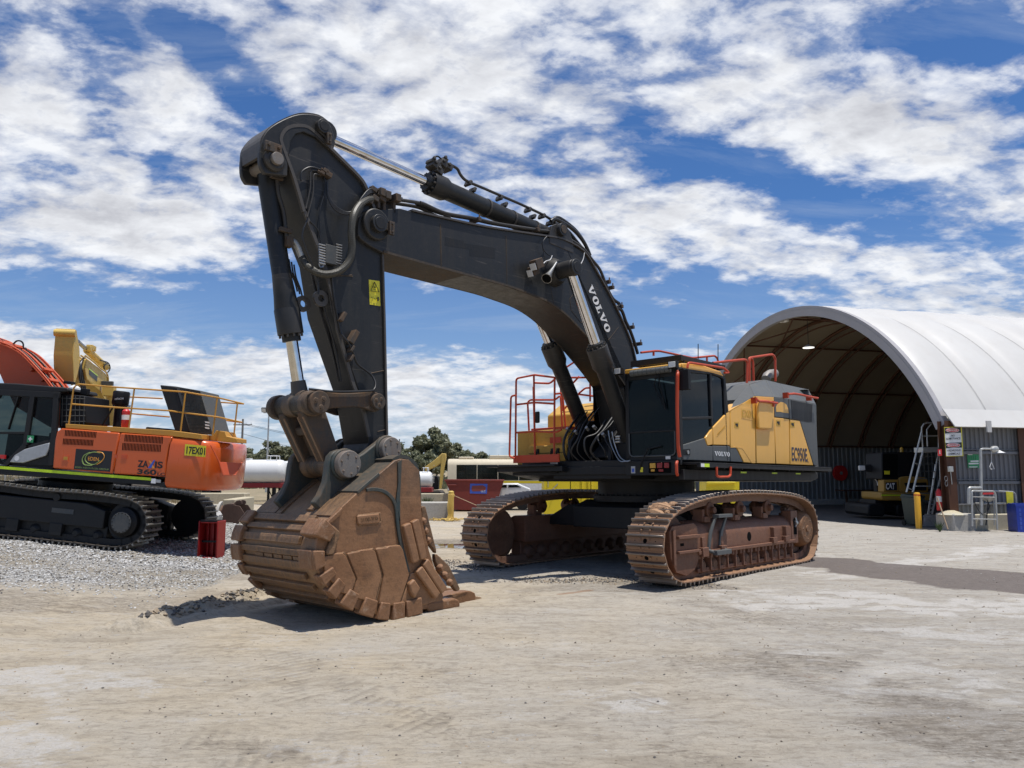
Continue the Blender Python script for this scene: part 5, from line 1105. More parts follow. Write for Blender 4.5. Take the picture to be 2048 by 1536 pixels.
# loose stones: one object each for the gravel bed and the pebbles of the yard
def stones(name, n, fn, cols_, flat=.6):
    V_, F_, mi = [], [], []
    base = np.array([(1,0,0),(0,1,0),(-1,0,0),(0,-1,0),(0,0,1),(0,0,-1),(.62,.62,.45),(-.6,.55,-.4)], float)
    fcs = [(0,6,4),(6,1,4),(1,2,4),(2,3,4),(3,0,4),(0,1,6),(1,0,5),(1,7,2),(2,7,5),(7,1,5),(3,2,5),(0,3,5)]
    for k in range(n):
        r = fn()
        if r is None: continue
        x, y, s = r; B = base*(rng.uniform(.6, 1.15, (8, 1)))*s*np.array([1, rng.uniform(.6, 1), flat*rng.uniform(.6, 1.1)])
        a, t = rng.uniform(0, 6.28), rng.uniform(-.5, .5); Rz = np.array([[math.cos(a), -math.sin(a), 0], [math.sin(a), math.cos(a), 0], [0, 0, 1]]); Rx = np.array([[1, 0, 0], [0, math.cos(t), -math.sin(t)], [0, math.sin(t), math.cos(t)]])
        B = B @ Rx.T @ Rz.T+np.array([x, y, gz(x, y)+s*.22]); m = len(V_); V_.extend(map(tuple, B)); F_.extend([(a_+m, b_+m, c_+m) for a_, b_, c_ in fcs]); mi.extend([rng.randint(len(cols_))]*12)
    me = bpy.data.meshes.new(name); me.from_pydata(V_, [], F_)
    for c in cols_: me.materials.append(M[c])
    me.polygons.foreach_set('material_index', mi); o = bpy.data.objects.new(name, me); COL.objects.link(o); o['kind'] = 'stuff'; return o
M['st1'] = plain('stone_light', (.60, .595, .58), .85); M['st2'] = plain('stone_mid', (.42, .415, .40), .85); M['st3'] = plain('stone_dark', (.12, .11, .10), .85); M['st5'] = plain('stone_brown', (.17, .14, .11), .9); M['st4'] = plain('stone_tan', (.34, .27, .19), .9)
def gfn():
    y = 10.5*(26/10.5)**rng.uniform(0, 1); x = -rng.uniform(3.0, y*.80+2.5)
    j = min(int(np.searchsorted(rows, y)), nr-1); i = int(np.argmin(np.abs(XX[j]-x)))
    if rng.uniform() > grav[j, i]**1.3: return None
    return x, y, rng.uniform(.011, .028)*(1+.4*(y > 15))
g_ = stones('gravel', 42000, gfn, ['st1', 'st1', 'st2', 'st2', 'st3']); tag(g_, 'crushed grey gravel spread under and before the orange excavator', 'gravel')
def pfn():
    y = 4.6*(30/4.6)**(rng.uniform(0, 1)**1.0); x = rng.uniform(-1, 1)*(y*.72+.5); s = .0014+.010*rng.uniform()**7
    return x, y, s*(1+.07*y)
g_ = stones('pebbles', 12000, pfn, ['st3', 'st5', 'st5', 'st4', 'st4', 'st2']); tag(g_, 'scattered small dark and pale pebbles lying over the dusty yard', 'pebbles')
def cfn():
    p, q = ((300,1243),(610,1172)); a, b = seg(p, q); t = rng.uniform(); return a[0]+(b[0]-a[0])*t+rng.normal()*.09, a[1]+(b[1]-a[1])*t+rng.normal()*.07, rng.uniform(.02, .06)
g_ = stones('dirt_clods', 240, cfn, ['st4', 'st4', 'st3'], .8); tag(g_, 'broken tan dirt clods along the track rut beside the bucket', 'dirt clods')
def cfn2():
    p, q = random.choice([((1250,1160),(1420,1172)),((1040,1160),(1240,1160)),((880,1120),(960,1140))]); a, b = seg(p, q); t = rng.uniform(); return a[0]+(b[0]-a[0])*t+rng.normal()*.22, a[1]+(b[1]-a[1])*t+rng.normal()*.2, rng.uniform(.006, .03)
g_ = stones('dirt_crumbs', 1500, cfn2, ['st3', 'st3', 'st4'], .7); tag(g_, 'dark crumbled earth around the feet of the big rusty crawlers', 'dirt crumbs')
# ================================================================ sky and light
SUN = Vector((.18, -.10, 1)).normalized()
wd = bpy.data.worlds.new('World'); SC.world = wd; wd.use_nodes = True; n = wd.node_tree; n.nodes.clear()
out = N(n, 'ShaderNodeOutputWorld'); bg = N(n, 'ShaderNodeBackground'); bg.inputs[1].default_value = .10
sky = N(n, 'ShaderNodeTexSky', sky_type='NISHITA', sun_disc=False); sky.sun_elevation = math.asin(SUN.z); sky.sun_rotation = math.atan2(SUN.x, SUN.y); sky.altitude = 50; sky.air_density = 1.0; sky.dust_density = .6; sky.ozone_density = 2.0
tc = N(n, 'ShaderNodeTexCoord'); dv = tc.outputs['Generated']
sx = N(n, 'ShaderNodeSeparateXYZ'); n.links.new(dv, sx.inputs[0])
zc = mth(n, 'MAXIMUM', sx.outputs[2], .03)
za = mth(n, 'ADD', zc, .28)
px_, py_ = mth(n, 'DIVIDE', sx.outputs[0], za), mth(n, 'DIVIDE', sx.outputs[1], za)
cv = N(n, 'ShaderNodeCombineXYZ'); n.links.new(px_, cv.inputs[0]); n.links.new(py_, cv.inputs[1])
rot = N(n, 'ShaderNodeMapping'); rot.inputs['Rotation'].default_value = (0, 0, -.5); rot.inputs['Scale'].default_value = (.85, 1.15, 1); n.links.new(cv.outputs[0], rot.inputs[0])
az = mth(n, 'ARCTAN2', sx.outputs[0], sx.outputs[1]); el = mth(n, 'ARCSINE', sx.outputs[2])
az = mth(n, 'MULTIPLY', az, 57.2958); el = mth(n, 'MULTIPLY', el, 57.2958)
wx = mth(n, 'MULTIPLY', mth(n, 'SUBTRACT', noise(n, rot.outputs[0], .9, 3, .5), .5), 9); 
azw = mth(n, 'ADD', az, wx); elw = mth(n, 'ADD', el, mth(n, 'MULTIPLY', mth(n, 'SUBTRACT', noise(n, rot.outputs[0], 1.3, 3, .5), .5), 6))
def azel(px, py): d = ray(px, py).normalized(); return math.degrees(math.atan2(d.x, d.y)), math.degrees(math.asin(d.z))
cov = None
BL = [ # px, py, radius px x, radius py, tilt, weight (+ cloud, - blue)
 (1000,180,620,120,.12,.20),(230,250,260,120,.2,.22),(250,460,290,60,.1,.26),(1800,250,420,110,.25,.20),(1650,545,460,75,.22,.24),(1300,430,200,30,.25,.05),
 (450,170,150,28,.7,-.20),(150,30,260,26,-.1,-.16),(560,235,80,30,.8,-.18),(800,250,90,40,.6,-.12),(1880,70,150,50,.35,-.30),(1960,95,120,30,.3,-.16),
 (1560,380,260,38,.28,-.28),(1800,455,170,26,.2,-.2),(1400,330,120,24,.35,-.12),(950,620,620,58,.0,-.30),(120,600,330,44,.0,-.26),(1250,660,260,70,.0,-.30),(700,590,200,70,0,-.2),(1350,540,120,40,.2,-.08),(1000,430,260,34,.25,-.12),
 (250,720,360,38,0,.20),(900,765,300,55,0,.22),(800,600,50,14,.3,.22),(1300,610,140,16,.3,.20),(490,575,90,16,.3,.2),(280,600,34,9,0,.2),(1425,700,60,18,0,.2),(60,630,120,12,.1,.14),(330,330,100,30,.6,-.12),(900,330,200,24,.2,-.08)]
for (bx_, by_, rx_, ry_, tl_, w_) in BL:
    w_ = w_*(.85 if w_ > 0 else 1.15)
    a0, e0_ = azel(bx_, by_); kx = 1/(rx_/1518*57.3); ky = 1/(ry_/1518*57.3); c_, s_ = math.cos(tl_), math.sin(tl_)
    da = mth(n, 'SUBTRACT', azw, a0); de = mth(n, 'SUBTRACT', e0_, elw)     # y down like the tilt
    u_ = mth(n, 'MULTIPLY', mth(n, 'ADD', mth(n, 'MULTIPLY', da, c_), mth(n, 'MULTIPLY', de, s_)), kx)
    v_ = mth(n, 'MULTIPLY', mth(n, 'SUBTRACT', mth(n, 'MULTIPLY', de, c_), mth(n, 'MULTIPLY', da, s_)), ky)
    r2 = mth(n, 'ADD', mth(n, 'MULTIPLY', u_, u_), mth(n, 'MULTIPLY', v_, v_))
    g = mth(n, 'MULTIPLY', mth(n, 'EXPONENT', mth(n, 'MULTIPLY', r2, -1.0)), w_)
    cov = g if cov is None else mth(n, 'ADD', cov, g)
f1 = noise(n, rot.outputs[0], 3.1, 12, .56, .22); f2 = noise(n, rot.outputs[0], 10.5, 9, .58, .2)
f3 = noise(n, cv.outputs[0], 1.4, 5, .55, .3)
f4 = noise(n, rot.outputs[0], 30, 6, .6, .1)
def cz(v, k): return mth(n, 'MULTIPLY', mth(n, 'SUBTRACT', v, .5), k)
den = mth(n, 'ADD', mth(n, 'ADD', cz(f1, .98), cz(f2, .98)), mth(n, 'ADD', cz(f3, .25), cz(f4, .30))); away = mth(n, 'MULTIPLY', mth(n, 'SUBTRACT', mth(n, 'ABSOLUTE', az), 55.0), .02, clamp=True)
den = mth(n, 'ADD', den, mth(n, 'ADD', cov, mth(n, 'SUBTRACT', .575, mth(n, 'MULTIPLY', away, .16))))
dens = ramp(n, den, [(.43, 0), (.53, .22), (.63, .66), (.79, 1)])
# cloud tone: lit rims, greyer cores
off = N(n, 'ShaderNodeMapping'); off.inputs['Location'].default_value = (.02, .05, 0); n.links.new(rot.outputs[0], off.inputs[0])
g1 = noise(n, off.outputs[0], 3.1, 8, .56, .22); g2 = noise(n, off.outputs[0], 10.5, 8, .58, .2); lit = mth(n, 'ADD', mth(n, 'SUBTRACT', f1, g1), mth(n, 'MULTIPLY', mth(n, 'SUBTRACT', f2, g2), .45))
core = ramp(n, den, [(.78, 0), (1.0, 1)])
tone = mth(n, 'ADD', .90, mth(n, 'MULTIPLY', lit, 1.4)); tone = mth(n, 'SUBTRACT', tone, mth(n, 'MULTIPLY', core, .20)); tone = mth(n, 'MAXIMUM', tone, .55)
tone = mth(n, 'MINIMUM', tone, 1.04)
cc = N(n, 'ShaderNodeCombineColor'); n.links.new(mth(n, 'MULTIPLY', tone, 8.9), cc.inputs[0]); n.links.new(mth(n, 'MULTIPLY', tone, 9.1), cc.inputs[1]); n.links.new(mth(n, 'ADD', mth(n, 'MULTIPLY', tone, 8.8), .7), cc.inputs[2])
skt = mix(n, 1.0, sky.outputs[0], (.46, .75, 1.12), 'MULTIPLY')
hz = ramp(n, sx.outputs[2], [(.0, .80), (.07, .58), (.17, .22), (.32, 0)])
skh = mix(n, hz, skt, (5.0, 6.0, 7.3))
strk = N(n, 'ShaderNodeMapping'); strk.inputs['Rotation'].default_value = (0, 0, .35); strk.inputs['Scale'].default_value = (.8, 3.4, 1); n.links.new(cv.outputs[0], strk.inputs[0]); thin = mth(n, 'MULTIPLY', ramp(n, noise(n, strk.outputs[0], 1.8, 9, .66, .5), [(.48, 0), (.76, 1)]), .30)
skh = mix(n, thin, skh, (5.5, 6.3, 7.4))
fin = mix(n, mth(n, 'MULTIPLY', dens, ramp(n, sx.outputs[2], [(.0, .35), (.05, .75), (.12, 1)])), skh, cc.outputs[0])
fin = mix(n, ramp(n, mth(n, 'ADD', sx.outputs[2], .5), [(.49, 1), (.498, 0)]), fin, (2.2, 2.0, 1.7))
n.links.new(fin, bg.inputs[0]); n.links.new(bg.outputs[0], out.inputs[0])
sl = bpy.data.lights.new('sun', 'SUN'); sl.energy = 5.0; sl.angle = R(.53); sl.color = (1, .955, .89)
so_ = bpy.data.objects.new('sun', sl); COL.objects.link(so_); so_.rotation_euler = SUN.to_track_quat('Z', 'Y').to_euler(); so_.location = (0, 0, 30)
SC.view_settings.view_transform = 'Standard'; SC.view_settings.look = 'None'; SC.view_settings.exposure = 0; SC.view_settings.gamma = 1

SC.cycles.use_denoising = True; SC.cycles.use_adaptive_sampling = False; SC.cycles.sample_clamp_indirect = 4; SC.cycles.diffuse_bounces = 3; SC.cycles.caustics_reflective = False; SC.cycles.caustics_refractive = False
try: SC.cycles.denoising_prefilter = 'ACCURATE'
except Exception: pass
# ================================================================ orange excavator on the gravel
cY = (0, 640, 6.98); cQ = (380, 930, 8.536); cM = (780, 840, 6.4)
th = R(5.2)
ZF = Frame((-10.4, 18.1, .50), (-math.cos(th), .08, math.sin(th)), (math.sin(th), 0, math.cos(th)))
zx = thing('excavator', 'orange crawler excavator with black cab and yellow handrails parked on the gravel', 'excavator', ZF.mat)
def Z(c, pts, y): return ZF.side(c, pts, y)
def Z3(c, pts, y): return ZF.P(c, pts, y=y)
ZL = [(2.1,.03),(1,.03),(0,.03),(-1.1,.03),(-2.1,.03),(-2.5,.14),(-2.72,.38),(-2.74,.64),(-2.6,.88),(-2.3,1.02),(-1.4,1.06),(-.3,1.03),(.8,1.06),(1.8,1.03),(2.3,.98),(2.62,.78),(2.66,.5),(2.5,.18)]
zloop = [Vector((p.x, p.y)) for p in spline([(a, b, 0) for a, b in ZL], 12, True)]
def zframe(e, o, yc):
    b = MB(); yo = yc+o*.20; b.prism([(2.0,.36),(2.0,.76),(1.4,.86),(-1.3,.86),(-1.75,.74),(-1.75,.36)], yc-.2, yc+.2); b.bx(1.9, -1.8, yc-.1, yc+.1, .1, .4); b.build('track_frame', 'dark', e, bevel=.02)
    g = MB()
    for i in range(8): g.rings((1.75-i*.48, yc-.18, .2), (1.75-i*.48, yc+.18, .2), [(0,.06),(.2,.12),(.3,.12),(.35,.09),(.65,.09),(.7,.12),(.8,.12),(1,.06)], 14)
    g.build('bottom_roller', 'dark', e)
    k = MB()
    for x in (1.1,.3,-.7): k.mark(); k.bx(x-.14, x+.14, yc+o*.1, yc+o*.22, .12, .38)
    k.build_split('track_guard', 'dark', e, bevel=.01)
    for x in (.9, -.6):
        c = MB(); c.cyl((x, yc-.15, .93), (x, yc+.2, .93), .085, n=18); c.build('carrier_roller', 'dark', e, bevel=.01)
    i_ = MB(); i_.rings((2.15, yc-.12, .52), (2.15, yc+.12, .52), [(0,.3),(.1,.42),(.9,.42),(1,.3)], 28); i_.build('front_idler', 'dark', e)
    m = MB(); m.cyl((-2.2, yc-.08, .54), (-2.2, yc+.08, .54), .43, n=30); m.rings((-2.18, yc, .54), (-2.18, yc+o*.27, .54), [(0,.33),(.7,.31),(.9,.24),(1,.23)], 30); m.k = 1; m.cyl((-2.18, yc+o*.26, .54), (-2.18, yc+o*.275, .54), .22, n=24); m.k = 0
    for q in range(16): a = q*math.pi/8; m.cyl((-2.18+.20*math.cos(a), yc+o*.27, .54+.20*math.sin(a)), (-2.18+.20*math.cos(a), yc+o*.288, .54+.20*math.sin(a)), .016, n=6)
    m.build('travel_motor', ['dark', 'cover'], e, bevel=.006)
    if o > 0:
        p = MB(); p.bx(-.55, -1.05, yo, yo+.01, .60, .70); p.build('maker_plate', 'cover', e)
M['dshoe'] = paint('dark_shoe_steel', (.035, .032, .030), .5, .3, dust=.5, dustcol=(.14, .115, .09)); M['dgrouse'] = plain('worn_grouser', (.22, .21, .19), .45, .5)
for o in (1, -1): crawler(zx, o, o*1.30, .60, zloop, 47, ['dshoe', 'dgrouse', 'void'], zframe, 'dark')
u = MB(); u.bx(1.0, -1.0, -1.1, 1.1, .55, 1.02); u.cyl((0,0,1.0), (0,0,1.22), .78, n=40); u.build('lower_frame', 'dark', zx, bevel=.02)
dk_ = MB(); dk_.prism(Z(cZ, [(-260,920),(965,1028),(1055,1040),(1055,1075),(1000,1062),(330,1010),(-260,975)], 1.5), -1.4, 1.48); dk_.build('deck_frame', 'dark', zx, bevel=.01)
st = MB(); st.prism(Z(cZ, [(-260,914),(0,935),(965,1010),(965,1028),(0,953),(-260,932)], 1.5), 1.48, 1.487); st.build('reflective_stripe', 'lime', zx, smooth=0)
zp = lambda pts, nm='side_panel', mt='orange', y=1.5, t=.06, bev=.03: MB().prism(Z(cZ, pts, y), y-t, y).build(nm, mt, zx, bevel=bev, seg=3)
zp([(335,948),(350,770),(362,715),(395,692),(765,722),(742,840),(720,983)])
zp([(770,723),(1105,747),(1082,800),(1062,900),(1055,1003),(725,984),(747,840)])
MB().prism(Z(cZ, [(350,930),(365,710),(1105,760),(1060,1000)], 1.5), -1.4, 1.45).build('engine_housing', 'orange', zx, bevel=.05)
# slotted vents
for x0, x1, y0, s_ in ((418,622,703,13),(405,602,758,9),(800,1048,731,15),(785,1035,787,11)):
    v = MB(); n_ = 22 if x1-x0 < 220 else 27; h = 48 if n_ == 22 else 58
    for k in range(n_):
        x = x0+(x1-x0)*k/n_; y = y0+s_*k/n_; v.prism(Z(cZ, [(x,y),(x+5.2,y),(x+1.5,y+h*.8),(x-3.7,y+h*.8)], 1.5), 1.5, 1.503)
    v.build('vent_slots', 'rustd' if 0 else 'void', zx, smooth=0)
# counterweight, rounded in plan
plan = [(-2.98,1.5),(-3.5,1.5),(-3.72,1.45),(-3.86,1.33),(-3.95,1.1),(-4.0,.7),(-3.98,.2),(-3.88,-.3),(-3.72,-.75),(-3.5,-1.1),(-3.25,-1.35),(-2.98,-1.5)]
lv = [(1.36,.90),(1.40,.965),(1.50,1.0),(1.95,1.0),(2.28,.985),(2.40,.95),(2.44,.90)]
cwm = MB(); vs = []; np_ = len(plan)
for z, k in lv: vs += [((-2.98+(x+2.98)*(1-(1-k)*.9)), y*(1-(1-k)*.5), z-.0+(.02*(x+2.98) if z > 2.2 else 0)) for x, y in plan]
fs = [tuple(range(np_)), tuple(range((len(lv)-1)*np_+np_-1, (len(lv)-1)*np_-1, -1))]
for j in range(len(lv)-1):
    for i in range(np_): fs.append((j*np_+i, j*np_+(i+1) % np_, (j+1)*np_+(i+1) % np_, (j+1)*np_+i))
cwm.add(vs, fs); cwo = cwm.build('counterweight', 'orange', zx, smooth=50); 
rc = MB(); a = [(1340,795),(1370,800),(1400,905),(1545,912),(1500,990),(1480,1000),(1420,998),(1385,930)]
rc.slab([ZF.U(x/3.2, 640+y/3.2, y=yy) for x, y, yy in ((1405,908,1.31),(1545,915,.52),(1510,985,.80),(1428,990,1.25))], (-.012, .015, 0)); rc.tube([ZF.U(x/3.2, 640+y/3.2, y=yy) for x, y, yy in ((1348,800,1.46),(1402,908,1.33),(1425,992,1.27),(1505,992,.84),(1548,912,.52))], .016, 6); rc.build('counterweight_recess', 'ored', zx, bevel=.015)
wk = MB(); wk.prism(Z(cZ, [(430,665),(1110,708),(1300,733),(1300,765),(1110,745),(430,692)], 1.40), 1.05, 1.46); wk.prism(Z(cZ, [(1300,733),(1380,740),(1400,708),(1455,715),(1465,745),(1530,760),(1530,785),(1440,782),(1300,765)], 1.0), .6, 1.12); wk.build('walkway', 'ochre', zx, bevel=.01)
hr = MB()
def zr(pts, y=1.42, r=.018):
    hr.mark(); hr.tube([ZF.U(a/3.2, 640+b_/3.2, y=yy) for (a, b_), yy in zip(pts, y)] if isinstance(y, list) else Z3(cZ, pts, y), r, 8, .06)
zr([(440,665),(472,430),(500,410),(745,430),(1180,460),(1395,497),(1560,537)], [1.42,1.42,1.42,1.42,1.42,1.2,.7]); zr([(462,538),(750,560),(1080,580),(1400,622),(1548,655)], [1.42,1.42,1.42,1.2,.7]); zr([(860,440),(825,690)]); zr([(1187,465),(1155,715)]); zr([(1390,500),(1360,740)], 1.2); zr([(1520,528),(1495,755)], .85)
zr([(815,545),(822,492),(1040,503)], -1.2); zr([(825,598),(1085,620)], -1.2); zr([(1310,520),(1560,537)], -1.0); zr([(1330,630),(1548,655)], -1.0)
hr.build_split('handrail', 'ochre', zx)
hd = MB(); hd.slab([ZF.U(x/3.2, 640+y/3.2, y=yy) for x, y, yy in ((1145,430,1.0),(1282,452,1.0),(1360,730,1.0),(1215,722,1.0))], (0, -.02, 0)); hd.prism(Z(cZ, [(1125,425),(1282,452),(1360,730),(1215,720)], 1.0), .1, 1.0); hd.build('raised_hood', 'cover', zx, bevel=.04)
hd = MB(); hd.prism(Z(cZ, [(1020,415),(1130,425),(1220,722),(1118,712)], .98), .1, .98); hd.build('hood_lining', 'dark', zx, bevel=.03)
vv = MB()
for k in range(3): vv.prism(Z(cZ, [(1310,648+k*18),(1338,652+k*18),(1340,662+k*18),(1313,658+k*18)], 1.01), 1.0, 1.004)
vv.build('hood_vent', 'decw', zx)
fl_ = MB(); q = Z3(cZ, [(1350,610),(1395,560),(1392,620)], .2); fl_.rings(q[0], q[1], [(0,.10),(1,.12)], 16); fl_.build('exhaust_pipe', 'dark', zx)
sn = MB(); q = ZF.U(768/3.2, 640+545/3.2, y=.2); q2 = ZF.U(755/3.2, 640+690/3.2, y=.2); sn.cyl(q2, q, .115, n=20); sn.rings(q-Vector((0,0,.02)), q+Vector((0,0,.33)), [(0,.16),(.15,.19),(.9,.19),(1,.17)], 8); sn.build('air_precleaner', 'black', zx, bevel=.008)
dm = MB(); dm.bx(-1.9,-2.5,-.8,.7,2.45,2.62); dm.bx(-1.2,-2.9,-.9,.9,2.35,2.50); dm.build('engine_deck', 'dark', zx, bevel=.03)
stt = MB(); stt.tube(Z3(cZ, [(655,675),(730,545)], .9), .02, 6); stt.build('hood_stay', 'black', zx)
# cab
zc = bpy.data.objects.new('cab', None); COL.objects.link(zc); zc.parent = zx
r_ = MB(); r_.prism(Z(cZ, [(-300,425),(-260,395),(100,405),(430,432),(440,455),(370,465),(-300,440)], 1.42), .35, 1.42); r_.build('cab_roof', 'dark', zc, bevel=.03)
cb = MB()
def zbar(p, q, w, y=1.46):
    a, b_ = Z3(cZ, [p, q], y); d_ = (b_-a).normalized(); n_ = Vector((-d_.z, 0, d_.x))*w/2; cb.slab([a-n_-Vector((0,.06,0)), b_-n_-Vector((0,.06,0)), b_+n_-Vector((0,.06,0)), a+n_-Vector((0,.06,0))], (0, .065, 0))
zbar((-280,450),(380,480),.13); zbar((358,470),(345,700),.12); zbar((345,700),(325,930),.12); zbar((205,490),(160,800),.11); zbar((160,800),(30,930),.10); zbar((-10,722),(155,722),.05); zbar((-250,460),(-330,900),.10); zbar((0,480),(-10,500),.03); zbar((115,490),(50,700),.02)
cb.prism(Z(cZ, [(0,912),(60,905),(165,805),(330,760),(328,935),(0,915)], 1.44), 1.38, 1.42); cb.prism(Z(cZ, [(-330,895),(0,915),(-10,870),(-330,860)], 1.44), 1.38, 1.42)
cb.build('cab_frame', 'dark', zc, bevel=.012)
MB().prism(Z(cZ, [(62,910),(95,865),(160,826),(318,785),(312,830),(295,868),(150,915)], 1.46), 1.42, 1.475).build('silver_side_panel', 'silver', zc, bevel=.015)
lo_ = MB(); c0 = Z(cZ, [(107,885)], 1.48)[0]; disc(lo_, c0, 1.475, 1.479, .055); lo_.build('sticker', 'decw', zc)
MB().prism(Z(cZ, [(-280,455),(370,480),(350,700),(325,925),(-320,890)], 1.42), 1.395, 1.405).build('side_window', 'glassg', zc)
ib = MB(); ib.prism(Z(cZ, [(385,472),(545,485),(548,660),(378,690)], 1.3), .4, 1.3); ib.build('cab_rear', 'black', zc, bevel=.02)
wr = MB()
for k in range(5): wr.tube(Z3(cZ, [(392,500+k*38),(545,505+k*36)], 1.31), .008, 5)
for k in range(6): wr.tube(Z3(cZ, [(400+k*28,485),(396+k*28,680)], 1.31), .008, 5)
wr.build('rear_guard', 'cover', zc)
stq = MB(); stq.bx(.1,-.25,.6,1.1,1.6,2.3); stq.box((-.25,.85,2.5), (.12,.45,.8)); stq.build('operator_seat', 'black', zc, bevel=.04)
fl = MB(); fl.bx(1.6,-.35,.36,1.4,1.5,1.56); fl.bx(1.6,-.35,.36,.40,1.5,2.2); fl.build('cab_floor', 'black', zc)
MB().prism(Z(cZ, [(175,738),(217,740),(210,785),(170,782)], 1.47), 1.46, 1.466).build('first_aid_sticker', 'decg', zc)
xx = MB(); xx.prism(Z(cZ, [(191,748),(199,748),(196,775),(188,775)], 1.468), 1.466, 1.47); xx.prism(Z(cZ, [(181,757),(207,759),(206,766),(180,764)], 1.468), 1.466, 1.4695); xx.build('first_aid_cross', 'decw', zc)
MB().prism(Z(cZ, [(0,862),(30,864),(28,888),(0,886)], 1.47), 1.42, 1.466).build('sticker', 'decr', zc)
mw = MB(); q = Z3(cZ, [(545,460),(575,445)], 1.0); mw.box(q[0], (.16,.12,.14)); mw.mark(); mw.box(ZF.U(445/3.2,640+402/3.2,y=.9), (.2,.15,.06)); mw.build_split('work_light', 'black', zc, bevel=.01)
q = ZF.U(475/3.2, 640+455/3.2, y=.9); bd_ = MB(); bd_.rings(q-Vector((0,0,.06)), q+Vector((0,0,.14)), [(0,.09),(.3,.14),(.7,.12),(1,.03)], 16); bd_.build('beacon', 'decw', zc)
# signs on its flank
Zl = lambda c, x, y, yy: ZF.U(c[0]+x/c[2], c[1]+y/c[2], y=yy)
def zq(nm, pts, mt, l0=1.5, l1=1.504, par=None): return MB().prism(Z(cZ, pts, l0), l0, l1).build(nm, mt, par or zx, smooth=0)
dpl = bpy.data.objects.new('company_sign', None); COL.objects.link(dpl); dpl.parent = zx
zq('sign_board', [(487,824),(720,840),(705,972),(473,955)], 'decb', par=dpl)
def zt(t, x0, y0, x1, y1, h, mt, par=zx, bold=.02, yy=1.506, sl=-3): return letter('lettering', t, Zl(cZ,x0,y0,yy), Zl(cZ,x1,y1,yy), Zl(cZ,x0+h*.07,y0-h,yy), mt, par, bold=bold, lift=.002)
zt('EDEN', 563, 898, 632, 904, 24, 'dorange', dpl); zt('EDEN RESOURCES GROUP', 482, 946, 696, 962, 10, 'dolive', dpl, .0)
sw = MB(); sw.tube(spline(Z3(cZ, [(640,852),(600,845),(560,860),(545,890),(560,915),(600,925),(640,900)], 1.508), 5), .010, 5); sw.build('swirl', 'dolive', dpl)
sw = MB(); sw.tube(spline(Z3(cZ, [(590,930),(540,925),(527,895),(540,865),(575,848)], 1.508), 5), .012, 5); sw.build('swirl', 'dolive', dpl)
sw = MB(); sw.tube(spline(Z3(cZ, [(620,845),(655,850),(668,875),(650,905),(620,925)], 1.508), 5), .010, 5); sw.build('swirl', 'dorange', dpl)
zt('ZA', 880, 941, 948, 946, 44, 'decb', bold=.03); zt('IS', 990, 948, 1040, 951, 44, 'decb', bold=.03)
for pts, mt in (([(946,948),(968,948),(994,897),(984,897)], 'decblue'), ([(952,900),(965,903),(990,949),(975,949)], 'dorange')): zq('letter_stroke', pts, mt, 1.502, 1.507 if mt == 'decblue' else 1.5055)
zt('360', 877, 985, 1000, 993, 34, 'decb', bold=.035); zt('LC', 1006, 995, 1054, 999, 20, 'decb', bold=.03)
zq('number_plate', [(1186,794),(1320,806),(1314,878),(1180,866)], 'decy', 1.5, 1.504)
zt('17EX01', 1192, 856, 1311, 866, 48, 'decb', bold=.03)
zq('sticker', [(970,1014),(998,1016),(996,1047),(966,1044)], 'decw', 1.5, 1.504); zq('sticker', [(1000,1020),(1030,1023),(1028,1042),(998,1040)], 'silver', 1.5, 1.504)
lt = MB(); lt.prism(Z(cZ, [(403,865),(442,868),(438,905),(400,902)], 1.5), 1.5, 1.51); lt.k = 1; lt.prism(Z(cZ, [(410,874),(436,876),(433,896),(407,894)], 1.5), 1.51, 1.512); lt.build('door_latch', ['orange', 'ochre'], zx)
lt = MB(); lt.prism(Z(cZ, [(738,860),(752,861),(749,885),(735,884)], 1.5), 1.5, 1.51); lt.prism(Z(cZ, [(780,862),(815,864),(812,888),(778,886)], 1.5), 1.5, 1.51); lt.build('door_latch', 'ored', zx)
zt('HITACHI', 735, 512, 790, 508, 12, 'decw', yy=.4, bold=.01)
# its boom rising behind the cab
zb = bpy.data.objects.new('boom', None); COL.objects.link(zb); zb.parent = zx
tp_ = Z(cY, [(-520,120),(-300,200),(-100,270),(0,318),(190,390),(330,470),(440,570),(560,700),(700,860),(900,1130),(1100,1400)], .25)
bt_ = Z(cY, [(-520,520),(-300,540),(-120,620),(0,760),(60,900),(200,1200),(700,1500)], .25)
MB().prism(tp_+list(reversed(bt_)), -.35, .25).build('boom_box', 'ored', zb, bevel=.015)
for k, yy in enumerate((.36,.27,.12,-.05,-.25)):
    pts = [(p[0], yy, p[1]+.035) for p in tp_]; MB().tube(spline(pts, 5), .022, 8).build('hydraulic_pipe', 'ored' if k % 2 == 0 else 'hose', zb, smooth=60)
fl2 = MB(); fl2.ribbon(sp2(tp_, 4), -.36, .40, .02); fl2.build('boom_flange', 'ored', zb)
hs = MB(); hs.tube(spline(Z3(cY, [(180,345),(230,295),(290,295),(325,340),(318,430)], .1), 5), .02, 6); hs.tube(spline(Z3(cY, [(330,395),(360,390),(370,420),(355,440)], .1), 4), .012, 6); hs.build('hose', 'hose', zb)
cp = MB()
for (x, y) in ((490,700),(660,700),(740,850),(640,840),(260,380),(100,330)): cp.mark(); cp.box(Zl(cY, x, y, .2), (.08, .3, .08), Matrix.Rotation(.7, 3, 'Y'))
cp.build_split('pipe_clamp', 'ored', zb, bevel=.008)
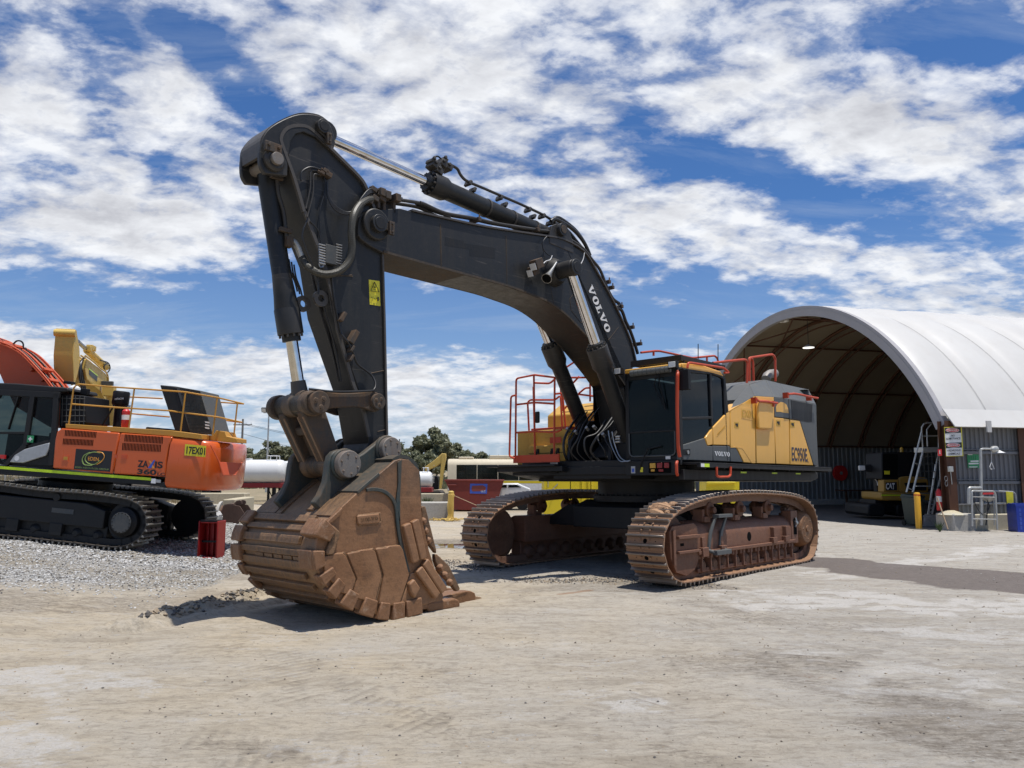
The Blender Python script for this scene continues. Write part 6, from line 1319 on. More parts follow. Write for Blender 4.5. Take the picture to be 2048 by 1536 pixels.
# extinguisher on the walkway
fe = MB(); q = ZF.U(802/3.2, 640+688/3.2, y=1.15); q = ZF.W(q)
feo = thing('fire_extinguisher', 'red and white fire extinguisher standing on the walkway of the orange excavator', 'fire extinguisher', loc=q)
def extinguisher(root, r=.085, h=.42):
    MB().rings((0,0,0), (0,0,h), [(0,r*.9),(.03,r),(.86,r),(.95,r*.6),(1,r*.3)], 24).build('cylinder', 'decr', root)
    MB().rings((0,0,h*.40), (0,0,h*.66), [(0,r*1.012),(1,r*1.012)], 24).build('label', 'decw', root)
    m = MB(); m.cyl((0,0,h), (0,0,h+.05), .018, n=10); m.box((0.03,0,h+.06), (.12,.02,.02)); m.box((0.03,0,h+.035), (.1,.02,.015)); m.build('valve', 'black', root)
    m = MB(); m.tube([(-.02,0,h+.03),(-r-.03,0,h),(-r-.04,0,h*.5),(-r-.02,0,h*.2)], .012, 6, .04); m.build('hose', 'hose', root)
extinguisher(feo)
# ================================================================ yellow excavator behind it
YF = Frame((-12.7, 24.5, .85), (.257, -.966, 0))
ye = thing('excavator', 'yellow excavator behind the orange one, its boom and upright stick showing above the cab', 'excavator', YF.mat)
Ys = lambda pts, y: YF.side(cY, pts, y)
Y3 = lambda pts, y: YF.P(cY, pts, y=y)
yb = bpy.data.objects.new('boom', None); COL.objects.link(yb); yb.parent = ye
MB().prism(Ys([(1205,545),(1280,590),(1400,680),(1490,760),(1525,870),(1600,960),(1640,1100),(1640,1480),(1560,1480),(1545,1380),(1490,1150),(1400,1000),(1290,900),(1215,830),(1190,700)], .28), -.28, .28).build('boom_box', 'yel3' if 'yel3' in M else 'byel2', yb, bevel=.02) if 'byel2' in M else None
dk_ = MB(); dk_.prism(Ys([(1245,690),(1362,780),(1355,860),(1242,760)], .285), .28, .286); dk_.build('boom_sticker', 'cover', yb); dk_ = MB(); dk_.prism(Ys([(1243,672),(1363,770),(1363,788),(1242,688)], .288), .28, .289); dk_.build('reflective_strip', 'lime', yb)
pt_ = MB()
for yy in (.3, .2, .1): pt_.tube(spline([Vector((p.x, yy, p.z+.04)) for p in Y3([(1190,520),(1300,600),(1400,690),(1480,750),(1510,830),(1505,960)], .3)], 4), .022, 6)
pt_.build('hydraulic_pipe', 'byel2', yb)
hh_ = MB(); hh_.tube(spline(Y3([(1400,560),(1510,600),(1535,680),(1490,735),(1450,650),(1510,600)], .1), 4), .02, 6)
for k in range(3): hh_.tube(spline(Y3([(1180,520),(1130,600),(1110+k*20,760),(1130+k*25,900),(1150+k*20,1000)], .2), 4), .028, 6)
hh_.build('hose', 'hose', yb)
ya = bpy.data.objects.new('arm', None); COL.objects.link(ya); ya.parent = ye
as_ = Ys([(1050,125),(1072,165),(1090,260),(1112,400),(1115,480),(1110,640),(1085,760),(1045,900),(1030,900),(1020,505),(1040,260)], .2)
MB().prism(as_, -.24, .2).build('arm_box', 'byel2', ya, bevel=.015)
q = Ys([(1040,150)], .2)[0]; MB().cyl((q[0]-.05, -.26, q[1]-.06), (q[0]-.05, .22, q[1]-.06), .09, n=20).build('arm_pin', 'byel2', ya)
c_ = Y3([(1085,300),(1215,420),(1480,660)], 0)
e_ = bpy.data.objects.new('arm_cylinder', None); COL.objects.link(e_); e_.parent = ye
MB().cyl(c_[0], c_[1], .055).build('rod', 'steel', e_); MB().cyl(c_[1], c_[2], .10).build('barrel', 'byel2', e_)
vb = MB(); q = Y3([(1260,385),(1290,400),(1230,400)], .05); [vb.box(p, (.16,.16,.14)) for p in q]; vb.build('valve_block', 'byel2', e_, bevel=.01)
bc2 = MB(); q = Y3([(1525,1000),(1560,1450)], .5); bc2.cyl(q[0], q[1], .10); bc2.box(q[0], (.3,.3,.25)); bc2.build('boom_cylinder', 'byel2', ye, bevel=.01)
bh = MB(); bh.box(Y3([(1500,885)], .45)[0], (.12,.3,.12)); bh.build('work_light', 'cover', ye, bevel=.01)
bb = MB(); bb.bx(.6,-2.9,-1.4,1.4,1.1,2.0); bb.build('body', 'byel2', ye, bevel=.08)
bb = MB(); bb.bx(1.2,-.4,-1.35,-.4,1.1,2.6); bb.build('cab', 'black', ye, bevel=.08)
for s_ in (1,-1):
    bb = MB(); bb.prism([(2,.1),(2.3,.35),(2.3,.65),(2,.9),(-2,.9),(-2.3,.65),(-2.3,.35),(-2,.1)], s_*1.2-.28, s_*1.2+.28); bb.build('crawler', 'dshoe', ye, bevel=.05)
bb = MB(); bb.cyl((0,0,.6), (0,0,1.15), .7); bb.build('slewing_ring', 'dark', ye)
# ================================================================ left background pieces
def FR(Y, x=0): return Frame((x, Y, 0), (-1, 0, 0))
def fside(F, c, pts, y=0): return F.side(c, pts, y)
def fthing(name, label, cat, F, group=None): return thing(name, label, cat, F.mat, group=group)
# red crate
p = at(394, 1101, Y=16.6); p2 = at(436, 1101, Y=16.6); t1 = at(415, 1041, Y=16.6)
hgt = t1.z-p.z; wd_ = p2.x-p.x
rc = thing('plastic_crate', 'red plastic crate on its side with a black strap, beside the orange excavator crawler', 'crate', loc=((p.x+p2.x)/2, 16.6, gz((p.x+p2.x)/2, 16.6)-.01), rz=-.12)
hgt = t1.z-gz((p.x+p2.x)/2, 16.6)
m = MB(); m.bx(-wd_/2, wd_/2, .30, .33, 0, hgt); m.bx(-wd_/2, -wd_/2+.03, -.02, .3, 0, hgt); m.bx(wd_/2-.03, wd_/2, -.02, .3, 0, hgt); m.bx(-wd_/2+.03, wd_/2-.03, -.02, .3, 0, .03); m.bx(-wd_/2+.03, wd_/2-.03, .0, .3, hgt-.05, hgt-.02); m.build('crate_shell', 'red', rc, bevel=.012)
m = MB(); m.bx(-wd_/2+.03, wd_/2-.03, .26, .298, .04, hgt-.06)
for k in (-.12, 0, .12): m.bx(k-.02, k+.02, .2, .262, .03, hgt-.06)
m.build('crate_panel', 'red', rc, bevel=.008)
MB().bx(-wd_/2+.03, wd_/2-.03, .10, .13, hgt*.42, hgt*.47).build('strap', 'black', rc); MB().bx(-wd_/2+.02, wd_/2-.02, -.0, .25, hgt-.02, hgt+.015).build('rubber_mat', 'black', rc, bevel=.006)
# spare rusty bucket
F = FR(24.3); 
def low(o, dz=0): return o
M['dkrust'] = rusty('dark_rust', (.05,.028,.02), (.075,.04,.028), (.03,.02,.015), 3, .8, .3)
sb_ = fthing('excavator_bucket', 'small dark rusty excavator bucket lying on the ground by the concrete blocks', 'bucket', F)
bs = fside(F, cQ, sp2([(590,690),(560,760),(535,850),(545,950),(600,1025),(680,1048)], 3)+[(800,1040),(930,830),(850,700),(740,680)])
for y0 in (0, -.75): MB().prism(bs, y0-.04, y0).build('side_plate', 'dkrust', sb_, bevel=.01)
sh_ = fside(F, cQ, sp2([(740,680),(600,690),(560,760),(537,850),(547,950),(600,1023),(680,1046),(800,1040)], 3)); MB().ribbon(sh_, -.75, 0, .03).build('shell', 'dkrust', sb_)
ep = fside(F, cQ, [(700,670),(750,620),(800,605),(845,620),(850,670),(820,690),(760,690)]); 
for y0 in (-.2,-.55): MB().prism(ep, y0-.05, y0).build('hanger_ear', 'dkrust', sb_, bevel=.01)
# concrete blocks
def block(x0, y0, z0, sx, sy, sz, label, mat='concy', rz=0, grp='concrete barrier blocks'):
    o = MB().bx(-sx/2, sx/2, -sy/2, sy/2, 0, sz).build('concrete_block', mat, None, bevel=.03, seg=3, loc=(x0, y0, z0)); o.rotation_euler[2] = rz; tag(o, label, 'concrete block', grp); return o
a = at(449, 1047, Y=24.8); block(a.x-.05, 26.2, gz(a.x, 26)-.05, .40, 2.6, .72, 'cream concrete block end on, directly left of the small rusty bucket', rz=.1)
a = at(455, 1000, Y=30); block(a.x-2.0, 30.5, -.05, 5.2, .6, 1.12, 'long cream concrete block behind the rusty drum under the orange counterweight')
a = at(849, 1038, Y=30.2); block(a.x-1.3, 30.9, -.02, 4.5, .9, .72, 'weathered concrete block with pale top, ending at the yellow bollard', 'conc')
a = at(870, 1000, Y=37); block(a.x-.6, 38, -.02, 4.4, .6, .85, 'cream concrete wall block with weeds, behind the weathered block')
# rusty drum pair
wdr = thing('steel_drum', 'worn brown flanged drum lying behind the orange excavator crawler', 'drum', loc=(at(432,996,Y=25.5).x, 25.5, .10))
MB().rings((-.45,0,.42), (.25,0,.42), [(0,.40),(.08,.40),(.09,.33),(.88,.33),(.89,.42),(1,.42)], 28).build('drum_body', 'conc', wdr); MB().rings((.25,0,.42), (.42,0,.42), [(0,.30),(.5,.27),(.55,.40),(1,.38)], 28).build('flange', 'track', wdr)
pd2 = thing('concrete_pedestal', 'small concrete pedestal topped with broken rubble beside the dark crawler', 'pedestal', loc=(at(428,1039,Y=22).x, 22, gz(-8.6,22)-.05))
MB().add([(-.14,-.14,0),(.14,-.14,0),(.14,.14,0),(-.14,.14,0),(-.19,-.19,.42),(.19,-.19,.42),(.19,.19,.42),(-.19,.19,.42)], [(0,1,2,3),(4,5,6,7),(0,1,5,4),(1,2,6,5),(2,3,7,6),(3,0,4,7)]).build('base', 'conc', pd2, bevel=.02)
m = MB()
for k in range(7): m.rings((random.uniform(-.2,.2), random.uniform(-.1,.1), .42), (random.uniform(-.2,.2), random.uniform(-.1,.1), .56), [(0,.06),(.4,.12),(.8,.09),(1,.03)], 6)
m.build('rubble', 'st1', pd2, smooth=20)
# ================================================================ tankers
def tanker(px0, px1, ytop, ybot, Y, label, legs=True, group='white tanker trailers', back=1.0):
    F = FR(Y); t = fthing('tanker_trailer', label, 'tanker trailer', F, group)
    x0, x1 = F.U(px0, 950, y=0).x, F.U(px1, 950, y=0).x; zt_, zb_ = F.U(px1, ytop, y=0).z, F.U(px1, ybot, y=0).z; r = (zt_-zb_)/2; zc_ = (zt_+zb_)/2; yc = -r
    MB().rings((x0, yc, zc_), (x1, yc, zc_), [(0,r*.3),(.008,r*.75),(.03,r*.96),(.045,r),(.955,r),(.97,r*.96),(.992,r*.75),(1,r*.3)], 40).build('tank', 'white', t, smooth=50)
    m = MB()
    for k in range(3): xx_ = x0+(x1-x0)*(.25+.25*k); m.mark(); m.cyl((xx_, yc, zt_-.03), (xx_, yc, zt_+.08), .22)
    m.build_split('manhole', 'white', t); m = MB(); m.tube([(x1+(x0-x1)*.06, yc-.3, zt_-.05), (x1+(x0-x1)*.06, yc-.3, zt_+.22), (x1+(x0-x1)*.12, yc-.3, zt_+.22), (x1+(x0-x1)*.12, yc-.3, zt_-.05)], .025, 6, .05); m.mark(); m.tube([(x1+(x0-x1)*.06, yc+.3, zt_-.05), (x1+(x0-x1)*.06, yc+.3, zt_+.22), (x1+(x0-x1)*.12, yc+.3, zt_+.22)], .025, 6, .05); m.build_split('top_rail', 'white', t)
    m = MB()
    for s_ in (-.25,.25): m.tube([(x1-.02*1, yc+s_, zb_+.3), (x1-.06, yc+s_, zt_-.2)], .02, 6)
    for k in range(5): z = zb_+.35+k*.25; m.tube([(x1-.06, yc-.25, z), (x1-.06, yc+.25, z)], .015, 6)
    m.build('end_ladder', 'alu', t)
    MB().bx(x0, x1, yc-.5, yc+.5, zb_-.22, zb_+.06).build('chassis', 'tankred', t, bevel=.02)
    if legs:
        m = MB()
        for fx in (.12, .2):
            for s_ in (-.45,.45): xx_ = x1+(x0-x1)*fx*.5; m.mark(); m.bx(xx_-.06, xx_+.06, yc+s_-.06, yc+s_+.06, .0, zb_-.2)
        a_, b__ = x1+(x0-x1)*.06, x1+(x0-x1)*.10; m.tube([(a_, yc+.45, .15), (b__, yc+.45, zb_-.3)], .03, 6); m.tube([(a_, yc+.45, .1), (b__, yc+.45, .1)], .03, 6); m.build_split('landing_leg', 'black', t)
        for fx in (.72, .8, .88):
            for s_ in (-.9,.9):
                xx_ = x1+(x0-x1)*fx; w_ = MB(); w_.rings((xx_, yc+s_-.12, .5), (xx_, yc+s_+.12, .5), [(0,.42),(.15,.5),(.85,.5),(1,.42)], 24); w_.build('wheel', 'black', t)
    return t
tanker(250, 567, 919, 968, 44, 'nearest long white tanker trailer on a dark red chassis, left of the big bucket')
tanker(330, 612, 922, 966, 49, 'white tanker trailer just behind the long one, its end behind the bucket linkage')
tanker(700, 864, 943, 977, 45, 'low white tanker whose domed end shows right of the big rusty bucket', False)
# ================================================================ skip bin, bollard, bus, car
F = FR(37); sk = fthing('skip_bin', 'scratched red steel skip bin with a blue poster on its side', 'skip bin', F)
f = fside(F, cM, [(700,770),(1455,775),(1405,940),(1330,1160),(815,1150),(760,900)])
vs = []
m = MB(); n_ = len(f); m.prism(f, -1.5, 0); m.build('bin_body', 'skip', sk, bevel=.02)
m = MB(); r = fside(F, cM, [(695,762),(1460,766),(1455,785),(698,782)]); m.prism(r, -.02, .05); m.prism(r, -1.55, -1.48); r = fside(F, cM, [(735,822),(850,822),(850,840),(740,840)]); m.prism(r, .0, .06); m.build('bin_rim', 'skip', sk, bevel=.01)
MB().prism(fside(F, cM, [(1025,815),(1248,818),(1240,945),(1022,940)]), .0, .008).build('poster', 'decblue', sk)
MB().prism(fside(F, cM, [(1052,842),(1190,835),(1228,860),(1222,900),(1160,912),(1060,915),(1040,890)]), .008, .012).build('poster_print', 'skip', sk)
letter('lettering', 'LLC', F.U(780+1165/6.4, 840+925/6.4, y=.013), F.U(780+1225/6.4, 840+925/6.4, y=.013), F.U(780+1165/6.4, 840+900/6.4, y=.013), 'decw', sk)
pb = at(902, 1036, Y=30.3)
yb_ = thing('bollard', 'weathered yellow bollard wrapped in yellow rope beside the red skip bin', 'bollard', loc=(pb.x, 30.3, 0))
MB().rings((0,0,0), (0,0,1.16), [(0,.11),(.97,.11),(1,.06)], 20).build('post', 'byel2', yb_)
rp = bpy.data.objects.new('rope', None); COL.objects.link(rp); rp.matrix_basis = Matrix.Translation((pb.x, 30.1, 0)); tag(rp, 'yellow rope looped over the bollard and heaped at its foot', 'rope')
m = MB()
for k in range(4): m.tube([(.12*math.cos(a), .12*math.sin(a)+.2, 1.02-k*.03) for a in [i*.6 for i in range(11)]], .018, 5)
for k in range(5): m.tube(spline([(-.08+k*.04, .07, 1.0), (-.12+k*.05, .0, .6), (-.1+k*.03, .0, .2), (-.2+k*.1, -.1, .03)], 4), .016, 5)
m.build('rope_strand', 'byel2', rp)
m = MB()
for k in range(26):
    a0 = random.uniform(0,6.28); cx_, cy_ = random.gauss(.0,.33), random.gauss(-.1,.25); m.tube(spline([(cx_+.16*math.cos(a0+i*1.1), cy_+.14*math.sin(a0+i*1.1), .02+random.uniform(0,.10)) for i in range(5)], 3), .014, 5)
m.build('rope_heap', 'byel2', rp)
m = MB(); m.tube([(0.1,.2,.98),(1.6,-1.6,.45),(2.2,-2.6,.25)], .012, 5); m.build('rope_strand', 'wood', rp)
# bus
F = FR(60); bus = fthing('bus', 'parked cream bus with dark tinted windows and a yellow side stripe', 'bus', F)
x0, x1 = F.U(895,940,y=0).x, F.U(1196,940,y=0).x
fr_sec = [(0,.35),(0,2.35),(-.08,2.62),(-.35,2.85),(-1.25,2.90),(-2.15,2.85),(-2.42,2.62),(-2.5,2.35),(-2.5,.35)]
m = MB(); n_ = len(fr_sec); m.add([(x0, y, z) for y, z in fr_sec]+[(x1, y, z) for y, z in fr_sec], [tuple(range(n_)), tuple(range(2*n_-1, n_-1, -1))]+[(i, (i+1) % n_, n_+(i+1) % n_, n_+i) for i in range(n_)]); m.build('body', 'cream', bus, bevel=.03)
for k in range(7):
    a_ = F.U(780+(855+k*266)/6.4, 900, y=0).x; b__ = F.U(780+(1112+k*266)/6.4, 900, y=0).x; MB().bx(a_, b__, .0, .012, 1.22, 2.42).build('window', 'glass', bus)
MB().bx(x0-.05, x1, .0, .008, .98, 1.16).build('stripe', 'byel', bus); MB().bx(x0-.05, x1, .0, .006, .45, .96).build('lower_panel', 'decw', bus)
for a_, b__, h in ((885,1070,.16),(1275,1700,.28)): u0, u1 = F.U(780+a_/6.4, 900, y=-1.2).x, F.U(780+b__/6.4, 900, y=-1.2).x; MB().bx(u0, u1, -1.9, -.6, 2.88, 2.9+h).build('roof_unit', 'cream', bus, bevel=.06, seg=3)
for xx_ in (x0+(x1-x0)*.2, x0+(x1-x0)*.75):
    MB().cyl((xx_, -.02, .48), (xx_, -.28, .48), .46).build('wheel', 'black', bus)
F = FR(38); car = fthing('car', 'white car roof and windows showing between the skip bin and the rusty crawler', 'car', F)
pr = fside(F, cM, [(1380,850),(1450,815),(1640,812),(1720,850),(1800,880),(1800,960),(1380,960)])
pr = [(x, z) for x, z in pr]; MB().prism([(x, z) if z > .9 else (x, .35) for x, z in pr], -1.7, 0).build('body', 'white', car, bevel=.06, seg=3)
MB().prism(fside(F, cM, [(1515,830),(1620,830),(1680,862),(1515,866)]), 0, .01).build('window', 'glass', car); MB().prism(fside(F, cM, [(1415,850),(1460,828),(1495,828),(1495,866),(1405,868)]), 0, .01).build('window', 'glass', car)
for xx_ in (pr[0][0]-.5, pr[4][0]+.4): MB().cyl((xx_, .01, .33), (xx_, -.2, .33), .32).build('wheel', 'black', car)
# far yellow excavator
F = FR(52); fy = fthing('excavator', 'small distant yellow excavator with folded arm, between the white tank and the cream bus', 'excavator', F)
MB().prism(fside(F, cM, [(445,600),(560,520),(665,428),(700,440),(690,520),(600,590),(480,645),(450,660)]), -.5, 0).build('boom', 'byel2', fy, bevel=.03)
MB().prism(fside(F, cM, [(660,425),(715,430),(718,480),(695,600),(655,880),(630,880),(640,700),(655,520)]), -.45, .05).build('arm', 'byel2', fy, bevel=.03)
MB().prism(fside(F, cM, [(530,725),(600,722),(612,780),(612,890),(530,895)]), -1.2, -.2).build('cab', 'black', fy, bevel=.04); MB().prism(fside(F, cM, [(300,790),(530,790),(530,900),(300,900)]), -2, -.3).build('body', 'byel2', fy, bevel=.05)
MB().prism(fside(F, cM, [(300,930),(330,905),(640,905),(670,930),(670,985),(640,1000),(330,1000),(300,985)]), -2, .1).build('crawler', 'dshoe', fy, bevel=.04)
# yellow steel enclosure behind the big excavator
F = FR(27.2); yc_ = fthing('steel_enclosure', 'bright yellow steel enclosure with doors, behind the undercarriage of the huge excavator', 'enclosure', F)
x0, x1 = F.U(1088,980,y=0).x, F.U(1260,980,y=0).x; MB().bx(x0, x1, -2.2, 0, .12, 2.0).build('body', 'byel', yc_, bevel=.02)
m = MB(); m.bx(x0, x1, -2.1, -.05, 0, .12); m.build('skid_base', 'dark', yc_)
q0 = F.U(1141,980,y=0).x; MB().bx(q0-.012, q0+.012, 0, .004, .15, 1.95).build('door_gap', 'void', yc_)
for a_ in (1165, 1178, 1184): q0 = F.U(a_,980,y=0).x; MB().bx(q0-.03, q0+.03, 0, .05, .15, 1.95).build('rib', 'byel', yc_, bevel=.01)
m = MB(); q0 = F.U(1096,965,y=0); m.tube([(q0.x, 0, q0.z+.15), (q0.x, .06, q0.z+.13), (q0.x, .06, q0.z-.15), (q0.x, 0, q0.z-.17)], .014, 6); m.tube([(q0.x-.35, 0, q0.z-.05), (q0.x-.15, .06, q0.z-.25)], .014, 6); m.build('door_handle', 'steel', yc_)
F = FR(27); ya_ = fthing('blade_attachment', 'bright yellow ribbed steel box showing under the cab deck of the huge excavator', 'attachment', F)
m = MB(); b_ = fside(F, cG, [(858,1238),(1140,1245),(1152,1262),(1152,1325),(1152,1500),(855,1500)]); m.prism(b_, -1, 0); m.build('body', 'byel', ya_, bevel=.02); m = MB(); b_ = fside(F, cG, [(858,1262),(1110,1262),(1115,1276),(858,1290)]); m.prism(b_, 0, .10); m.build('rib', 'byel', ya_, bevel=.02)
# ================================================================ poles, mast, wires, trees
def pole(px, pyt, Y, label, arm=True):
    b0 = at(px, pyt, Y=Y); o = thing('power_pole', label, 'power pole', loc=(b0.x, Y, 0)); MB().cyl((0,0,0), (0,0,b0.z), .16, .11, 10).build('post', 'pole', o)
    if arm:
        MB().bx(-1.1, 1.1, -.06, .06, b0.z-.75, b0.z-.63).build('crossarm', 'pole', o)
        for k in (-1,-.4,.4,1): MB().cyl((k,0,b0.z-.63), (k,0,b0.z-.45), .04, n=8).build('insulator', 'decw', o)
    return b0
pa = pole(486, 838, 90, 'wooden power pole with a crossarm rising behind the orange counterweight')
pb_ = pole(799, 878, 150, 'distant power pole among the trees right of the bucket arm')
b0 = at(538, 821, Y=70); ms = thing('light_mast', 'slim grey light mast with two floodlights above the tankers', 'light mast', loc=(b0.x, 70, 0))
MB().cyl((0,0,0), (0,0,b0.z), .10, .06, 12).build('pole', 'alu', ms)
for s_ in (-.42, .42): m = MB(); m.box((s_, -.1, b0.z+.05), (.45,.2,.42), Matrix.Rotation(.4, 3, 'X')); m.k = 1; m.box((s_, -.2, b0.z+.0), (.36,.02,.34), Matrix.Rotation(.4, 3, 'X')); m.build('floodlight', ['black', 'lamp'], ms, bevel=.02)
MB().bx(-.5, .5, -.03, .03, b0.z-.25, b0.z-.18).build('bracket', 'alu', ms)
for i, (y0, p1) in enumerate(((847,(605,868)),(849,(640,880)),(868,(620,915)))):
    a, b_ = at(487, y0, Y=90), at(p1[0]+260, p1[1]+28, Y=140); mdl = (a+b_)/2; mdl.z -= 1.2
    o = MB().tube(spline([a, mdl, b_], 8), .022, 4).build('power_line', 'hose'); tag(o, 'thin overhead power line running right from the wooden pole', 'power line', 'overhead power lines')
fo_m, n, b = nt('foliage'); v = coords(n)
fn_ = noise(n, v, 1.1, 6, .7); gI = N(n, 'ShaderNodeObjectInfo')
c = mix(n, ramp(n, fn_, [(.3, 0), (.7, 1)]), (.11, .125, .065), (.25, .255, .15)); c = mix(n, ramp(n, noise(n, v, 6, 3), [(.5, 0), (.8, 1)]), c, (.27, .265, .16))
n.links.new(c, b.inputs['Base Color']); b.inputs['Roughness'].default_value = .55
tr_ = N(n, 'ShaderNodeBsdfTranslucent'); n.links.new(c, tr_.inputs[0]); mx = N(n, 'ShaderNodeMixShader'); mx.inputs[0].default_value = .3; o_ = [x for x in n.nodes if x.type == 'OUTPUT_MATERIAL'][0]
n.links.new(b.outputs[0], mx.inputs[1]); n.links.new(tr_.outputs[0], mx.inputs[2]); n.links.new(mx.outputs[0], o_.inputs[0]); M['leaf'] = fo_m
def leaves(centres, rad, nleaf, size):
    V_ = []; per = nleaf
    C = np.array(centres); R_ = np.array(rad); k = len(C)
    idx = rng.choice(k, per, p=R_**2/np.sum(R_**2)); d = rng.normal(size=(per, 3)); d /= np.linalg.norm(d, axis=1)[:, None]; rr = R_[idx]*(.55+.5*rng.uniform(size=per)**.5)
    P = C[idx]+d*rr[:, None]*np.array([1, 1, .75]); s = size*rng.uniform(.5, 1.3, per)
    a = rng.normal(size=(per, 3)); a /= np.linalg.norm(a, axis=1)[:, None]; b_ = np.cross(a, d+.3*rng.normal(size=(per, 3))); b_ /= np.linalg.norm(b_, axis=1)[:, None]
    A = a*s[:, None]; B = b_*(s*.45)[:, None]
    return np.stack([P-A, P-B, P+A, P+B], 1).reshape(-1, 3)
def tree(px, ytop, wpx, Y, label, nl=5000, seed=0, lean=0, ybase=None):
    k = Y/1518.; top = at(px, ytop, Y=Y); Hh = top.z; Wd = wpx*k/2
    o = thing('gum_tree', label, 'tree', loc=(top.x, Y, 0), group='gum trees beyond the yard')
    rs = np.random.RandomState(seed+100); cs, rd = [], []; limbs = MB(); limbs.tube([(0,0,-.1),(.03*Wd,0,Hh*.2),(.1*Wd*rs.normal(),0,Hh*.45)], .035*Hh*.5, 8)
    nc_ = 11
    for i in range(nc_):
        ang = 2*math.pi*i/nc_+rs.uniform(-.3,.3); rr = Wd*rs.uniform(.25,.78); zz = Hh*rs.uniform(.42,.84)*(1-.25*(rr/Wd)**2); c = (rr*math.cos(ang), rr*.8*math.sin(ang), zz); cs.append(c); rd.append(Wd*rs.uniform(.17,.30))
        limbs.tube(spline([(0,0,Hh*.22), (c[0]*.4, c[1]*.4, Hh*.4), c], 3), .010*Hh, 5)
        for j in range(3): cs.append((c[0]+rs.normal()*Wd*.22, c[1]+rs.normal()*Wd*.2, c[2]+rs.normal()*Hh*.07)); rd.append(Wd*rs.uniform(.09,.17))
    cs.append((rs.normal()*.1*Wd, 0, Hh*.88)); rd.append(Wd*.22); cs.append((rs.normal()*.25*Wd, 0, Hh*.72)); rd.append(Wd*.26)
    limbs.build('trunk', 'bark', o, smooth=60)
    V_ = leaves(cs, rd, nl, .0030*Y)
    me = bpy.data.meshes.new('crown'); nq = len(V_)//4; me.from_pydata(V_.tolist(), [], [tuple(range(4*i, 4*i+4)) for i in range(nq)]); me.materials.append(M['leaf']); c = bpy.data.objects.new('crown', me); COL.objects.link(c); c.parent = o
    return o
TL = [(538,877,62,105,'rounded dark gum tree directly behind the floodlight mast',6000),(500,893,60,115,'low dark gum tree between the power pole and the floodlight mast',4000),(572,890,56,110,'small gum tree to the right of the floodlight mast above the tankers',4500),(612,876,60,100,'gum tree crown seen behind the bucket linkage',5000),(466,900,50,120,'low tree half hidden by the orange counterweight',3000),
 (802,880,44,100,'narrow gum tree just right of the bucket arm tip',4500),(822,900,70,95,'bushy gum tree between the bucket arm and the tallest tree',6000),(873,850,92,105,'tallest gum tree, standing above the small distant excavator',12000),(908,884,70,108,'broad darker gum tree on the right flank of the tallest tree',8000),(960,903,62,125,'low far gum tree above the left end of the bus roof',4500),(1062,890,30,120,'gum tree fragment behind the orange access rails',2500),(852,905,60,85,'grey green gum tree behind the white tank end',5000),(700,905,80,120,'low gum tree behind the dark arm tip',3500),(1130,905,120,130,'low gum tree behind the yellow hood and rails',3500)]
for i, (px, yt, wp, Y, lb, nl) in enumerate(TL): tree(px, yt, wp*1.18, Y, lb, int(nl*.8), i)
# weeds, low scrub band
def tuft(x, y, z, h, n_, label, cat='weed', nm='weed_clump', mat='weed'):
    m = MB()
    for k in range(n_):
        a = random.uniform(0, 6.28); l = h*random.uniform(.5, 1); s_ = random.uniform(.1,.5)*h; dx, dy = math.cos(a)*s_, math.sin(a)*s_; w_ = h*.03
        m.add([(-w_,0,0),(w_,0,0),(dx*.5+w_*.7,dy*.5,l*.6),(dx,dy,l),(dx*.5-w_*.7,dy*.5,l*.6)], [(0,1,2,3,4)])
    o = m.build(nm, mat, None, smooth=0, loc=(x, y, z)); return tag(o, label, cat)
M['weed'] = plain('weed_green', (.07, .11, .035), .7); M['dry'] = plain('dry_grass', (.34, .27, .15), .9)
tuft(at(855,1000,Y=37.5).x, 37.5, .0, .75, 90, 'green weeds growing against the cream concrete wall block')
hx = []
m = MB()
for k in range(2600):
    x = random.uniform(-75, 40); y = 88+random.uniform(-6, 14); l = random.uniform(.3, 1.5); a = random.uniform(-.4,.4); m.add([(x-.18,y,0),(x+.18,y,0),(x+a+.25,y+a,l),(x+a-.25,y-a,l*.9)], [(0,1,2,3)])
o = m.build('scrub', 'leaf', None, smooth=0); o['kind'] = 'stuff'; tag(o, 'low scrub and bushes along the far edge of the yard', 'scrub')
# wire fence far left
F = FR(31); wf = fthing('wire_fence', 'low wire mesh fence with dry grass, seen under the orange excavator', 'fence', F)
x0, x1 = F.U(-200,1000,y=0).x, F.U(110,1000,y=0).x
m = MB(); nn = 7
for k in range(nn): xx_ = x0+(x1-x0)*k/(nn-1); m.cyl((xx_,0,.3), (xx_,0,2.1), .03, n=8)
m.build('fence_posts', 'galv', wf); m = MB()
for k in range(9): m.tube([(x0,0,.75+k*.16),(x1,0,.75+k*.16)], .006, 4)
for k in range(60): xx_ = x0+(x1-x0)*k/59; m.tube([(xx_,0,.75),(xx_,0,2.05)], .005, 4)
m.build('wire_mesh', 'galv', wf)
m = MB()
for k in range(1500):
    x = random.uniform(-24,-13); y = random.uniform(29.5,33); l = random.uniform(.2,.75); a = random.uniform(-.2,.2); z0 = gz(x,y); m.add([(x-.015,y,z0),(x+.015,y,z0),(x+a,y,z0+l)], [(0,1,2)])
o = m.build('dry_grass', 'dry', None, smooth=0); o['kind'] = 'stuff'; tag(o, 'dry straw coloured grass growing along the wire fence', 'grass')
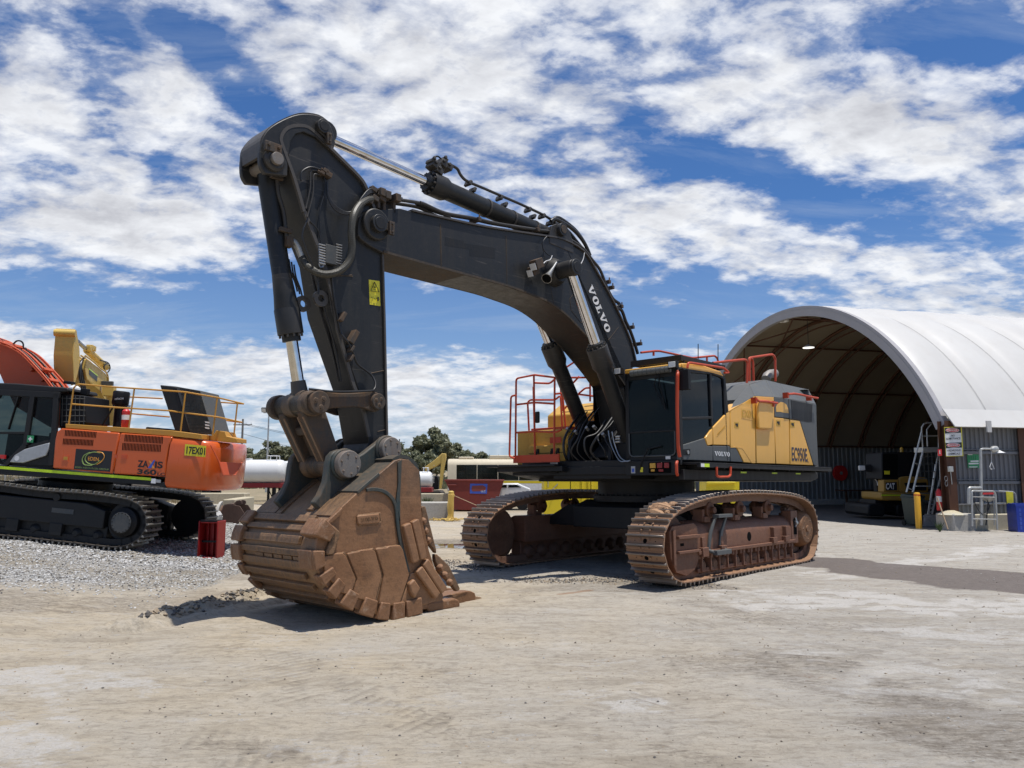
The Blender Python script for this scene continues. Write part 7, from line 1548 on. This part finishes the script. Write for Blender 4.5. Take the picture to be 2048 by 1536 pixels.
# ================================================================ fabric shed
SH = Frame((14.5, 25.4, 0), (math.sin(R(76)), math.cos(R(76)), 0))
WS = 17.8; RA = 9.8; ZT = 9.2; LS = 33.6; BAY = 2.1
def arc_yz(r_off=0, n=44, zmin=3.45):
    out = []; zc_ = ZT-RA; r = RA+r_off; a0 = math.acos(min(1, 8.9/RA))
    for k in range(n+1):
        a = math.pi-a0-(math.pi-2*a0)*k/n; out.append((8.9+r*math.cos(a), zc_+r*math.sin(a)))
    return out
fm, n, b = nt('roof_fabric'); v = coords(n); f1_ = noise(n, v, .5, 6, .6); f2_ = noise(n, coords(n, (1, 1, .15)), 3, 6, .7)
c = mix(n, ramp(n, f1_, [(.3, 0), (.8, 1)]), (.60, .59, .56), (.53, .515, .485)); c = mix(n, mth(n, 'MULTIPLY', ramp(n, f2_, [(.5, 0), (.8, 1)]), .4), c, (.50, .47, .42)); n.links.new(c, b.inputs['Base Color']); b.inputs['Roughness'].default_value = .45
t_ = N(n, 'ShaderNodeBsdfTranslucent'); t_.inputs[0].default_value = (.55, .46, .34, 1); mx = N(n, 'ShaderNodeMixShader'); mx.inputs[0].default_value = .045; o_ = [x for x in n.nodes if x.type == 'OUTPUT_MATERIAL'][0]
n.links.new(b.outputs[0], mx.inputs[1]); n.links.new(t_.outputs[0], mx.inputs[2]); n.links.new(mx.outputs[0], o_.inputs[0]); M['fabric'] = fm
M['inner'] = paint('shaded_inner_fabric', (.27, .225, .165), .8, dust=.2, bump=.02)  # roof fabric again, browner: the shade inside put into its colour
em, n, b = nt('lit_lamp'); b.inputs['Emission Color'].default_value = (1, .97, .9, 1); b.inputs['Emission Strength'].default_value = 1.4; M['lampon'] = em
shd = thing('shed', 'large arched shed with white fabric roof and corrugated grey walls', 'shed', SH.mat)
nb = int(LS/BAY); sub = 6; m = MB(); vs = []; ar = len(arc_yz())
xs = [k*BAY/sub for k in range(nb*sub+1)]
for i, x in enumerate(xs):
    t = (i % sub)/sub; off = .17*math.sin(math.pi*t)**.45 if 0 < t < 1 else 0
    vs += [(x, y, z) for y, z in arc_yz(off-.12)]
fs = []
for i in range(len(xs)-1):
    for j in range(ar-1): fs.append((i*ar+j, i*ar+j+1, (i+1)*ar+j+1, (i+1)*ar+j))
m.add(vs, fs); ro = m.build('fabric_roof', 'fabric', shd, smooth=50)
# inner skin a little below
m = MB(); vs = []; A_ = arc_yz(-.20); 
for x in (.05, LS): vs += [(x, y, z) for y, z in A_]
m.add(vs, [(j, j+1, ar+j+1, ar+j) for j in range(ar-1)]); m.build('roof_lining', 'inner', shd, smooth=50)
# end return of the fabric
A1, A2 = arc_yz(.02), arc_yz(-.42); m = MB(); vs = [(-.02, y, z) for y, z in A1]+[(-.02, y, z) for y, z in A2]+[(.18, y, z) for y, z in A1]+[(.18, y, z) for y, z in A2]
for j in range(ar-1): m.add([vs[j], vs[j+1], vs[ar+j+1], vs[ar+j], vs[2*ar+j], vs[2*ar+j+1], vs[3*ar+j+1], vs[3*ar+j]], [(0,1,2,3),(7,6,5,4),(0,4,5,1),(3,2,6,7)])
M['valance'] = paint('shaded_valance', (.36, .355, .37), .7, dust=.1, bump=.02); m.build('end_valance', 'valance', shd, smooth=50)  # same fabric, greyed: shade on the end face put into colour
m = MB(); m.slab([(.0, -.42, 3.40), (LS, -.42, 3.40), (LS, .06, 4.02), (.0, .06, 4.02)], (0, .03, -.02)); m.build('eave_flap', 'fabric', shd)
M['seam'] = plain('roof_seam', (.42, .41, .39), .6)
for k in range(0, nb+1):
    sm_ = MB(); A_s = arc_yz(-.105, 44); xk = max(.0, k*BAY)
    for j in range(44): sm_.add([(xk-.03, *A_s[j]), (xk+.05, *A_s[j]), (xk+.05, *A_s[j+1]), (xk-.03, *A_s[j+1])], [(0,1,2,3)])
    sm_.build('roof_seam', 'seam', shd, smooth=60)
for k in range(1, nb+1):
    x = k*BAY; m = MB(); m.tube([(x, y, z) for y, z in arc_yz(-.32, 30)], .075, 8); m.tube([(x+.0, y, z) for y, z in arc_yz(-.62, 30)], .04, 6); m.build('roof_hoop', 'oxide', shd, smooth=60)
m = MB()
for a in (18, 42, 66, 90, 114, 138, 162):
    j = int(round((a-18)/144*30)); y, z = arc_yz(-.36, 30)[min(30, max(0, j))]; m.tube([(.1, y, z), (LS, y, z)], .045, 6)
B_ = arc_yz(-.36, 30)
for (j0, j1) in ((2, 8), (8, 14), (14, 20), (20, 26)):
    m.tube([(.1, *B_[j0]), (BAY, *B_[j1])], .035, 6); m.tube([(BAY, *B_[j0]), (.1, *B_[j1])], .035, 6)
m.build('roof_purlin', 'oxide', shd, smooth=60)
def corr(x0, x1, y, z0, z1, mat, name, depth=.045, pitch=.19, out=-1):
    n_ = int((x1-x0)/pitch); pr = []
    for k in range(n_): x = x0+k*pitch; pr += [(x, y), (x+pitch*.5, y), (x+pitch*.62, y+out*depth), (x+pitch*.88, y+out*depth)]
    pr.append((x1, y)); N_ = len(pr); m = MB(); m.add([(a, b_, z0) for a, b_ in pr]+[(a, b_, z1) for a, b_ in pr], [(i, i+1, N_+i+1, N_+i) for i in range(N_-1)]); return m.build(name, mat, shd, smooth=0)
corr(.3, LS, .02, .80, 3.50, 'sheet', 'wall_sheet'); corr(.3, LS, -.03, .5, .84, 'sheet2', 'wall_sheet')
m = MB()
for z in (1.55, 2.55): m.bx(.3, LS, -.09, -.02, z-.05, z+.05); m.bx(.3, LS, -.06, -.02, z+.09, z+.12)
m.bx(.3, LS, -.12, .0, 3.38, 3.48); m.bx(.2, LS, -.14, -.03, .82, .86); m.build('wall_girt', 'sheet', shd, bevel=.006)
for k in range(12):
    x = .0+k*2.98; m = MB(); m.bx(x-.17, x+.17, -.16, -.14, .5, 3.6); m.bx(x-.17, x+.17, .14, .16, .5, 3.6); m.bx(x-.012, x+.012, -.15, .15, .5, 3.6); m.build('column', 'oxide', shd)
corr(0, LS, WS-.1, .3, 3.75, 'sheet2', 'far_wall', .05, .3, -1)
m = MB(); m.bx(-.3, LS, WS-.35, WS+.25, -.05, .32); m.bx(0, LS, WS-.2, WS-.1, 3.68, 3.78); m.build('far_plinth', 'conc', shd, bevel=.02)
m = MB(); m.bx(LS, LS+.1, 0, WS, 0, 8.8); m.build('unseen_back_wall', 'sheet2', shd)  # unseen end wall, added to keep the inside dark
m = MB(); m.bx(-.35, .55, -.45, .30, -.05, .56); m.build('column_footing', 'conc', shd, bevel=.05, seg=3); m = MB(); m.bx(.56, 3.6, -.32, .25, -.05, .52); m.bx(3.61, LS, -.35, .25, -.05, .52); m.build('base_wall', 'concy', shd, bevel=.03)
m = MB(); m.rings((-.1,-.1,.52), (-.1,-.1,.66), [(0,.42),(.5,.3),(1,.1)], 14); m.build('footing_mortar', 'concy', shd)
m = MB(); m.bx(1.2, 1.38, -.50, -.44, 3.22, 3.60); m.build('eave_strap', 'fabric', shd)
m = MB(); m.add([(-.9, .35, .012), (LS, .35, .012), (LS, WS-.4, .012), (-.9, WS-.4, .012)], [(0,1,2,3)]); M['floor'] = rusty('shed_floor', (.11, .10, .088), (.15, .135, .115), (.07, .065, .06), 1.2, .85, .2); fo = m.build('shed_floor', 'floor', None, smooth=0); fo.matrix_basis = SH.mat; fo['kind'] = 'structure'  # concrete slab, darkened: shade inside the shed put into its colour
def s3(c, pts, **k): return SH.P(c, pts, **k)
def sthing(name, label, cat, group=None): return thing(name, label, cat, SH.mat, group=group)
# danger sign board
t = sthing('danger_sign', 'double danger sign board on the shed column reading no admittance and hazardous chemicals', 'sign')
q = s3(cR, [(1105,85),(1308,75),(1330,425),(1130,430)], y=-.2); MB().slab(q, (0,-.02,0)).build('sign_board', 'decy', t)
def sp_(pts, mt, y, nm, d=-.004): return MB().slab(s3(cR, pts, y=y), (0, d, 0)).build(nm, mt, t)
sp_([(1113,92),(1302,84),(1322,418),(1134,423)], 'decw', -.221, 'sign_face'); sp_([(1113,93),(1302,85),(1306,150),(1117,158)], 'decb', -.225, 'sign_band'); sp_([(1122,270),(1313,262),(1317,325),(1127,332)], 'decb', -.225, 'sign_band')
for (cx_, cy_) in ((1205,121),(1217,297)):
    sp_([(cx_+80*math.cos(a), cy_+26*math.sin(a)) for a in [i*math.pi/10 for i in range(20)]], 'decw', -.229, 'sign_oval'); sp_([(cx_+74*math.cos(a), cy_+21*math.sin(a)) for a in [i*math.pi/10 for i in range(20)]], 'decr', -.233, 'sign_oval')
def sl_(txt, x0, y0, x1, y1, h, mt, y): a, b_, c_ = s3(cR, [(x0,y0),(x1,y1),(x0,y0-h)], y=y); letter('lettering', txt, a, b_, c_, mt, t, lift=.003)
sl_('DANGER', 1145, 134, 1265, 130, 26, 'decw', -.238); sl_('DANGER', 1157, 309, 1277, 305, 25, 'decw', -.238)
sl_('NO', 1190, 196, 1230, 195, 24, 'decb', -.226); sl_('ADMITTANCE', 1128, 235, 1298, 228, 25, 'decb', -.226); sl_('HAZARDOUS', 1142, 372, 1300, 368, 24, 'decb', -.226); sl_('CHEMICALS', 1150, 412, 1296, 407, 24, 'decb', -.226)
t = sthing('safety_sign', 'small green and white safety sign fixed to the corrugated wall behind the shower', 'sign')
MB().slab(s3(cR, [(1375,395),(1515,390),(1522,562),(1385,566)], y=-.03), (0,-.02,0)).build('sign_board', 'decg', t)
for pts in ([(1418,478),(1512,475),(1513,492),(1420,494)], [(1395,505),(1512,503),(1513,520),(1397,522)], [(1400,548),(1500,546),(1500,556),(1400,558)], [(1385,400),(1440,400),(1440,412),(1386,412)]): MB().slab(s3(cR, pts, y=-.052), (0,-.004,0)).build('sign_panel', 'decw', t)
for k in range(4): MB().slab(s3(cR, [(1398+k*25,420),(1401+k*25,420),(1403+k*25,468),(1400+k*25,468)], y=-.052), (0,-.004,0)).build('sign_rule', 'decb', t)
t = sthing('fire_sign', 'small red fire extinguisher sign on the inner edge of the column', 'sign')
MB().slab(s3(cR, [(1032,345),(1076,343),(1080,420),(1036,424)], y=-.17), (0,-.01,0)).build('sign_board', 'decr', t); MB().slab(s3(cR, [(1050,358),(1058,358),(1062,400),(1054,400)], y=-.182), (0,-.004,0)).build('sign_symbol', 'decw', t)
# yellow bollard at the shed corner
pb = at(1838, 1058, z=0); bo2 = thing('bollard', 'yellow bollard with a red band standing in front of the shed opening', 'bollard', loc=(pb.x, pb.y, 0)); h_ = at(1834, 985, Y=pb.y).z
MB().rings((0,0,-.02), (0,0,h_), [(0,.098),(.965,.098),(.99,.085),(1,.04)], 28).build('post', 'byel2' if 0 else 'bollard', bo2) if 'bollard' in M else None
MB().rings((0,0,h_-.10), (0,0,h_-.065), [(0,.101),(1,.101)], 28).build('band', 'decr', bo2)
# wheelie bin
pb = at(1829, 1051, Y=27.3); wb = thing('wheelie_bin', 'dark green wheelie bin standing at the edge of the shed opening', 'bin', loc=(pb.x, 27.3, 0), rz=.35); wb.scale = (.72, .72, 1)
m = MB(); m.add([(-.29,-.33,.05),(.29,-.33,.05),(.27,.30,.05),(-.27,.30,.05),(-.36,-.40,1.02),(.36,-.40,1.02),(.36,.40,1.02),(-.36,.40,1.02)], [(0,1,2,3),(4,5,6,7),(0,1,5,4),(1,2,6,5),(2,3,7,6),(3,0,4,7)]); m.build('bin_body', 'bin', wb, bevel=.03, seg=3)
m = MB(); m.add([(-.38,-.43,1.02),(.38,-.43,1.02),(.38,.42,1.02),(-.38,.42,1.02),(-.36,-.40,1.08),(.36,-.40,1.08),(.36,.36,1.13),(-.36,.36,1.13)], [(0,1,2,3),(4,5,6,7),(0,1,5,4),(1,2,6,5),(2,3,7,6),(3,0,4,7)]); m.build('lid', 'bin', wb, bevel=.02)
for s_ in (-.3,.3): MB().cyl((s_-.03,.34,.11), (s_+.03,.34,.11), .11).build('wheel', 'black', wb)
m = MB(); m.tube([(-.3,.44,.98),(-.3,.5,1.0),(.3,.5,1.0),(.3,.44,.98)], .018, 6, .03); m.build('handle', 'bin', wb)
# platform ladder
F = FR(27.0); la_ = fthing('platform_ladder', 'tall aluminium platform ladder leaning inside the shed opening beside the column', 'ladder', F)
def lt_(pts, y=0, r=.024, mb=None): mb.tube(F.P(cR, pts, y=y), r, 6)
m = MB(); lt_([(665,850),(845,130)], 0, .03, m); lt_([(740,850),(860,365)], 0, .035, m); lt_([(845,130),(860,360)], 0, .024, m); lt_([(845,80),(845,130)], 0, .024, m); lt_([(755,505),(803,520)], 0, .02, m); lt_([(685,800),(735,822)], 0, .02, m)
m.build('stair_rail', 'alu', la_); 
m = MB(); lt_([(845,90),(870,45),(910,32),(1012,30),(1040,70),(1045,330)], 0, .024, m); lt_([(850,190),(1030,185)], 0, .022, m); lt_([(960,45),(905,110),(912,310)], 0, .022, m); m.build('guard_rail', 'alu', la_)
m = MB(); a_, b__ = F.P(cR, [(855,320),(1045,380)], y=0); m.bx(a_.x, b__.x, -.6, .0, b__.z, a_.z); m.build('platform', 'alu', la_, bevel=.01)
m = MB(); lt_([(1040,380),(925,1110)], -.1, .03, m); lt_([(1050,70),(1065,680)], 0, .035, m); lt_([(1065,680),(965,1105)], 0, .035, m); lt_([(1010,520),(920,1110)], -.6, .03, m); m.build('support_leg', 'alu', la_)
for k in range(7): y = 430+k*87; x0_ = 860-k*19; m = MB(); a_, b__ = F.P(cR, [(x0_,y),(x0_+190-k*3,y)], y=-.1); m.bx(a_.x, b__.x, -.32, -.08, a_.z-.015, a_.z+.015); m.build('step', 'alu' if k == 4 else 'cover', la_)
m = MB()
for k in range(4): lt_([(935-k*3,950+k*45),(985-k*4,945+k*45)], 0, .018, m)
m.build('brace', 'alu', la_)
bs_ = MB(); F2 = FR(27.2); q = fside(F2, cR, [(840,1120),(1060,1120),(1060,1260),(840,1260)]); bs_.prism([(x, max(z, -.02)) for x, z in q], -.8, .2); o = bs_.build('concrete_block', 'conc', None, bevel=.03); o.matrix_basis = F2.mat; tag(o, 'dirty concrete block under the platform ladder feet', 'concrete block', 'concrete barrier blocks')
# extinguisher on the column
q = SH.W(s3(cR, [(1062,1065)], y=.28)[0]); fe2 = thing('fire_extinguisher', 'large red and white fire extinguisher hung on the shed column by the ladder', 'fire extinguisher', loc=q); extinguisher(fe2, .10, .72)
# leaning plank
a, b_ = s3(cR, [(1152,1285),(1128,915)], y=-.8); o = MB().tube([a, b_+Vector((0,.35,0))], .022, 6).build('wooden_stake', 'wood'); o.matrix_basis = SH.mat; tag(o, 'thin wooden stake leaning on the concrete footing', 'stake')
tuft(*(SH.W(s3(cR, [(1055,1270)], y=-.6)[0])[:2]), 0, .38, 60, 'small green weed at the foot of the concrete footing')
# column fittings
t = sthing('junction_box', 'small grey switch box fixed on the brown column', 'switch box'); a = s3(cR, [(1183,578)], y=-.2)[0]; MB().box(a, (.16,.08,.18)).build('box', 'galv', t, bevel=.01); m = MB(); m.tube([a+Vector((0,0,-.08)), a+Vector((.02,0,-.5))], .014, 6); m.build('conduit', 'galv', t)
t = sthing('shackle', 'grey steel shackle hanging on the column face', 'shackle'); a = s3(cR, [(1130,690)], y=-.2)[0]; m = MB(); m.tube([a+Vector((.06*math.cos(k*.7), 0, .08*math.sin(k*.7))) for k in range(10)], .010, 6); b_ = a-Vector((0,0,.16)); m.tube([b_+Vector((.05*math.cos(k*.7), 0, .09*math.sin(k*.7))) for k in range(10)], .010, 6); m.build('ring', 'sheet', t)
# safety shower
t = sthing('safety_shower', 'pale grey safety shower with overhead pipe, pull ring and wash basin', 'safety shower')
YS = -.75
def g3(pts, y=YS): return s3(cR, pts, y=y)
m = MB(); m.tube(g3([(1545,1240),(1545,830),(1535,350)]), .045, 10); m.tube(g3([(1535,350),(1560,340),(1600,340),(1660,342)]), .035, 8, .05); m.tube(g3([(1400,990),(1400,800),(1540,800)]), .05, 10, .06); m.tube(g3([(1440,980),(1850,985)], YS+.2), .025, 8); m.build('riser_pipe', 'galv', t)
a, b_ = g3([(1660,345),(1735,345)]); m = MB(); m.rings(a, b_, [(0,.05),(.3,.11),(.8,.11),(1,.05)], 16); m.build('valve', 'galv', t); a = g3([(1750,372)])[0]; m = MB(); m.rings(a+Vector((0,0,.05)), a-Vector((0,0,.04)), [(0,.03),(.5,.10),(1,.19)], 20); m.build('shower_head', 'decw', t)
m = MB(); m.tube(g3([(1665,495),(1645,550),(1655,578),(1698,575),(1665,495)]), .012, 6); m.tube(g3([(1668,370),(1665,495)]), .006, 5); m.build('pull_ring', 'decw', t)
def gate(x0, x1, y, zl, zr):
    m = MB(); m.tube(g3([(x0,zl),(x0-6,835),(x1-20,838),(x1,870),(x1+22,zr)], y), .028, 8, .06); m.tube(g3([(x0-3,905),(x1+3,910)], y), .015, 6); m.tube(g3([(x0+2,1165),(x1+12,1170)], y), .018, 6); m.build('guard_frame', 'galv', t)
gate(1440, 1712, YS-.3, 1250, 1290)
m = MB(); m.tube(g3([(1700,835),(1920,848),(1945,870),(1985,1285)], YS+.1), .028, 8, .06); m.tube(g3([(1565,870),(1560,1240)], YS+.15), .022, 6); m.tube(g3([(1690,870),(1700,1240)], YS+.15), .022, 6); m.build('guard_frame', 'galv', t)
m = MB(); a = g3([(1628,905)])[0]; m.rings(a-Vector((0,0,.16)), a, [(0,.04),(.5,.17),(1,.22)], 20); m.build('basin', 'galv', t); m = MB(); q = g3([(1560,855),(1685,852),(1685,875),(1560,878)], YS-.05); m.slab(q, (0,-.02,0)); m.build('sign_strip', 'decr', t)
m = MB(); m.tube(spline(g3([(1450,930),(1500,1040),(1545,1100),(1590,1110),(1630,1050),(1640,1000),(1610,940)], YS-.1), 4), .014, 6); m.tube(g3([(1628,950),(1600,1240)]), .02, 6); m.build('hose', 'hose', t)
MB().slab(g3([(1832,840),(1915,848),(1922,992),(1845,985)], YS+.08), (0,-.015,0)).build('yellow_panel', 'decy', t)
a = SH.T @ (at(1700+1440/5.885, 840+1250/5.885, z=.0)-SH.O); b_ = SH.T @ (at(1700+1995/5.885, 840+1290/5.885, z=0)-SH.O)
m = MB(); m.bx(a.x, b_.x+.1, YS-.40, YS+.25, .02, .07); m.build('base_plate', 'conc', t, bevel=.01)
# blue crate
cc_ = at(2045, 1052, Y=24.6); bl_ = thing('plastic_crate', 'tall blue slotted plastic crate at the far right by the shed wall', 'crate', loc=(cc_.x+.40, 24.7, -.02), rz=-.25)
m = MB(); W2, D2_, H2 = 1.15, .8, .92
m.bx(-W2/2, W2/2, -D2_/2, -D2_/2+.03, .03, H2); m.bx(-W2/2, W2/2, D2_/2-.03, D2_/2, .03, H2); m.bx(-W2/2, -W2/2+.03, -D2_/2+.03, D2_/2-.03, .03, H2); m.bx(W2/2-.03, W2/2, -D2_/2+.03, D2_/2-.03, .03, H2); m.bx(-W2/2+.03, W2/2-.03, -D2_/2+.03, D2_/2-.03, .03, .07); m.bx(-W2/2-.02, W2/2+.02, -D2_/2-.02, -D2_/2, H2-.08, H2); m.k = 1
for i in range(8):
    for j in range(5): m.bx(-W2/2+.08+i*.135, -W2/2+.13+i*.135, -D2_/2-.004, -D2_/2, .12+j*.14, .22+j*.14)
m.build('crate_shell', ['blue', 'decblue'], bl_, bevel=.008)
# hose reel on the far wall
t = sthing('hose_reel', 'round red fire hose reel on the dark far wall of the shed', 'hose reel'); a = s3(cS, [(760,1085)], y=WS-.45)[0]
MB().rings(a, a+Vector((0,.2,0)), [(0,.44),(.2,.44),(.25,.34),(.75,.34),(.8,.44),(1,.44)], 32).build('reel', 'decr', t); MB().cyl(a-Vector((0,.02,0)), a, .10).build('hub', 'alu', t)
# lamp under the roof and floodlights at the arch
p = at(1617, 695, Y=33); hl_ = thing('pendant_lamp', 'lit round high bay lamp hanging under the arched roof', 'lamp', loc=p)
MB().rings((0,0,.12), (0,0,-.0), [(0,.06),(.4,.13),(1,.27)], 28).build('lamp_shade', 'alu', hl_); MB().cyl((0,0,-.005), (0,0,-.02), .24, n=28).build('lamp_lens', 'lampon', hl_); MB().cyl((0,0,.12), (0,0,1.5), .012, n=6).build('cord', 'black', hl_)
q = s3(cS, [(378,130),(415,120)], x=.25); fl_ = sthing('floodlight', 'white floodlight with camera fixed under the top of the shed arch', 'floodlight')
MB().box(q[0], (.18,.42,.16), Matrix.Rotation(.3, 3, 'X')).build('lamp_housing', 'decw', fl_, bevel=.02); MB().box(q[1], (.12,.28,.28)).build('camera_box', 'decw', fl_, bevel=.03)
# ================================================================ compact excavator inside
F = FR(30.6); ce_ = fthing('excavator', 'compact yellow excavator with dark cab parked in the shade inside the shed', 'excavator', F)
fs_ = lambda pts, y=0: fside(F, cR, pts, y)
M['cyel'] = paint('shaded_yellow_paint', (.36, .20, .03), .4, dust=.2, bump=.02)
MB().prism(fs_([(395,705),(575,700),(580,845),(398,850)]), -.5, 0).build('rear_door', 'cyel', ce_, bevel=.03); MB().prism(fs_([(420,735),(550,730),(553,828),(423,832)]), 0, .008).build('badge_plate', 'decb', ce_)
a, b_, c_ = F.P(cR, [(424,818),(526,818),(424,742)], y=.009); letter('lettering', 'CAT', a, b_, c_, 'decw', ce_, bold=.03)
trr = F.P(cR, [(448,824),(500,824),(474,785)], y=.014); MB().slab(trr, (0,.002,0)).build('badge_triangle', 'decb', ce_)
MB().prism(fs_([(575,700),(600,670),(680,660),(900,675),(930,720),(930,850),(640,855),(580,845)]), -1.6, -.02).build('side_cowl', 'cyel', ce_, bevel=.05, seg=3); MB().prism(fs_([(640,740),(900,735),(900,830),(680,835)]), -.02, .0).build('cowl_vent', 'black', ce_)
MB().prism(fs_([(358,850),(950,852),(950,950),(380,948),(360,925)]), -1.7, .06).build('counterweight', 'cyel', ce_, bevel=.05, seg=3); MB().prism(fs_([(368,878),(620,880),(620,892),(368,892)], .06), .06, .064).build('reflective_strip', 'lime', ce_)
MB().prism(fs_([(385,400),(400,378),(780,378),(800,400),(800,700),(390,700)]), -1.5, -.1).build('cab', 'black', ce_, bevel=.04, seg=3); MB().prism(fs_([(400,400),(575,400),(575,680),(402,680)]), -.1, -.09).build('rear_window', 'void', ce_)
MB().prism(fs_([(415,598),(480,598),(480,640),(415,640)]), -.09, -.08).build('number_plate', 'decy', ce_); 
a = F.P(cR, [(610,378)], y=-.5)[0]; MB().rings(a, a+Vector((0,0,.2)), [(0,.07),(.8,.065),(1,.03)], 16).build('beacon', 'yglass', ce_)
for x0_, x1_ in ((215,420),(550,660)): 
    q = fs_([(x0_,1010),(x0_+25,985),(x1_-25,985),(x1_,1010),(x1_,1100),(x1_-25,1135),(x0_+25,1135),(x0_,1100)], -.1); MB().prism(q, -2.3, -.1).build('crawler', 'black', ce_, bevel=.05)
MB().prism(fs_([(300,940),(620,940),(620,1080),(300,1080)], -.4), -1.8, -.4).build('lower_frame', 'black', ce_)
m = MB(); m.prism(fs_([(250,520),(330,500),(380,560),(360,850),(320,850),(300,620),(130,590),(120,545)], -1), -1.3, -1); m.build('boom', 'dark', ce_, bevel=.03); m = MB(); m.tube(spline(F.P(cR, [(275,620),(285,680),(320,730),(325,770)], y=-.9), 4), .02, 6); m.build('hose', 'decw', ce_)
m = MB(); q = F.P(cR, [(138,565),(218,555)], y=-.9); m.box(q[0], (.25,.1,.2)); m.build('work_light', 'lamp', ce_, bevel=.02)
# ceiling clutter: benches along the far wall
t = sthing('workbench', 'dark workbench with clutter along the far wall under the hose reel', 'workbench'); 
m = MB(); m.bx(8.6, 15, WS-1.3, WS-.5, .8, .86); m.build('bench_top', 'oxide', t)
for x in (8.8, 11, 13, 14.8): MB().bx(x-.04, x+.04, WS-1.25, WS-1.17, 0, .8).build('leg', 'oxide', t)
